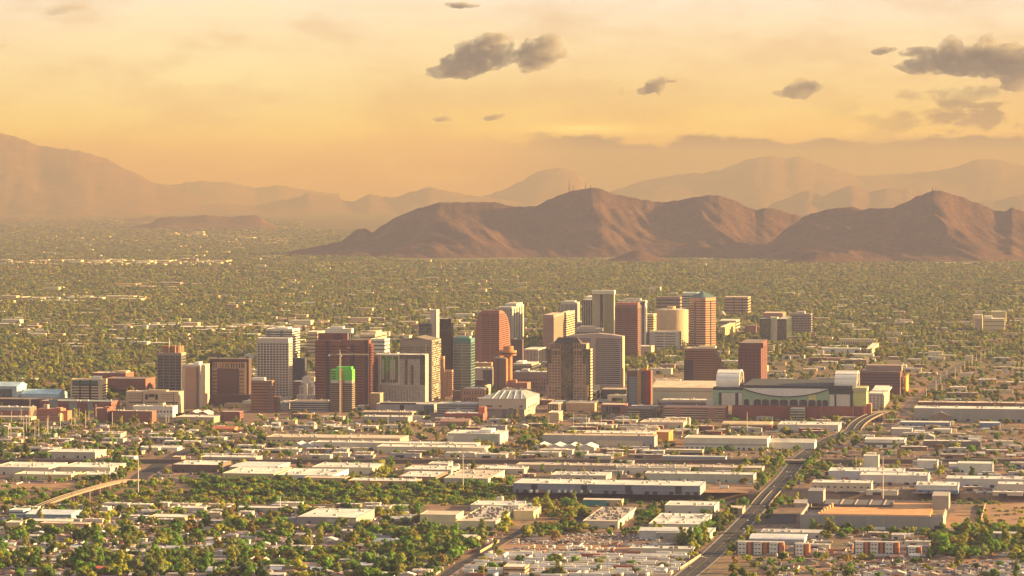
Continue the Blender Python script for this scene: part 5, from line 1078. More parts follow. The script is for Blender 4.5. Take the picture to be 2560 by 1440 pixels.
mb.build('pyramid_roof', wall((.085, .15, .15), .6, name='copper_roof'), root)
g, h_ = tog(P); occ_add(g - Sx * .8, g + Sx * .8, h_ - Sx * .8, h_ + Sx * .8)
# terraced brown building
b = Bld('terraced_tower', 'broad brown banded building whose right side steps out in terraces', 'tower', 1712, 1786, 1800, 871, 985, short='the terraced brown building')
tb = wall((.23, .12, .085), name='brown_stone'); D_ = b.D = 60
MB().box(0, b.w, 0, D_, 0, b.h).build('wall', tb, b.root)
b.bands(0, b.w, 0, D_, b.Z(980), b.Z(876), 18, M_GLR, .45); b.roof(roofm(ROOFT), units=6)
b.box('penthouse', 1746, 1788, 866, 871.2, 10, 40, wall(CREAM)); b.box('glass_block', 1710, 1732, 900, 985, -1.5, 20, wall((.055, .045, .055), name='dark_glass'))
for i in range(5):
    zt_ = b.Z((884, 895, 908, 921, 934)[i]); xo = b.w + (i + 1) * 4.2
    t_ = MB().box(b.w + i * 4.2, xo, 2, D_ - 2, 0, zt_).build('terrace_block', tb, b.root)
    bb = MB().box(b.w + i * 4.2, xo + .5, 1.5, D_ - 2.5, 0, 1.9).build('window_band', M_GLR, b.root); bb.location.z = zt_ - 3.6
    for j in range(1, int((zt_ - 6) / 4.3)): b.copyz(bb, dz=-4.3 * j)
# domed pair beside the tan block
b = Bld('domed_church', 'small white domed building left of the tan three bay block', 'church', 1797, 1812, 1814, 784, 796, depth=20, occ=False)
MB().box(0, b.w, 0, 20, 0, b.h).build('wall', wall(CREAM), b.root)
mb = MB(); n = 6; 
for i in range(n):
    a0, a1 = math.pi / 2 * i / n, math.pi / 2 * (i + 1) / n
    mb.tube((b.w * .5, 10, b.h + 8 * math.sin(a0)), (b.w * .5, 10, b.h + 8 * math.sin(a1)), b.w * .42 * math.cos(a0), max(.05, b.w * .42 * math.cos(a1)), 16)
mb.build('dome', wall((.5, .45, .4)), b.root)
# ------------------------------------------------------------------ ballpark
b = Bld('ballpark', 'huge green and brick ballpark with a white smile shaped panel over dark arches', 'stadium', 1782, 2134, 2168, 966, 1046, short='the ballpark')
D_ = b.D = 200.0
gn = wall((.27, .40, .29), name='green_wall'); dk = wall((.05, .055, .06), name='dark_steel'); bkk = wall((.27, .095, .075), name='brick'); wp = wall((.52, .49, .45), name='white_panel'); gn_sunlit = wall((.55, .55, .22), name='sun_painted_green_wall')
b.box('brick_base', 1830, 2131, 1012.5, 1046, -3, 60, bkk)
b.box('green_wall', 1782, 2131, 975, 1012.4, 0, 60, gn)
b.box('roof_beam', 1857, 2131, 962, 969, 2, D_, dk); b.box('roof_beam', 1782, 2133, 969, 981, .6, D_ * .9, dk)
b.box('dark_bay', 1797, 1858, 981, 1012.4, -.6, 0.1, dk); b.box('dark_bay', 2072, 2132, 970, 1012.4, -.6, .1, dk)
for xa, xb, ya, yb in ((1804, 1838, 982, 1012), (1846, 1856, 982, 1012), (2073, 2086, 983, 1012), (2091, 2125, 982.5, 1012)): b.box('white_panel', xa, xb, ya, yb, -1.4, -.5, wp)
# facade of the smile panel
b.box('arcade_wall', 1857, 2072, 969.5, 1012.4, -1.2, .5, gn)
n = 24; xa, xb = 1857.5, 2071.5; top = b.Z(969.3)
def sag(i, d=1.0): u = -1 + 2 * i / n; return b.X(xa + (xb - xa) * i / n), b.Z(969.3 + (988.5 - 969.3) * (1 - u * u)) - d
MB().prism([(b.X(xa), top + .2)] + [sag(i, 0) for i in range(1, n)] + [(b.X(xb), top + .2)], -3.2, -1.3, 'y').build('smile_panel', wall((.66, .64, .66), name='white_panel'), b.root)
mb = MB()
for i in range(n):
    p, q = sag(i, .8), sag(i + 1, .8); mb.tube((p[0], -3.4, p[1]), (q[0], -3.4, q[1]), 1.0, n=6)
mb.build('curved_beam', dk, b.root)
aw_ = [(1860, 1873), (1885, 1903), (1905, 1923), (1926, 1947), (1949, 1970), (1974, 1995), (1998, 2018), (2021, 2039), (2042, 2054), (2056, 2070)]
for x0_, x1_ in aw_:
    X0, X1 = b.X(x0_), b.X(x1_); zc = b.Z(1001.5); rr_ = (X1 - X0) / 2
    MB().prism([(X0, b.Z(1012)), (X1, b.Z(1012)), (X1, zc)] + [((X0 + X1) / 2 + rr_ * math.cos(math.pi * k / 8), zc + min(rr_, 3.6) * math.sin(math.pi * k / 8)) for k in range(1, 8)] + [(X0, zc)], -1.7, -1.1, 'y').build('arch_opening', glass((.04, .035, .045), .3, .4), b.root)
for i in range(len(aw_) - 1):
    x = (aw_[i][1] + aw_[i + 1][0]) / 2; b.box('arch_column', x - .5, x + .5, 999, 1012.3, -2.2, -1.2, wall((.6, .55, .45), name='cream_column'))
b.box('sun_painted_panel', 2021, 2040, 984, 998, -1.6, -1.1, gn_sunlit)  # front panel painted in the same sunlit yellow-green as the corner
def letters(b, txt, x, y, size, m, v):
    c = bpy.data.curves.new('lettering', 'FONT'); c.body = txt; c.size = size; c.extrude = .1
    t_ = bpy.data.objects.new('lettering', c); COL.objects.link(t_); dg = bpy.context.evaluated_depsgraph_get(); me = bpy.data.meshes.new_from_object(t_.evaluated_get(dg)); bpy.data.objects.remove(t_); bpy.data.curves.remove(c)
    me.materials.clear(); me.materials.append(m); o = bpy.data.objects.new('lettering', me); COL.objects.link(o); o.parent = b.root
    o.location = (b.X(x), v, b.Z(y)); o.rotation_euler = (R(90), 0, 0)
letters(b, 'SEC', 1887, 996, 4.5, wall((.65, .55, .25), name='yellow_letters'), -1.5); letters(b, 'WEST', 2023, 996, 4.0, wall((.8, .7, .4), name='yellow_letters'), -1.9)
# right corner: yellow sunlight painted into its green wall and roof colours
b.box('corner_wall', 2131.2, 2166, 975, 1012, 2, 60, gn_sunlit); b.box('corner_roof', 2130, 2167, 966, 976, 0, 64, wall((.42, .42, .24), name='green_roof'))
b.box('corner_base', 2131.2, 2166, 1012.5, 1046, -.6, 60, bkk)
for i in range(4): MB().box(b.X(2166, 30) - .3, b.X(2166, 30) + .5, 8 + i * 12, 15 + i * 12, b.Z(1012), b.Z(1000)).build('arch_opening', M_GL, b.root)
for x in (2052, 2133, 2160): b.box('brick_pier', x - 1.6, x + 1.6, 1008 if x > 2100 else 1012, 1046, -5, -3.05, wall((.42, .17, .12), name='brick'))
b.box('gate_block', 2166, 2178, 1006, 1046, 4, 30, wall((.40, .16, .11), name='brick')); b.box('left_block', 1766, 1784, 998, 1046, -2, 20, wall((.5, .47, .43), name='white_panel'))
def barrel(xa, xb, ya, yb, v0):
    n = 14; d = 92.0; zb, zm, zt_ = b.Z(yb), b.Z(yb - 9), b.Z(ya); X0, X1 = b.X(xa, v0), b.X(xb, v0)
    rw = wall((.78, .72, .66), name='white_metal_roof')
    prof = [(v0 + d / 2 - d / 2 * math.cos(math.pi * i / n), zm + (zt_ - zm) * math.sin(math.pi * i / n)) for i in range(n + 1)]
    inner = [(v0 + d / 2 + (p - v0 - d / 2) * .9, zm + (z - zm) * .9) for p, z in prof]
    r = MB().prism([(v0, zb)] + prof + [(v0 + d, zb)] + [(v0 + d * .96, zb)] + inner[::-1] + [(v0 + d * .04, zb)], X0, X1, 'x').build('barrel_roof', rw, b.root)
    for i in range(2, n, 2):
        MB().box(X0 - .3, X1 + .3, prof[i][0] - .35, prof[i][0] + .35, prof[i][1] - .2, prof[i][1] + .5).build('roof_seam', wall((.5, .44, .38), name='white_metal_roof'), r)
    MB().prism([(v0 + d * .05, zb)] + inner + [(v0 + d * .95, zb)], X0 + 2, X1 - 3, 'x').build('gable_glass', glass((.08, .07, .05), .2, .6), r)
    mb = MB()
    for i in range(0, n, 2): mb.tube((X1 - 1.5, v0 + d * .5, zm), (X1 - 1.5, inner[i][0], inner[i][1]), .6, n=5)
    mb.build('gable_truss', wall((.45, .38, .3), name='steel'), r)
barrel(1790, 1848, 928, 968, 14); barrel(2086, 2142, 928, 968, 14)
# exhibition hall left of the ballpark
b = Bld('exhibition_hall', 'long low cream hall with a broad sloping roof left of the ballpark', B_, 1629, 1784, 1788, 968, 1010, depth=85)
MB().box(0, b.w, 0, b.D, 0, b.h).build('wall', wall((.50, .46, .35), name='cream_or_sunlit_panel'), b.root)
MB().prism([(-1, b.h), (b.D * .9, b.h + 9), (b.D, b.h + 5), (b.D, b.h + 4), (-1, b.h - .8)], -1, b.w + 1, 'x').build('roof', roofm((.68, .52, .38)), b.root)
b.box('wall_joint', 1629, 1784, 977, 978, -.4, .2, wall((.12, .1, .09)))
# brick parking structure in front of the ballpark
b = Bld('parking_garage', 'pink brick parking structure with long open decks in front of the ballpark', 'garage', 1657, 1812, 1829, 1018, 1050, short='the brick parking structure')
b.D = min(b.D, 60)
MB().box(0, b.w, 0, b.D, 0, b.h).build('wall', wall((.33, .17, .14), name='pink_brick'), b.root)
for xa, xb in ((1659, 1686), (1702, 1770), (1787, 1806)):
    for r in range(5): b.box('deck_opening', xa, xb, 1020.5 + r * 5.6, 1023 + r * 5.6, -.35, .2, M_DOCK); b.box('deck_rail', xa, xb, 1023.2 + r * 5.6, 1025.6 + r * 5.6, -.5, .2, wall((.52, .36, .28), name='deck_rail'))
for r in range(5): MB().box(b.w - .2, b.w + .4, 2, b.D - 2, b.Z(1023 + r * 5.6), b.Z(1020.5 + r * 5.6)).build('deck_opening', M_DOCK, b.root)
b.roof(roofm(PINKB), units=4)
b = Bld('parking_garage', 'long white topped parking deck behind the pink brick parking structure', 'garage', 1650, 1776, 1782, 1001, 1030, depth=55)
MB().box(0, b.w, 0, b.D, 0, b.h).build('wall', wall((.36, .27, .22), name='concrete'), b.root); b.roof(roofm(ROOFW), units=5)
b.bands(0, b.w, 0, b.D, 0, b.h * .85, 3, M_DOCK, .3); b.box('white_parapet', 1648, 1776, 999, 1004, -.6, 1, wall((.6, .5, .4)))
for x in (1724, 1731): b.box('stair_block', x, x + 3, 995, 1002, 6, 12, wall(CREAM))
b.box('blue_band', 1655, 1680, 1007, 1010, -.8, -.3, wall((.22, .2, .5), name='blue_sign'))
# white trusses of the dark red parking structure
b = Bld('truss_canopy', 'row of white inverted trusses standing on the dark red parking structure', 'canopy', 2156, 2246, 0, 942, 984, depth=4, occ=False)
mb = MB()
for i in range(6):
    x = b.X(2158 + i * 15.5); z = b.Z(952)
    mb.tube((x, -3, z), (x - 4, -3, z + 8), .5, n=5).tube((x, -3, z), (x + 6, -3, z + 8), .5, n=5).tube((x - 6, -3, z + 8), (x + 9, -3, z + 8), .6, n=5).tube((x - 5, -3, z + 5), (x + 7, -3, z + 5), .3, n=5)
mb.build('truss', wall((.72, .66, .58), name='white_steel'), b.root)
b.box('truss_beam', 2152, 2250, 952, 954, -4, -1, wall((.5, .42, .36), name='white_steel'))
# left brick station and glass blocks
b = Bld('station_building', 'red brick railway station with curved yellow lit gables', B_, 86, 168, 178, 1022, 1050, depth=40)
st_ = wall((.38, .16, .10), name='brick')
MB().box(b.X(92), b.X(152), 0, 30, 0, b.Z(1022)).box(b.X(152), b.w, 2, 28, 0, b.Z(1027)).build('wall', st_, b.root); b.box('front_hall', 86, 150, 1040, 1050, -14, -1, wall((.36, .17, .12), name='brick'))
b.box('penthouse', 138, 151, 1019, 1027, 4, 20, wall((.45, .2, .13), name='brick')); b.box('chimney_block', 108, 119, 1012, 1023, 8, 18, wall((.5, .38, .33)))
for x in (87, 150):
    n = 8; X0, X1 = b.X(x), b.X(x + 6); v0, v1 = -14, 10
    MB().prism([(v0, 0), (v1, 0), (v1, b.Z(1040)), (v1 - 4, b.Z(1034)), ((v0 + v1) / 2, b.Z(1024 if x < 100 else 1031)), (v0 + 4, b.Z(1034)), (v0, b.Z(1040))], X0, X1, 'x').build('gable_wall', wall((.62, .45, .2), name='yellow_stucco'), b.root)
b = Bld('glass_pavilion', 'pale blue glass arena corner with a faceted white roof at the left edge', B_, -30, 42, 53, 965, 1000, depth=60)
MB().box(0, b.w, 0, 60, 0, b.h).build('wall', wall((.42, .52, .58), name='pale_blue_panel'), b.root)
MB().prism([(-2, b.h), (30, b.h + 7), (62, b.h)], -2, b.w + 2, 'x').build('roof', roofm(PALEB), b.root); b.box('glass_wall', -30, 30, 972, 1000, -.5, .2, glass((.08, .10, .11), .15, .7))
b = Bld('viaduct_shed', 'long low cream arcaded station shed on the left in front of the brick station', B_, -30, 78, 95, 1042, 1056, depth=30)
MB().box(0, b.w, 0, 30, 0, b.h).build('wall', wall((.46, .36, .28), name='stucco'), b.root); b.roof(roofm(ROOFT), units=5); b.bands(0, b.w, 0, 30, 0, b.h * .6, 1, M_DOCK, .6, 'arcade_opening')
b = Bld('office_building', 'grey flat roofed block with a brick front at the far left below the dark offices', B_, -30, 76, 79, 1018, 1044, depth=35)
MB().box(0, b.w, 0, 35, 0, b.h).build('wall', wall((.34, .15, .11), name='brick'), b.root); b.box('grey_band', -30, 76, 1018, 1026, -.5, .2, wall((.4, .36, .36))); b.roof(roofm(ROOFG), units=4)
# ------------------------------------------------------------------ big grey concrete hall south of the river
b = Bld('concrete_hall', 'big windowless grey concrete hall with a rust orange roof deck', 'hall', 2000, 2358, 0, 1286, 1322, depth=190, short='the grey concrete hall')
cg = wall((.33, .30, .285), name='concrete'); W_ = b.w; D_ = b.D; h = b.h
MB().box(0, W_, 0, 1.2, 0, h).box(0, 1.2, 1.2, D_, 0, h).box(W_ - 1.2, W_, 1.2, D_ * .55, 0, h).box(1.2, W_ - 1.2, D_ - 1.2, D_, 0, h).build('wall', cg, b.root)
MB().box(1.3, W_ - 1.3, 1.3, D_ - 1.3, 0, h * .55).build('roof_deck', roofm((.26, .22, .2)), b.root)
v1 = D_ * .12
m_or = sheet_mat('rust_roof', (.46, .22, .09), (.66, .38, .19), .06)
MB().box(b.X(2048, v1), b.X(2325, v1), v1, D_ * .93, h * .55 + .05, h * .95).build('orange_roof', m_or, b.root)
MB().box(b.X(2060, D_ * .62), b.X(2230, D_ * .62), D_ * .60, D_ * .93, h * .96, h * 1.12).build('dark_monitor_roof', roofm((.13, .12, .125)), b.root)
for i in range(4):
    x = b.X(2100 + i * 36, D_ * .62); MB().box(x, x + 1.5, D_ * .59, D_ * .93, h * 1.11, h * 1.16).build('roof_rib', wall((.4, .33, .27)), b.root)
b.box('left_block', 2019, 2058, 1254, 1286, D_ * .75, D_ * .98, wall((.27, .245, .25), name='concrete'))
b.box('right_block', 2330, 2372, 1256, 1292, D_ * .6, D_ * .9, wall((.38, .33, .29), name='concrete'))
b.box('loading_door', 2336, 2354, 1308, 1317, -.4, .2, M_DOCK)
for i in range(12): b.box('wall_joint', 2025 + i * 27, 2025.5 + i * 27, 1287, 1321, -.15, .2, wall((.22, .2, .19)))
mb = MB()
for i in range(6): mb.box(b.X(2048, v1) + i * 2.4 - 2, b.X(2048, v1) + i * 2.4, v1 + i * 14, v1 + i * 14 + 14, h * .5, h * (1.0 + .05 * i))
mb.build('stepped_parapet', wall((.55, .36, .2), name='stepped_wall'), b.root)
# orange and white apartments
def flats(x0, x1, yt, yb, n, label):
    b = Bld('apartment_building', label, B_, x0, x1, 0, yt, yb, depth=14, short=None, group=None)
    MB().box(0, b.w, 1.5, 14, 0, b.h).build('wall', wall((.19, .15, .13), name='dark_wall'), b.root)  # darker wall set back behind the bays
    per = (x1 - x0) / n
    for i in range(n):
        xa = x0 + per * i + per * .12
        b.box('white_bay', xa, xa + per * .52, yt - 2, yb, -1, 1.4, wall((.70, .66, .60), name='white_bay'))
        b.box('orange_bay', xa + per * .62, xa + per * .84, yt, yb, -.3, 1.4, wall((.46, .17, .08), name='orange_bay'))
        for r in range(3):
            y = yt + 4 + r * (yb - yt) / 3
            b.box('window', xa + per * .08, xa + per * .2, y, y + 2.5, -1.25, -.9, M_GL); b.box('window', xa + per * .3, xa + per * .42, y, y + 2.5, -1.25, -.9, M_GL)
    for r in range(1, 3): MB().box(0, b.w, .6, 1.45, b.h * r / 3 - .2, b.h * r / 3 + .3).build('balcony_rail', wall((.45, .32, .22), name='balcony'), b.root)
    b.roof(roofm(ROOFG), v0=1.5, v1=14)
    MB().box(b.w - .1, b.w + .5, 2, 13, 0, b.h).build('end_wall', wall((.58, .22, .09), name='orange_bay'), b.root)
    return b
flats(1840, 1958, 1355, 1385, 3, 'long three storey apartment block of white and orange bays beside the boulevard')
flats(1984, 2022, 1360, 1388, 1, 'short white and orange apartment block left of the middle of its row')
flats(2134, 2246, 1355, 1386, 3, 'long apartment block of white and orange bays, farther right from the boulevard')
flats(2266, 2302, 1368, 1390, 1, 'small white and orange end block, rightmost of the apartment row')

# ------------------------------------------------------------------ roads, bridges, viaduct, freeway
def strip(name, cl, hw, m, z, label=None, parent=None, kind='structure', zs=None):
    """ribbon along a centre line of ground points; hw half width in metres"""
    vs = []; 
    for i, p in enumerate(cl):
        a = cl[max(0, i - 1)]; c = cl[min(len(cl) - 1, i + 1)]; d = (c - a).normalized(); nrm = Vector((d.y, -d.x, 0))
        o1, o2 = (hw if isinstance(hw, tuple) else (-hw, hw)); zz = z + (zs[i] if zs else 0)
        for o_ in (o1, o2): q = p + nrm * o_; vs.append((q.x, q.y, zz))
    fs = [(2 * i, 2 * i + 1, 2 * i + 3, 2 * i + 2) for i in range(len(cl) - 1)]
    o = mesh(name, vs, fs, m, parent)
    if o.data.polygons[0].normal.z < 0: o.data.flip_normals()
    if parent is None: tag(o, label=label, kind=kind)
    return o
def smooth(pts, n=6):
    out = []
    for i in range(len(pts) - 1):
        p0, p1, p2, p3 = pts[max(0, i - 1)], pts[i], pts[i + 1], pts[min(len(pts) - 1, i + 2)]
        for k in range(n):
            t = k / n; out.append(.5 * ((2 * p1) + (p2 - p0) * t + (2 * p0 - 5 * p1 + 4 * p2 - p3) * t * t + (3 * p1 - p0 - 3 * p2 + p3) * t ** 3))
    out.append(pts[-1]); return out
bl = smooth([gp(*q) for q in ((1690, 1460), (1752, 1412), (1800, 1368), (1858, 1310), (1902, 1262), (1927, 1232), (1962, 1195), (1985, 1166), (2000, 1148), (2040, 1118), (2082, 1095), (2118, 1082), (2134, 1074))], 6)
strip('boulevard', bl, 10.5, M_ASPH, .5, 'wide asphalt boulevard running from the bottom centre up to the viaduct')
strip('pavement', bl, (-13.5, -10.7), M_CONC, .62, 'pale pavement along the left of the boulevard'); strip('pavement', bl, (10.7, 12.8), M_CONC, .62, 'pale pavement along the right of the boulevard')
for o_ in (-.4, .8): strip('road_markings', bl, (o_ - .15, o_ + .15), wall((.30, .22, .08), name='yellow_paint', var=.1), .7, 'yellow centre line of the boulevard')
for o_ in (-5.2, 5.2): strip('road_markings', bl, (o_ - .12, o_ + .12), wall((.20, .19, .18), name='worn_paint'), .7, 'worn white lane line of the boulevard')
for p0, d_ in ((bl[i], (bl[i + 1] - bl[i]).normalized()) for i in (8, 9)): pass
def occ_road(cl, w):
    for p in cl:
        g, h = tog(p); occ_add(g - w, g + w, h - 14, h + 14)
def dense(cl, st=16):
    out = []
    for a, c in zip(cl, cl[1:]):
        n = max(1, int((c - a).length / st)); out += [a.lerp(c, i / n) for i in range(n)]
    return out
occ_road(dense(bl), 13.5)
fr = smooth([gp(*q) for q in ((2140, 1066), (2185, 1050), (2232, 1043))], 4)
d1 = smooth([gp(*q) for q in ((2262, 1040), (2275, 1012), (2310, 984), (2365, 935), (2420, 903), (2480, 872), (2560, 840))], 5)
strip('street', d1, 7, sheet_mat('far_street', (.09, .08, .07), (.14, .115, .10)), .5, 'long street rising to the upper right from the viaduct'); occ_road(dense(d1, 40), 7)
dg = smooth([gp(*q) for q in ((1085, 1460), (1150, 1415), (1200, 1388), (1262, 1352), (1300, 1330), (1330, 1312))], 4)
strip('street', dg, 5, M_ASPH, .5, 'narrow diagonal street beside the trailer yard'); strip('pavement', dg, (5.1, 9), M_DIRT, .55, 'dirt verge of the diagonal street'); occ_road(dense(dg), 9)
for q in (((340, 1175), (352, 1186), (346, 1200), (338, 1203)),): pass
lb = smooth([gp(*q) for q in ((345, 1201), (360, 1186), (385, 1172), (420, 1150), (470, 1125))], 4)
strip('street', lb, 12, M_ASPH, .5, 'dark street leading from the river bridge to the left warehouses'); occ_road(dense(lb), 16)
# left river bridge
def bridge(name, label, pts, hw, zz, pier_step, rail, dcol):
    cl = smooth([gp(*q) for q in pts], 6); root = empty(name, cl[0]); tag(root, label, 'bridge'); inv = Vector(cl[0])
    loc = [p - inv for p in cl]; n = len(loc); zs = [zz(i / (n - 1)) for i in range(n)]
    mb = MB()
    def band(o1, o2, zb, zt, mat, part):
        vs = []; fs = []
        for i, p in enumerate(loc):
            a = loc[max(0, i - 1)]; c = loc[min(n - 1, i + 1)]; d = (c - a).normalized(); nr = Vector((d.y, -d.x, 0))
            for o_, z in ((o1, zb), (o2, zb), (o2, zt), (o1, zt)): q = p + nr * o_; vs.append((q.x, q.y, zs[i] + z))
            if i:
                for k in range(4): fs.append((4 * (i - 1) + k, 4 * (i - 1) + (k + 1) % 4, 4 * i + (k + 1) % 4, 4 * i + k))
        fs += [(0, 1, 2, 3), (4 * n - 4, 4 * n - 1, 4 * n - 2, 4 * n - 3)]
        o = mesh(part, vs, fs, mat, root); bm = bmesh.new(); bm.from_mesh(o.data); bmesh.ops.recalc_face_normals(bm, faces=bm.faces); bm.to_mesh(o.data); bm.free()
    band(-hw, hw, -1.6, 0, dcol, 'deck'); band(-hw + 1.2, hw - 1.2, .02, .25, M_ASPH if hw < 30 else M_CONC, 'roadway')
    for s in (-1, 1): band(s * hw - .3, s * hw + .3, 0, 1.3, rail, 'parapet')
    band(-.5, .5, .26, 1.3, rail, 'median')
    tot = 0; last = 0; k = 0
    for i in range(1, n - 1):
        tot += (loc[i] - loc[i - 1]).length
        if tot - last >= pier_step and zs[i] > 2:
            last = tot; d = (loc[i + 1] - loc[i - 1]).normalized(); nr = Vector((d.y, -d.x, 0))
            for s in (-.7, 0, .7):
                q = loc[i] + nr * hw * s; MB().tube((q.x, q.y, -9.5), (q.x, q.y, zs[i] - 1.5), 1.1, n=8).build('pier', dcol, root)
    for p in dense(cl, 14):
        g, h = tog(p); occ_add(g - hw - 1, g + hw + 1, h - 9, h + 9)
    return root
rl = wall((.19, .155, .125), name='bridge_parapet'); dc = wall((.26, .205, .16), name='bridge_concrete')
bridge('river_bridge', 'long low concrete road bridge crossing the river scrub on the left', ((95, 1272), (150, 1256), (230, 1233), (300, 1213), (342, 1202)), 5.5, lambda u: 1.2 + 5.5 * math.sin(math.pi * min(1, u * 1.05)) ** .7 if u < .95 else 1.2 + 5.5 * math.sin(math.pi * min(1, u * 1.05)) ** .7 if math.sin(math.pi * min(1, u * 1.05)) > 0 else 1.2, 40, rl, dc)
bridge('river_bridge', 'short road bridge carrying the boulevard over the dry river', ((1900, 1264), (1914, 1248), (1930, 1229)), 12, lambda u: 1.0 + .8 * math.sin(math.pi * u), 60, rl, dc)
bridge('viaduct', 'curving concrete road viaduct sweeping right past the ballpark', ((2133, 1076), (2148, 1064), (2178, 1052.5), (2218, 1045), (2262, 1043.5)), 13, lambda u: .9 + 10.5 * min(1.0, u * 1.7), 34, rl, dc)
# freeway: sunken roadway behind a long dark sound wall
yb = 1159
cl = [gp(x, yb) for x in (-200, 600, 1400, 1960)]; cl2 = [gp(x, yb) for x in (2052, 2300, 2800)]
m_fw = wall((.15, .115, .10), name='sound_wall')
for nm, c_, lb_ in (('freeway_wall', cl, 'long dark freeway wall crossing the left and middle of the town'), ('freeway_wall', cl2, 'dark freeway wall right of the boulevard')):
    a, c = c_[0], c_[-1]; o = MB().box(0, c.x - a.x, 0, 1.0, 0, 6.0).build(nm, m_fw); o.location = a; tag(o, lb_, 'wall')
    MB().box(0, c.x - a.x, -.3, 1.3, 6.0, 6.5).build('coping', wall((.3, .24, .2), name='coping'), o)
f0 = gp(0, 1158).y
o = mesh('freeway', [(-1400, f0 + 3, .45), (1500, f0 + 3, .45), (1500, f0 + 75, .45), (-1400, f0 + 75, .45)], [(0, 1, 2, 3)], M_ASPH); tag(o, kind='structure', label='freeway behind its dark wall')
for yy in (f0 - 2, f0 + 40, f0 + 74): pass
b = Bld('overpass', 'short concrete freeway overpass crossing the boulevard', 'bridge', 1958, 2054, 0, 1153, 1160, depth=40, occ=False)
MB().box(0, b.w, 0, 40, b.h - 2, b.h).build('deck', dc, b.root); MB().box(0, b.w, -.4, .4, b.h, b.h + 1.2).build('parapet', rl, b.root); MB().box(0, 9, 0, 40, 0, b.h - 2).build('abutment', dc, b.root); MB().box(b.w - 9, b.w, 0, 40, 0, b.h - 2).build('abutment', dc, b.root); MB().box(b.w / 2 - 1, b.w / 2 + 1, 4, 36, 0, b.h - 2).build('pier', dc, b.root)
for k in range(-8, 9):                           # keep the freeway corridor free of trees and houses
    p = Vector((k * 90, f0 + 38, 0)); g, h = tog(p); occ_add(g - 50, g + 50, h - 36, h + 34)
# wall of the trailer yard and the field
def gwall(name, label, a, c, h, th, m):
    pa, pc = gp(*a), gp(*c); d = pc - pa; o = MB().box(0, d.length, 0, th, 0, h).build(name, m); o.location = pa; o.rotation_euler.z = math.atan2(d.y, d.x); tag(o, label, 'wall')
    MB().box(-.1, d.length + .1, -.15, th + .15, h, h + .35).build('coping', m, o)
gwall('boundary_wall', 'sunlit tan wall between the dirt trailer yard and the diagonal street', (1200, 1384), (1248, 1356), 3, .6, wall((.5, .33, .19), name='block_wall'))
gwall('boundary_wall', 'low tan block wall along the boulevard at the bottom', (1700, 1426), (1752, 1392), 3, .6, wall((.5, .33, .22), name='block_wall'))
gwall('boundary_wall', 'tan wall between the bare yard and the orange field at the right', (2452, 1306), (2464, 1264), 3.5, .6, wall((.48, .33, .22), name='block_wall'))
# ------------------------------------------------------------------ small things by the hundred: houses, sheds, cars, trailers, poles, trees
RND = random.Random(20)
LM += [('the pale dirt lot', 490, 1402), ('the left lamp mast', 345, 1228), ('the river bridge', 215, 1240), ('the trailer yard', 1420, 1402), ('the wide boulevard', 1850, 1330),
       ('the orange apartments', 1900, 1388), ('the farther orange apartments', 2200, 1388), ('the middle lamp mast', 1157, 1226), ('the right lamp mast', 2207, 1244),
       ('the curved viaduct', 2180, 1045), ('the orange dirt field', 2520, 1290), ('the red stall building', 262, 1428), ('the brick railway station', 130, 1045), ('the orange red church', 560, 1078),
       ('the narrow diagonal street', 1220, 1375), ('the far rising street', 2400, 925), ('the gabled white sheds', 1410, 1122), ('the silver barrel hall', 1945, 1352)]
PEND = []          # (object, adjective, noun, px, py) waiting for a label
def relate(px, py):
    best = min(LM, key=lambda l: (l[1] - px) ** 2 + (2.2 * (l[2] - py)) ** 2)
    dx, dy = px - best[1], py - best[2]
    rel = ('left of' if dx < 0 else 'right of') if abs(dx) > 3.0 * abs(dy) else ('in front of' if dy > 0 else 'behind')
    return rel, best[0]
ORD = ['first', 'second', 'third', 'fourth', 'fifth', 'sixth', 'seventh', 'eighth', 'ninth', 'tenth', 'eleventh', 'twelfth']
def ordn(i):
    if i < 12: return ORD[i]
    i += 1; return str(i) + ('th' if 10 < i % 100 < 14 else {1: 'st', 2: 'nd', 3: 'rd'}.get(i % 10, 'th'))
def label_all():
    grp = {}
    for o, adj, noun, px, py in PEND:
        rel, short = relate(px, py); grp.setdefault((adj, noun, rel, short), []).append((px, o))
    for (adj, noun, rel, short), l in grp.items():
        l.sort(key=lambda q: q[0])
        for i, (px, o) in enumerate(l):
            o['label'] = f'{adj} {noun} {rel} {short}' if len(l) == 1 else f'{ordn(i)} {adj} {noun} from left {rel} {short}'

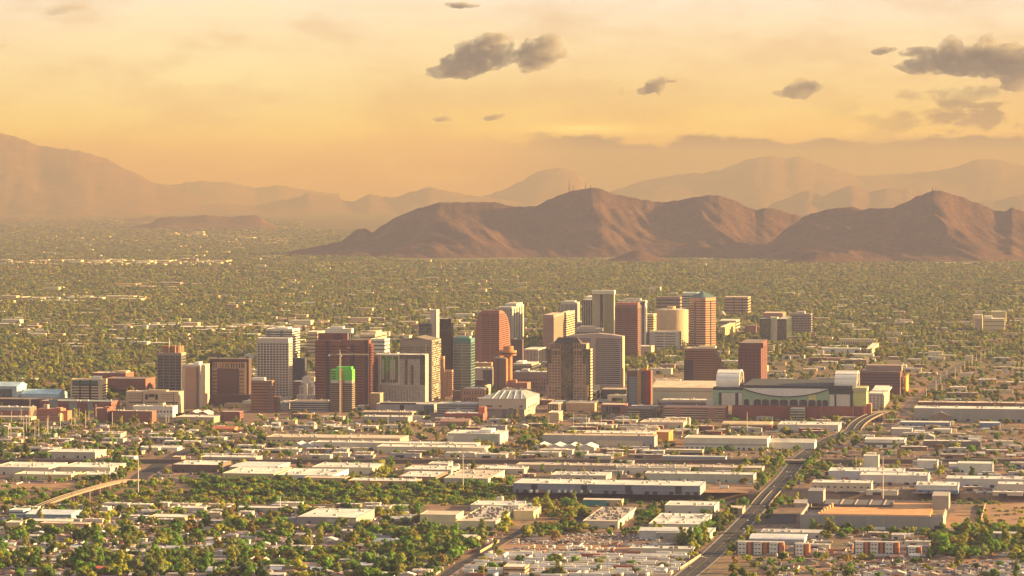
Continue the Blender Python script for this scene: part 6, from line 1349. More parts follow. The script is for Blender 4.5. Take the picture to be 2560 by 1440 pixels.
# ---- houses
def house_meshes(kind, wcol, rcol):
    wm = wall(wcol, name='house_wall'); rm = roofm(rcol); a = MB(); r = MB()
    if kind == 'gable':
        a.prism([(-.5, 0), (.5, 0), (.5, .62), (0, 1.0), (-.5, .62)], -.5, .5, 'x')
        r.prism([(-.58, .56), (0, 1.0), (.58, .56), (.58, .64), (0, 1.09), (-.58, .64)], -.55, .55, 'x')
    elif kind == 'hip':
        a.box(-.5, .5, -.5, .5, 0, .62); r.v = [(-.57, -.57, .6), (.57, -.57, .6), (.57, .57, .6), (-.57, .57, .6), (-.22, 0, 1.02), (.22, 0, 1.02)]
        r.f = [(0, 1, 5, 4), (1, 2, 5), (2, 3, 4, 5), (3, 0, 4), (3, 2, 1, 0)]; r.m = [0] * 5
    elif kind == 'cross':
        a.prism([(-.5, 0), (.5, 0), (.5, .58), (0, .9), (-.5, .58)], -.5, .5, 'x').prism([(.05, 0), (.4, 0), (.4, .55), (.225, .85), (.05, .55)], -.75, -.5, 'y')
        r.prism([(-.57, .53), (0, .92), (.57, .53), (.57, .61), (0, 1.0), (-.57, .61)], -.55, .55, 'x').prism([(.01, .5), (.225, .86), (.44, .5), (.44, .57), (.225, .94), (.01, .57)], -.8, -.05, 'y')
    else:
        a.box(-.5, .5, -.5, .5, 0, 1.0).box(-.52, .52, -.52, -.49, .95, 1.06).box(.49, .52, -.49, .52, .95, 1.06)
        r.box(-.48, .48, -.48, .48, .99, 1.03).box(-.2, -.05, 0, .15, 1.03, 1.22).box(.2, .3, -.2, -.1, 1.03, 1.18)
    if kind != 'shed':
        pass
    dw = MB()
    if kind == 'shed': dw.box(-.3, -.02, -.515, -.49, 0, .6)
    else: dw.box(-.16, .06, -.515, -.49, 0, .45)
    objs = []
    for nm, mb, m in (('wall', a, wm), ('roof', r, rm), ('door', dw, M_DOCK)):
        o = mb.build(nm, m); COL.objects.unlink(o); objs.append(o)
    return objs
HV = []
for kind, noun, adj, wc, rc in (('gable', 'house', 'tan gabled', TAN, (.42, .33, .27)), ('gable', 'house', 'white roofed gabled', (.55, .45, .34), (.68, .63, .58)), ('hip', 'house', 'brown hip roofed', (.46, .34, .24), (.26, .17, .13)),
                                ('hip', 'house', 'grey hip roofed', (.58, .48, .38), (.38, .34, .33)), ('cross', 'house', 'pinkish cross gabled', (.50, .35, .26), (.44, .27, .2)), ('gable', 'house', 'dark roofed gabled', (.42, .33, .25), (.17, .14, .13)),
                                ('shed', 'store', 'white flat roofed', (.60, .52, .42), ROOFW), ('shed', 'store', 'cream flat roofed', (.60, .46, .28), (.62, .55, .47)), ('shed', 'store', 'brown flat roofed', (.30, .19, .13), (.62, .57, .52)), ('shed', 'store', 'grey flat roofed', (.36, .34, .33), ROOFG), ('shed', 'store', 'red brick flat roofed', BRICK, ROOFT)):
    HV.append((noun, adj, house_meshes(kind, wc, rc)))
def place_building(px, py, vi, w_, d_, h_, rot=0.0, name=None, group=None, force=False):
    p = gp(px, py); g, hh = tog(p)
    if not force and occ_hit(g - w_ / 2 - 2, g + w_ / 2 + 2, hh - 2, hh + d_ + 3): return None
    occ_add(g - w_ / 2, g + w_ / 2, hh, hh + d_)
    noun, adj, objs = HV[vi]
    c = p + NV * (d_ / 2)
    r = empty(name or noun, c, -GA + rot); r.scale = (w_, d_, h_) if abs(rot) < .1 else (d_, w_, h_); r['category'] = noun if noun == 'house' else 'building'
    for o in objs: q = o.copy(); COL.objects.link(q); q.parent = r
    r['group'] = group or ('houses of the town' if noun == 'house' else 'small flat roofed buildings of the town')
    PEND.append((r, adj, noun, px, py)); return r
def scatter_build(reg, n, kinds, wr, dr, hr, tries=12):
    x0, x1, y0, y1 = reg; c = 0
    for _ in range(n * tries):
        if c >= n: break
        rot = math.pi / 2 if RND.random() < .4 else 0
        if place_building(RND.uniform(x0, x1), RND.uniform(y0, y1), RND.choice(kinds), RND.uniform(*wr), RND.uniform(*dr), RND.uniform(*hr), rot if max(kinds) < 6 else 0): c += 1
HK = [0, 1, 1, 2, 3, 4, 5]; SK = [6, 6, 6, 7, 8, 9]; TK = [6, 6, 7, 8, 9, 10]
scatter_build((0, 1150, 1392, 1445), 72, HK, (11, 17), (9, 13), (4.0, 5.6)); scatter_build((0, 1050, 1322, 1392), 105, HK, (11, 17), (9, 13), (4.0, 5.6))
scatter_build((0, 640, 1060, 1125), 55, HK, (12, 20), (10, 15), (4.5, 6)); scatter_build((640, 1360, 1050, 1085), 25, HK, (12, 20), (10, 15), (4.5, 6)); scatter_build((2160, 2560, 1068, 1150), 22, HK, (12, 20), (10, 15), (4.5, 6))
scatter_build((1960, 2560, 1396, 1445), 14, HK, (11, 17), (9, 13), (4, 5.5))
scatter_build((0, 1040, 1266, 1310), 34, SK, (14, 36), (10, 18), (4, 6)); scatter_build((0, 1150, 1335, 1445), 22, SK, (16, 34), (8, 12), (3.6, 5)); scatter_build((0, 660, 1085, 1156), 28, SK, (20, 60), (12, 24), (4.5, 7))
scatter_build((660, 1660, 1126, 1157), 30, SK, (20, 60), (12, 24), (4.5, 7)); scatter_build((660, 1660, 1046, 1086), 26, TK, (20, 50), (12, 24), (4.5, 8)); scatter_build((1380, 2130, 1046, 1092), 22, TK, (20, 50), (14, 24), (5, 8))
scatter_build((2130, 2560, 1050, 1240), 34, SK, (16, 45), (10, 20), (4.5, 7)); scatter_build((1300, 2040, 1140, 1205), 14, SK, (16, 40), (10, 18), (4, 6)); scatter_build((1960, 2560, 1325, 1400), 8, SK, (14, 30), (8, 14), (4, 5.5))
scatter_build((620, 1240, 900, 1046), 46, TK, (22, 60), (18, 35), (7, 15)); scatter_build((1240, 1860, 880, 1040), 52, TK, (22, 60), (18, 35), (7, 14)); scatter_build((1860, 2560, 830, 1020), 48, TK, (22, 70), (16, 35), (5, 10)); scatter_build((0, 640, 860, 1000), 12, TK, (22, 60), (16, 30), (5, 8))

# ---- far buildings: a mass of small roofs between the trees, beyond counting
def far_mass():
    v = []; f = []; mi = []
    bands = [((0, 560, 652, 664), 210, (25, 110)), ((0, 340, 746, 757), 34, (40, 160)), ((280, 470, 712, 720), 10, (60, 200)), ((420, 530, 583, 592), 24, (40, 120)), ((0, 700, 590, 650), 50, (25, 80)),
             ((560, 700, 588, 612), 20, (60, 200)), ((0, 1300, 664, 745), 130, (20, 60)), ((1000, 2560, 655, 740), 70, (18, 45)), ((0, 1320, 757, 870), 280, (16, 60)), ((1300, 2560, 740, 835), 150, (16, 50)), ((640, 1240, 800, 880), 120, (20, 70)),
             ((340, 700, 818, 830), 26, (40, 120)), ((1860, 2560, 830, 940), 110, (16, 50)), ((1500, 2050, 626, 650), 40, (25, 70)), ((2330, 2470, 648, 662), 9, (60, 160))]
    for (x0, x1, y0, y1), n, (wa, wb) in bands:
        for _ in range(n):
            px, py = RND.uniform(x0, x1), RND.uniform(y0, y1); p = gp(px, py); w_ = RND.uniform(wa, wb); d_ = RND.uniform(.4, .8) * w_; h_ = RND.uniform(5, 9) * (1.0 if RND.random() < .9 else 2.0)
            g, hh = tog(p)
            if occ_hit(g - w_ / 2, g + w_ / 2, hh, hh + d_): continue
            occ_add(g - w_ / 2, g + w_ / 2, hh, hh + d_)
            b0 = len(v); e = EV * (w_ / 2); nn = NV * d_
            for z in (0, h_):
                for q in (p - e, p + e, p + e + nn, p - e + nn): v.append((q.x, q.y, z))
            m = RND.choice((0, 0, 1, 2))
            for fa in ((0, 1, 5, 4), (1, 2, 6, 5), (2, 3, 7, 6), (3, 0, 4, 7)): f.append(tuple(b0 + i for i in fa)); mi.append(m)
            f.append((b0 + 4, b0 + 5, b0 + 6, b0 + 7)); mi.append(3 if RND.random() < .75 else 2)
    o = mesh('distant_buildings', v, f, [wall((.60, .52, .42), name='pale_wall'), wall((.52, .38, .24), name='tan_wall'), wall((.34, .2, .14), name='brown_wall'), roofm((.62, .57, .50))], None, mi)
    tag(o, 'countless small pale roofs scattered between the trees towards the mountains', 'buildings', kind='stuff')
far_mass()

# ---- vehicles
def car_mesh(col):
    m = metal(col, .35, 'car_paint'); g = M_GL; bm = MB()
    bm.prism([(-2.2, .35), (2.2, .35), (2.25, .8), (1.1, .95), (.5, 1.45), (-1.2, 1.45), (-1.8, .95), (-2.25, .85)], -.88, .88, 'y', 0)
    bm.prism([(1.0, .97), (.5, 1.38), (-1.15, 1.38), (-1.7, .97)], -.9, .9, 'y', 1)
    for x in (-1.35, 1.35):
        bm.tube((x, -.92, .35), (x, -.7, .35), .34, n=8, m=2).tube((x, .7, .35), (x, .92, .35), .34, n=8, m=2)
    o = bm.build('parked_car', [m, g, M_DOCK]); COL.objects.unlink(o); return o
CARS = [(a, car_mesh(c)) for a, c in (('white', (.75, .74, .72)), ('silver', (.45, .45, .46)), ('dark grey', (.06, .06, .07)), ('red', (.4, .05, .04)), ('blue', (.06, .10, .25)), ('tan', (.45, .36, .26)))]
def cars(reg, n, group, wt=(4, 3, 2, 1, 1, 1), grid=None):
    x0, x1, y0, y1 = reg; c = 0
    for _ in range(n * 6):
        if c >= n: break
        px = RND.uniform(x0, x1); py = RND.uniform(y0, y1)
        if grid: py = y0 + (y1 - y0) * RND.randrange(grid) / max(1, grid - 1)
        p = gp(px, py); g, h = tog(p)
        if occ_hit(g - 2.5, g + 2.5, h - 2.5, h + 2.5): continue
        occ_add(g - 2.4, g + 2.4, h - 2.4, h + 2.4)
        adj, src = RND.choices(CARS, wt)[0]; o = src.copy(); COL.objects.link(o); o.location = (p.x, p.y, .34); o.rotation_euler.z = -GA + RND.choice((0, math.pi / 2, math.pi / 2, math.pi)) + RND.uniform(-.2, .2)
        o['category'] = 'car'; o['group'] = group; PEND.append((o, adj, 'car', px, py)); c += 1
cars((1408, 1640, 1337, 1352), 75, 'old cars in the scrap yards', grid=6); cars((1265, 1500, 1356, 1361), 34, 'old cars in the scrap yards', grid=2); cars((2140, 2555, 1409, 1438), 95, 'old cars in the scrap yards', grid=9)
cars((520, 700, 1287, 1312), 26, 'cars in the yards'); cars((250, 480, 1302, 1312), 16, 'cars in the yards'); cars((1470, 1560, 1384, 1388), 9, 'cars in the yards'); cars((2100, 2380, 1340, 1350), 14, 'cars in the yards')
for i in range(44):                                 # traffic on the boulevard
    k = RND.randrange(4, len(bl) - 6); d = (bl[k + 1] - bl[k]).normalized(); nr = Vector((d.y, -d.x, 0)); p = bl[k].lerp(bl[k + 1], RND.random()) + nr * RND.choice((-7.5, -2.8, 2.8, 7.5))
    adj, src = RND.choices(CARS, (4, 3, 3, 1, 1, 1))[0]; o = src.copy(); o.name = 'moving_car'; COL.objects.link(o); o.location = (p.x, p.y, .55); o.rotation_euler.z = math.atan2(d.y, d.x)
    px, py = proj(p); o['category'] = 'car'; o['group'] = 'cars on the boulevard'; PEND.append((o, adj, 'moving car', px, py))
def trailer_meshes(col, kind):
    body = MB(); run = MB()
    if kind == 'box': body.box(-7, 7, -1.3, 1.3, 1.1, 4.1).box(-7.1, 7.1, -1.36, 1.36, 4.0, 4.2)
    else: body.prism([(-1.5, .7), (1.5, .7), (1.5, 3.0), (0, 3.5), (-1.5, 3.0)], -7, 7, 'x')
    run.box(-6.8, 5, -.9, .9, .7, 1.09).box(4.5, 5, -.9, .9, 0, .7)
    for x in (-6, -4.6):
        for y in (-1.1, .85): run.tube((x, y, .5), (x, y + .25, .5), .5, n=8)
    a = body.build('trailer_body', metal(col, .55)); r = run.build('running_gear', M_DOCK); COL.objects.unlink(a); COL.objects.unlink(r); return a, r
TR = [('white', trailer_meshes((.76, .74, .70), 'box')), ('cream', trailer_meshes((.66, .56, .42), 'box')), ('grey', trailer_meshes((.45, .43, .42), 'box')), ('white gabled', trailer_meshes((.70, .66, .60), 'home')), ('reddish', trailer_meshes((.36, .13, .09), 'box'))]
def trailer(px, py, vi, rot, noun, group, sc=1.0, z=.35):
    p = gp(px, py); g, h = tog(p); hw = 7.2 * sc if abs(math.sin(rot)) < .5 else 1.7; hd = 8.9 * sc - hw if hw > 3 else 7.2
    if occ_hit(g - hw, g + hw, h - (1.7 if hw > 3 else 7), h + (1.7 if hw > 3 else 7)): return None
    occ_add(g - hw, g + hw, h - (1.7 if hw > 3 else 7), h + (1.7 if hw > 3 else 7))
    adj, parts = TR[vi]; r = empty('box_trailer' if noun == 'trailer' else 'mobile_home', (p.x, p.y, z), -GA + rot); r.scale = (sc, 1, 1)
    for o in parts: q = o.copy(); COL.objects.link(q); q.parent = r
    r['category'] = noun; r['group'] = group; PEND.append((r, adj, noun, px, py)); return r
for x, y in ((1313, 1375), (1334, 1372), (1343, 1370), (1366, 1374), (1374, 1371), (1384, 1373), (1416, 1375), (1426, 1374), (1438, 1374), (1446, 1374), (1456, 1374), (1464, 1378), (1476, 1374), (1482, 1374), (1491, 1380), (1505, 1380), (1522, 1380), (1532, 1380)):
    trailer(x, y, 4 if x == 1532 else RND.choice((0, 0, 0, 1)), 0 if x < 1330 else math.pi / 2, 'trailer', 'box trailers parked on the dirt yard', .62)
for _ in range(900):
    if sum(1 for q in PEND if q[2] == 'mobile home') > 150: break
    py = 1388 + 5.0 * RND.randrange(12) + RND.uniform(-.5, .5); px = RND.uniform(1215 - (py - 1388) * 1.2, 1722 - (py - 1388) * .55)
    trailer(px, py, RND.choices(range(5), (8, 1.5, .6, 4, .4))[0], 0 if RND.random() < .9 else math.pi / 2, 'mobile home', 'trailers and mobile homes in the trailer yard', RND.choice((.9, 1.2, 1.6, 2.0)))
truck_x = [1328, 1343, 1357, 1373, 1399, 1414, 1429, 1455, 1477, 1508, 1518, 1538, 1546, 1562, 1587, 1595, 1620, 1641, 1666]
for i, x in enumerate(truck_x):
    p = gp(x, 1233.6); r = empty('box_trailer', (p.x, p.y, .3), -GA + math.pi / 2); r.scale = (.55, 1.25, 1.1); adj, parts = TR[4 if i == 2 else 0]
    for o in parts: q = o.copy(); COL.objects.link(q); q.parent = r
    r['category'] = 'trailer'; r['group'] = 'trailers at the docks of the long blue warehouse'; PEND.append((r, adj, 'trailer', x, 1233))
for x, y, v_ in ((1810, 1222, 0), (1822, 1222, 4), (2200, 1327, 0), (2276, 1322, 0), (2132, 1324, 0), (2262, 1345, 0)): trailer(x, y, v_, 0, 'trailer', 'lone trailers', .9)

# ---- yard clutter: stacks, bins, low walls, carports and junk round the houses and workshops, beyond counting
def clutter():
    v = []; f = []; mi = []
    regs = [((0, 1150, 1325, 1445), 2100), ((0, 1050, 1264, 1325), 700), ((1150, 1760, 1336, 1384), 220), ((1900, 2560, 1320, 1445), 700), ((2130, 2560, 1405, 1442), 350), ((0, 660, 1058, 1160), 900), ((640, 2130, 1046, 1165), 1500), ((2060, 2560, 1046, 1235), 1100), ((0, 2000, 1165, 1212), 500), ((640, 2560, 870, 1046), 1200)]
    for (x0, x1, y0, y1), n in regs:
        for _ in range(n):
            px, py = RND.uniform(x0, x1), RND.uniform(y0, y1); p = gp(px, py)
            if RND.random() < .25: w_, d_, h_ = (RND.uniform(10, 30), .4, RND.uniform(1.6, 2.4)) if RND.random() < .7 else (.4, RND.uniform(10, 30), RND.uniform(1.6, 2.4))
            else: w_, d_, h_ = RND.uniform(1.5, 6.5), RND.uniform(1.5, 5), RND.uniform(1.0, 3.0)
            g, hh = tog(p)
            if occ_hit(g - w_ / 2, g + w_ / 2, hh, hh + d_): continue
            b0 = len(v); e = EV * (w_ / 2); nn = NV * d_
            for z in (0, h_):
                for q in (p - e, p + e, p + e + nn, p - e + nn): v.append((q.x, q.y, z))
            m = RND.choices(range(6), (4, 2, 2, 2, 1, .4))[0]
            for fa in ((0, 1, 5, 4), (1, 2, 6, 5), (2, 3, 7, 6), (3, 0, 4, 7), (4, 5, 6, 7)): f.append(tuple(b0 + i for i in fa)); mi.append(m)
    o = mesh('yard_clutter', v, f, [wall((.66, .62, .56), name='pale_clutter'), wall((.42, .32, .24), name='tan_clutter'), wall((.12, .10, .09), name='dark_clutter'), wall((.30, .28, .27), name='grey_clutter'), wall((.34, .13, .08), name='rust_clutter'), wall((.10, .17, .32), name='blue_clutter')], None, mi)
    tag(o, 'countless low walls, sheds, bins and junk in the yards of the town', 'clutter', kind='stuff')
clutter()

# ---- poles, masts, silos
M_STEEL = metal((.55, .48, .40), .5, 'steel_pole'); M_WOOD = wall((.10, .065, .045), name='wood_pole')
def lamp_mast(px, yt, yb, label):
    p = gp(px, yb); k = p.y / F; h = (yb - yt) * k; r = empty('lamp_mast', p); tag(r, label, 'lamp mast', 'high lamp masts')
    MB().tube((0, 0, 0), (0, 0, h), .75, .4, 8).build('mast', metal((.62, .57, .5), .45), r)
    mb = MB()
    for i in range(8): a = math.pi * i / 4; mb.box(1.5 * math.cos(a) - .4, 1.5 * math.cos(a) + .4, 1.5 * math.sin(a) - .4, 1.5 * math.sin(a) + .4, h - .8, h)
    mb.tube((0, 0, h - .3), (0, 0, h), 1.5, 1.5, 10); mb.build('lamp_ring', M_STEEL, r)
lamp_mast(345.5, 1138, 1232, 'tall thin lamp mast left of the river bridge end'); lamp_mast(1157.5, 1130, 1228, 'tall thin lamp mast in the middle, at the river bank'); lamp_mast(2207.5, 1140, 1246, 'tall thick pale lamp mast right of the boulevard by the river')
lamp_mast(700.5, 1241, 1278, 'short lamp mast above the white sheds south of the river')
PM = {}
def pole(px, yt, yb, adj, noun, m, r=.35, arms=0, lamp=False, group='poles'):
    p = gp(px, yb); h = (yb - yt) * p.y / F
    mb = MB().tube((0, 0, 0), (0, 0, h), r, r * .6, 6)
    for i in range(arms): mb.box(-1.6, 1.6, -.12, .12, h - 1.2 - 1.4 * i, h - .95 - 1.4 * i)
    if lamp: mb.box(-2.6, 2.6, -.5, .5, h - .5, h + .6)
    o = mb.build(noun.replace(' ', '_'), m); o.location = p; o['category'] = 'pole'; o['group'] = group; PEND.append((o, adj, noun, px, (yt + yb) / 2)); return o
for x, a, c in ((4, 1030, 1050), (21, 1060, 1110), (27, 1062, 1105), (29, 1027, 1065), (51, 1022, 1062), (54, 1024, 1062), (59, 1045, 1108), (66, 1045, 1085), (73, 1015, 1068), (87, 1047, 1090), (97, 1047, 1090), (118, 1045, 1088), (120, 1037, 1090), (151, 1040, 1075), (158, 1035, 1058), (179, 1030, 1073), (187, 1027, 1075), (198, 1020, 1062), (214, 1024, 1070), (222, 1028, 1050), (234, 1020, 1056), (240, 1010, 1057), (244, 1017, 1056), (281, 1030, 1075), (310, 1017, 1053), (319, 1025, 1055), (335, 1025, 1055), (415, 1035, 1058), (422, 1037, 1060)):
    pole(x, a, c, 'tall thin', 'yard pole', M_STEEL, .5, group='tall poles of the rail yard')
pole(75, 998, 1042, 'lamp topped', 'yard pole', M_STEEL, .45, lamp=True, group='tall poles of the rail yard')
for x, a, c in ((2340, 950, 984), (2352, 936, 966), (2367, 925, 950), (2388, 918, 950), (2402, 915, 935), (2412, 903, 930), (2430, 892, 920), (2441, 885, 912), (2452, 880, 905), (2462, 877, 900), (2472, 870, 894), (2478, 868, 888), (2355, 962, 985), (2316, 970, 1000)):
    pole(x, a, c, 'pale', 'street pole', M_STEEL, .6, group='poles along the far street')
for x, a, c in ((1440, 1345, 1398), (1486, 1388, 1420), (1518, 1395, 1432), (1676, 1385, 1430), (1722, 1385, 1425), (2084, 1385, 1428), (306, 1328, 1348), (447, 1375, 1416), (340, 1300, 1330), (611, 1408, 1440), (1258, 1390, 1440), (1330, 1382, 1395), (1010, 1360, 1390), (560, 1340, 1372), (820, 1360, 1390), (1533, 1120, 1158), (1287, 1125, 1155), (700, 1110, 1140), (280, 1095, 1130), (610, 1085, 1105), (2140, 1140, 1165), (2240, 1090, 1115), (1868, 1030, 1080), (1372, 1040, 1072), (1434, 1030, 1075), (1466, 1036, 1075), (1503, 1038, 1072), (1558, 1035, 1072), (970, 1035, 1060), (870, 1040, 1066), (180, 1230, 1262), (8, 1235, 1262), (75, 1225, 1250)):
    pole(x, a, c, 'dark' if c > 1170 else 'slim', 'utility pole', M_WOOD if c > 1170 else M_STEEL, .3 if c > 1170 else .4, 2 if c > 1170 else 1, group='utility poles of the town')
def silo(px, yt, yb, r, label):
    p = gp(px, yb); h = (yb - yt) * p.y / F; ro = empty('silo', p); tag(ro, label, 'silo'); m = wall((.64, .58, .48), name='silo_wall')
    MB().tube((0, 0, 0), (0, 0, h * .9), r, n=14).build('silo_body', m, ro); MB().tube((0, 0, h * .9), (0, 0, h), r * 1.02, r * .3, 14).build('silo_cap', m, ro)
silo(1246, 1241, 1262, 3.0, 'left one of two pale silos behind the yellow cream factory'); silo(1254, 1240, 1262, 3.0, 'right one of two pale silos behind the yellow cream factory'); silo(1722, 1043, 1068, 3.2, 'slim white tank tower between the brick parking structure and the freeway')
def summit(px, yt, yb, d, label):
    b0 = Vector(((px - CX) / F * d, d, CAMH + (HY - yb) / F * d)); h = (yb - yt) / F * d
    mb = MB().tube((0, 0, -6), (0, 0, h), 4.2, 2.0, 5)
    o = mb.build('antenna_mast', metal((.2, .14, .11))); o.location = b0; tag(o, label, 'antenna', 'antennas on the mountain summits')
for x, a, c, d, l in ((1423, 450, 479, 20400, 'tallest antenna mast, left on the broad mountain summit'), (1434, 461, 476, 20400, 'short antenna mast just right of the tallest one'), (1464, 457, 472, 20400, 'antenna mast at the top of the broad mountain'), (1477, 462, 471, 20400, 'small antenna mast rightmost on the broad mountain summit'), (2331, 466, 477, 19400, 'left antenna on the pointed mountain'), (2340, 464, 477, 19400, 'right antenna on the pointed mountain')): summit(x, a, c, d, l)

# ------------------------------------------------------------------ trees
def foliage_mat(tint):
    m, t, b = new_mat('foliage'); oi = t.node('ShaderNodeObjectInfo'); tc = t.node('ShaderNodeTexCoord')
    a = t.noise(tc.outputs['Object'], 9.0, 3.0, .7)
    k = t.math('MULTIPLY_ADD', oi.outputs['Random'], .7, .92)
    n = t.node('ShaderNodeVectorMath', operation='SCALE'); t.l.new(t.mix(.75, tint, t.ramp(a, [(.3, (.55, .55, .5)), (.7, (1.5, 1.5, 1.3))]), 'MULTIPLY'), n.inputs[0]); t.l.new(k, n.inputs['Scale'])
    t.l.new(n.outputs[0], b.inputs['Base Color']); b.inputs['Roughness'].default_value = .7; b.inputs['Specular IOR Level'].default_value = .15
    tr = t.node('ShaderNodeBsdfTranslucent'); t.l.new(n.outputs[0], tr.inputs[0]); mx = t.node('ShaderNodeMixShader', ins={0: .5}); t.l.new(b.outputs[0], mx.inputs[1]); t.l.new(tr.outputs[0], mx.inputs[2])
    out = [q for q in t.n if q.type == 'OUTPUT_MATERIAL'][0]; t.l.new(mx.outputs[0], out.inputs[0]); return m
M_BARK = wall((.12, .085, .06), name='bark')
def crown_mesh(kind, seed):
    """crown about one unit wide: many leaf clumps through its volume, an uneven outline with gaps"""
    r = random.Random(seed); bm = bmesh.new(); cl = []
    if kind == 'round': cl = [(r.gauss(0, .2), r.gauss(0, .2), .48 + r.uniform(-.2, .24), r.uniform(.15, .25)) for _ in range(13)]
    elif kind == 'wide': cl = [(r.uniform(-.46, .46), r.uniform(-.4, .4), .38 + r.uniform(-.1, .14), r.uniform(.11, .2)) for _ in range(14)]
    elif kind == 'tall': cl = [(r.gauss(0, .13), r.gauss(0, .13), .35 + 1.0 * i / 12, r.uniform(.13, .24) * (1.25 - .55 * i / 12)) for i in range(13)]
    elif kind == 'cone': cl = [(r.gauss(0, .03), r.gauss(0, .03), .15 + .14 * i, .2 * (1 - i / 11)) for i in range(10)]
    else: cl = [(r.uniform(-.42, .42), r.uniform(-.38, .38), .12 + r.uniform(-.04, .16), r.uniform(.12, .22)) for _ in range(9)]
    for x, y, z, s in cl:
        q = bmesh.ops.create_icosphere(bm, subdivisions=1, radius=s)
        for v in q['verts']:
            v.co *= 1 + .42 * mnoise.noise(v.co * (2.2 / s) + Vector((seed, x * 9, z * 9))); v.co.z *= .82; v.co += Vector((x, y, z))
    for x, y, z, s in cl:                       # loose sprays of leaves round every clump
        for _ in range(20):
            d = Vector((r.gauss(0, 1), r.gauss(0, 1), r.gauss(0, 1))).normalized(); c = Vector((x, y, z)) + d * s * r.uniform(.85, 1.3)
            u = Vector((r.gauss(0, 1), r.gauss(0, 1), r.gauss(0, 1))).normalized(); w_ = u.cross(d).normalized(); a = r.uniform(.02, .05)
            bm.faces.new([bm.verts.new(c + u * a), bm.verts.new(c + w_ * a), bm.verts.new(c - u * a), bm.verts.new(c - w_ * a)])
    me = bpy.data.meshes.new('crown'); bm.to_mesh(me); bm.free(); return me
def trunk_mesh(kind, seed):
    r = random.Random(seed + 50); h = {'round': .45, 'wide': .32, 'tall': .9, 'cone': .3, 'shrub': .12}[kind]; mb = MB().tube((0, 0, -.02), (0, 0, h * .55), .045, .032, 6)
    for i in range(4): a = r.uniform(0, 6.3); mb.tube((0, 0, h * .5), (.22 * math.cos(a), .22 * math.sin(a), h + r.uniform(-.05, .15)), .028, .01, 5)
    me = bpy.data.meshes.new('trunk'); me.from_pydata(mb.v, [], mb.f); me.materials.append(M_BARK); return me
TINT = [('dark green', (.06, .10, .018)), ('olive green', (.17, .175, .03)), ('yellow green', (.29, .29, .03)), ('grey green', (.16, .18, .055)), ('brownish', (.23, .165, .045)), ('fresh green', (.12, .21, .022))]
M_FOL = [foliage_mat(c) for _, c in TINT]
KN = {'round': ('bushy', 'tree'), 'wide': ('spreading', 'tree'), 'tall': ('tall', 'tree'), 'cone': ('pointed', 'cypress'), 'shrub': ('low', 'shrub')}
KINDS_ = ['round', 'wide', 'tall', 'cone', 'shrub']; CM = {}; TM = {}
for k in KINDS_:
    for s in range(3 if k not in ('cone',) else 1): CM[k, s] = [crown_mesh(k, 7 * s + len(k))]; TM[k, s] = trunk_mesh(k, s)
for l in CM.values():
    l += [l[0].copy() for _ in range(5)]
    for me, m in zip(l, M_FOL): me.materials.append(m)
pcol = bpy.data.collections.new('tree_sources'); SRC = []          # not linked to the scene: only feeds the mass of distant trees
for k in ('round', 'wide', 'tall', 'shrub'):
    for s in range(3):
        for ti in range(6):
            o = bpy.data.objects.new(f'source_{len(SRC):03d}', CM[k, s][ti]); pcol.objects.link(o); SRC.append((k, ti))
IDX = {}
for i, q in enumerate(SRC): IDX.setdefault(q, []).append(i)

TREES = []       # (px, py, kind, width, tint)
def trees(reg, n, kinds=(('round', 5), ('wide', 3), ('tall', 1)), size=(6, 12), tint=(3, 3, 2, 2, 1, 3), gap=.35, shape=None, low=False):
    x0, x1, y0, y1 = reg; ks = [k for k, _ in kinds]; kw = [w_ for _, w_ in kinds]; c = 0
    for _ in range(int(n * 2.2)):
        if c >= n: break
        px, py = RND.uniform(x0, x1), RND.uniform(y0, y1)
        if shape and not shape(px, py): continue
        # groves and gaps
        if mnoise.noise(Vector((px * .012, py * .05, 1.7))) < -gap - .0 + RND.uniform(-.35, .35) - .3: continue
        w_ = RND.uniform(*size) * (1.42 if py > 1315 else 1.2 if py > 1262 else 1.0); p = gp(px, py); g, h = tog(p); r = w_ * .36
        if occ_hit(g - r, g + r, h - r, h + r): continue
        # keep the view of a facade just behind open
        if not low and occ_hit(g - r, g + r, h, h + 22) and RND.random() < .6: continue
        TREES.append((px, py, RND.choices(ks, kw)[0], w_, RND.choices(range(6), [a_ * b_ for a_, b_ in zip(tint, (1, 1, 1.2, .7, .7, 1.7) if py > 1190 else (1,) * 6)])[0])); c += 1
SCR = (('wide', 3), ('shrub', 5), ('round', 2))
trees((0, 1150, 1385, 1448), 300, size=(5, 12), low=True); trees((0, 1150, 1325, 1448), 560, size=(4, 12)); trees((0, 560, 1264, 1325), 90, size=(6, 12)); trees((560, 1050, 1278, 1325), 80, size=(6, 14)); trees((620, 1040, 1328, 1350), 40, size=(6, 11))
trees((860, 1240, 1352, 1384), 90, size=(8, 14), tint=(4, 3, 1, 3, 1, 2)); trees((1150, 1240, 1330, 1350), 12, size=(6, 10)); trees((1250, 1450, 1312, 1348), 50, size=(6, 12), tint=(1, 3, 3, 2, 3, 3)); trees((1380, 1660, 1328, 1342), 30, size=(5, 9), tint=(1, 2, 3, 1, 1, 4)); trees((1290, 1470, 1268, 1300), 36, size=(8, 16), tint=(1, 3, 3, 2, 3, 2))
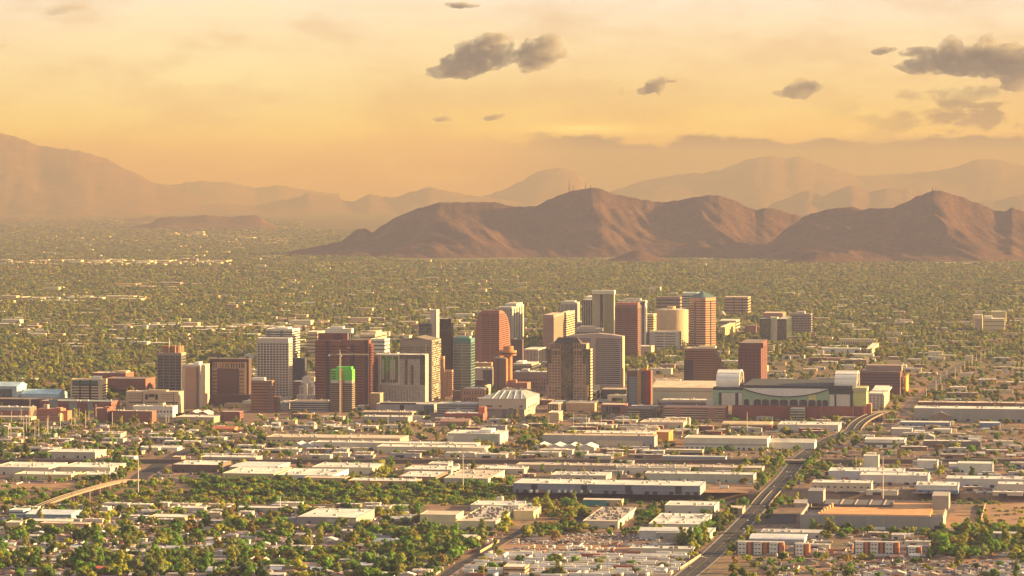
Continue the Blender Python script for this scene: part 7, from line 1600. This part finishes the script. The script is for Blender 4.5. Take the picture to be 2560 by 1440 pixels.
trees((1590, 1700, 1270, 1330), 22, size=(6, 12)); trees((1760, 1870, 1262, 1345), 46, size=(6, 13)); trees((1700, 1770, 1345, 1390), 18, (('tall', 3), ('round', 2)), size=(8, 13), tint=(2, 3, 4, 1, 0, 2)); trees((1900, 2380, 1328, 1350), 44, size=(5, 9)); trees((2050, 2140, 1326, 1332), 6, size=(8, 11)); trees((2320, 2560, 1352, 1400), 60, size=(8, 15), tint=(3, 3, 2, 4, 1, 2)); trees((1830, 2320, 1398, 1448), 64, size=(4, 8)); trees((2320, 2560, 1400, 1448), 24, size=(5, 10)); trees((1940, 2060, 1244, 1262), 20, size=(7, 13), tint=(0, 2, 5, 1, 1, 3))
trees((1150, 1720, 1386, 1446), 34, size=(5, 9), low=True); trees((2380, 2560, 1322, 1336), 34, size=(6, 10), tint=(2, 3, 3, 1, 0, 4)); trees((2440, 2560, 1262, 1310), 26, SCR, size=(4, 8), tint=(0, 2, 4, 2, 2, 1)); trees((2060, 2500, 1238, 1262), 90, SCR, size=(4, 9), tint=(1, 3, 3, 2, 1, 3))
scr = lambda x, y: not (y > 1205 and y < 1224 and x < 190) and not (abs(x - (342 - (y - 1202) * 3.4)) < 16)
trees((0, 1290, 1196, 1262), 760, SCR, size=(6, 13), tint=(3, 3, 3, 2, .4, 4), shape=scr); trees((500, 1240, 1198, 1240), 420, (('wide', 3), ('round', 4), ('shrub', 2)), size=(8, 14), tint=(4, 3, 2, 2, .3, 4)); trees((440, 1240, 1240, 1262), 170, SCR, size=(4, 9), tint=(0, 3, 4, 2, 4, 1)); trees((1000, 1960, 1234, 1264), 240, SCR, size=(3, 7), tint=(1, 3, 3, 3, 2, 1)); trees((2040, 2560, 1232, 1246), 80, (('shrub', 1),), size=(2, 5), tint=(1, 3, 3, 3, 2, 1)); trees((1260, 1920, 1262, 1268), 44, SCR, size=(4, 9))
trees((0, 2560, 1162, 1212), 150, size=(7, 14)); trees((1830, 2000, 1150, 1206), 50, size=(8, 15), tint=(3, 3, 3, 1, 0, 3)); trees((2010, 2090, 1160, 1206), 36, size=(8, 13)); trees((250, 350, 1165, 1202), 46, size=(8, 16), tint=(4, 2, 2, 1, 0, 2)); trees((930, 980, 1165, 1192), 12, size=(8, 15), tint=(0, 1, 6, 0, 2, 1))
trees((0, 660, 1056, 1158), 380, size=(7, 14), tint=(3, 4, 2, 3, 1, 3)); trees((640, 1380, 1046, 1158), 300, size=(7, 14), tint=(2, 4, 2, 3, 2, 2)); trees((1300, 2560, 1044, 1158), 330, size=(7, 14), tint=(2, 4, 2, 3, 2, 2))
trees((0, 2560, 930, 1046), 620, size=(7, 13), tint=(3, 4, 1, 3, 2, 1)); trees((1850, 2560, 890, 1040), 620, size=(8, 15), tint=(3, 4, 1, 3, 2, 1))
FT = (1.5, 6, 2.2, 4, 1.4, 1.0); FK = (('round', 5), ('wide', 3), ('tall', 1))
trees((0, 640, 850, 1000), 2100, FK, (9, 16), FT, gap=.6); trees((640, 1850, 860, 930), 1300, FK, (9, 16), FT, gap=.5); trees((1850, 2560, 820, 900), 1600, FK, (9, 16), FT, gap=.6)
trees((0, 2560, 790, 870), 7000, FK, (8, 15), FT, gap=.5); trees((0, 2560, 730, 800), 10500, FK, (9, 17), FT, gap=.55); trees((0, 2560, 685, 735), 11500, FK, (10, 19), FT, gap=.6); trees((0, 2560, 650, 690), 11500, FK, (12, 22), FT, gap=.6); trees((0, 1000, 612, 652), 7000, FK, (15, 28), FT, gap=.5); trees((0, 900, 575, 614), 4000, FK, (18, 40), FT, gap=.4)
trees((0, 760, 548, 580), 1500, FK, (25, 60), FT, gap=.2); trees((1300, 2560, 640, 652), 1200, FK, (12, 22), FT, gap=.5)

for k in range(8, len(bl) - 10):
    d_ = (bl[k + 1] - bl[k]).normalized(); nr_ = Vector((d_.y, -d_.x, 0))
    for side in (-1, 1):
        for _ in range(3):
            if RND.random() < .62:
                q = bl[k].lerp(bl[k + 1], RND.random()) + nr_ * side * RND.uniform(17, 26); px, py = proj(q); w_ = RND.uniform(6, 11); g, h = tog(q)
                if not occ_hit(g - 2, g + 2, h - 2, h + 2): TREES.append((px, py, RND.choice(('round', 'wide', 'tall')), w_, RND.choice((0, 1, 1, 2, 5, 5))))
TREES.sort(key=lambda q: -q[1])
cnt = {}; mass = []
for px, py, k, w_, ti in TREES:
    inside = -6 < px < 2566 and py < 1445
    noun = KN[k][1]; lim = 290 if noun == 'tree' else 120
    if inside and py > 1262 and cnt.get(noun, 0) < lim:
        cnt[noun] = cnt.get(noun, 0) + 1
        p = gp(px, py); s = RND.randrange(3 if k != 'cone' else 1); r = empty(noun, p, RND.uniform(0, 6.28)); r.scale = (w_, w_, w_ * RND.uniform(.8, 1.15)); r['category'] = noun; r['group'] = f'{noun}s in the foreground'
        tk = bpy.data.objects.new('trunk', TM[k, s]); COL.objects.link(tk); tk.parent = r
        cr = bpy.data.objects.new('crown', CM[k, s][ti]); COL.objects.link(cr); cr.parent = r
        PEND.append((r, f'{TINT[ti][0]} {KN[k][0]}', noun, px, py))
    else: mass.append((px, py, k, w_, ti))
# the rest of the trees, beyond counting: instanced on points
def tree_mass(name, label, pts):
    me = bpy.data.meshes.new(name); me.from_pydata([tuple(gp(q[0], q[1])) if not (CH0 < gd(q[1]) < CH1) else tuple(gp(q[0], q[1]) + Vector((0, 0, -3.0 if q[0] < 1290 else -8.5))) for q in pts], [], [])
    n = len(pts)
    for an, ty, vals in (('idx', 'INT', [RND.choice(IDX[(q[2] if q[2] != 'cone' else 'tall'), q[4]]) for q in pts]), ('rot', 'FLOAT', [RND.uniform(0, 6.28) for _ in pts]), ('siz', 'FLOAT', [q[3] for q in pts]), ('zs', 'FLOAT', [q[3] * (1.0 if q[1] > 740 else .75 if q[1] > 660 else .4) for q in pts])):
        at = me.attributes.new(an, ty, 'POINT'); at.data.foreach_set('value', vals)
    o = bpy.data.objects.new(name, me); COL.objects.link(o); tag(o, label, 'trees', kind='stuff')
    ng = bpy.data.node_groups.new('scatter', 'GeometryNodeTree'); ng.interface.new_socket('Geometry', in_out='INPUT', socket_type='NodeSocketGeometry'); ng.interface.new_socket('Geometry', in_out='OUTPUT', socket_type='NodeSocketGeometry')
    N = ng.nodes; L = ng.links; gi = N.new('NodeGroupInput'); go = N.new('NodeGroupOutput'); ip = N.new('GeometryNodeInstanceOnPoints'); ci = N.new('GeometryNodeCollectionInfo')
    ci.inputs['Collection'].default_value = pcol; ci.inputs['Separate Children'].default_value = True; ci.inputs['Reset Children'].default_value = True
    def na(nm, ty): a = N.new('GeometryNodeInputNamedAttribute'); a.data_type = ty; a.inputs[0].default_value = nm; return a.outputs[0]
    cz = N.new('ShaderNodeCombineXYZ'); L.new(na('rot', 'FLOAT'), cz.inputs[2])
    L.new(gi.outputs[0], ip.inputs['Points']); L.new(ci.outputs[0], ip.inputs['Instance']); ip.inputs['Pick Instance'].default_value = True
    L.new(na('idx', 'INT'), ip.inputs['Instance Index']); L.new(cz.outputs[0], ip.inputs['Rotation']); sx = N.new('ShaderNodeCombineXYZ'); sz = na('siz', 'FLOAT')
    for i in range(2): L.new(sz, sx.inputs[i])
    L.new(na('zs', 'FLOAT'), sx.inputs[2])
    L.new(sx.outputs[0], ip.inputs['Scale']); L.new(ip.outputs[0], go.inputs[0])
    md = o.modifiers.new('scatter', 'NODES'); md.node_group = ng
tree_mass('river_scrub', 'dense green mesquite scrub filling the dry river bed', [q for q in mass if 1194 < q[1] < 1270])
tree_mass('town_trees', 'countless trees between the buildings of the town', [q for q in mass if 870 <= q[1] <= 1194 or q[1] >= 1270])
tree_mass('distant_trees', 'unbroken dark tree cover running out to the mountains', [q for q in mass if q[1] < 870])

# ---- palms
def palm_mesh(seed):
    r = random.Random(seed); mb = MB(); n = 16
    for i in range(n):
        a = 2 * math.pi * i / n + r.uniform(-.2, .2); e = r.uniform(-.5, .9); u = Vector((math.cos(a), math.sin(a), 0)); s = Vector((-math.sin(a), math.cos(a), 0)) * .32; prev = None
        for k in range(4):
            t_ = k / 3; c = u * (2.3 * t_ * math.cos(e * .6)) + Vector((0, 0, 1.5 * t_ * math.sin(e) - 1.3 * t_ * t_)); w_ = s * (1 - .75 * t_) * (0.5 if k == 0 else 1)
            b0 = len(mb.v); mb.v += [tuple(c - w_), tuple(c + w_)]
            if prev is not None: mb.f.append((prev, prev + 1, b0 + 1, b0)); mb.m.append(0)
            prev = b0
    mb.tube((0, 0, -1.6), (0, 0, -.1), .45, .7, 6)
    me = bpy.data.meshes.new('fronds'); me.from_pydata(mb.v, [], mb.f); me.materials.append(M_FOL[1]); return me
PALM = [palm_mesh(i) for i in range(3)]; tmb = MB().tube((0, 0, 0), (.15, 0, 1), .3, .22, 7); PT = bpy.data.meshes.new('palm_trunk'); PT.from_pydata(tmb.v, [], tmb.f); PT.materials.append(wall((.2, .14, .1), name='palm_bark'))
def palm(px, py, h, s=1.0):
    p = gp(px, py); g, hh = tog(p)
    if occ_hit(g - .6, g + .6, hh - .6, hh + .6): return
    r = empty('palm_tree', p, RND.uniform(0, 6)); r['category'] = 'palm'; r['group'] = 'palm trees of the town'
    t_ = bpy.data.objects.new('trunk', PT); COL.objects.link(t_); t_.parent = r; t_.scale = (1, 1, h)
    c = bpy.data.objects.new('crown', RND.choice(PALM)); COL.objects.link(c); c.parent = r; c.location = (.15, 0, h + .1); c.scale = (s, s, s)
    PEND.append((r, 'tall' if h > 13 else 'short', 'palm', px, py))
for x, y, h in ((1142, 1324, 13), (1157, 1320, 15), (972, 1396, 14), (448, 1392, 14), (820, 1318, 9), (831, 1318, 8), (843, 1320, 10), (858, 1322, 8), (700, 1365, 12), (1748, 1372, 17), (1764, 1352, 15), (1775, 1348, 13), (1782, 1338, 15), (1800, 1328, 14), (1812, 1330, 12), (1822, 1318, 12), (1850, 1292, 13), (1834, 1300, 12), (1424, 1030, 14), (1443, 1030, 13), (1456, 1060, 20), (1462, 1066, 18), (1450, 1064, 16), (1495, 1070, 18), (2020, 1385, 8), (1846, 1410, 10), (2215, 1225, 11), (2310, 1204, 14)): palm(x, y, h, 1.15)
for _ in range(60): palm(RND.uniform(0, 2560), RND.uniform(1040, 1160), RND.uniform(9, 18), 1.2)
for _ in range(22): palm(RND.uniform(0, 1250), RND.uniform(1330, 1440), RND.uniform(8, 15), 1.1)
for _ in range(24): palm(RND.uniform(1900, 2560), RND.uniform(880, 1020), RND.uniform(10, 18), 1.3)
label_all()
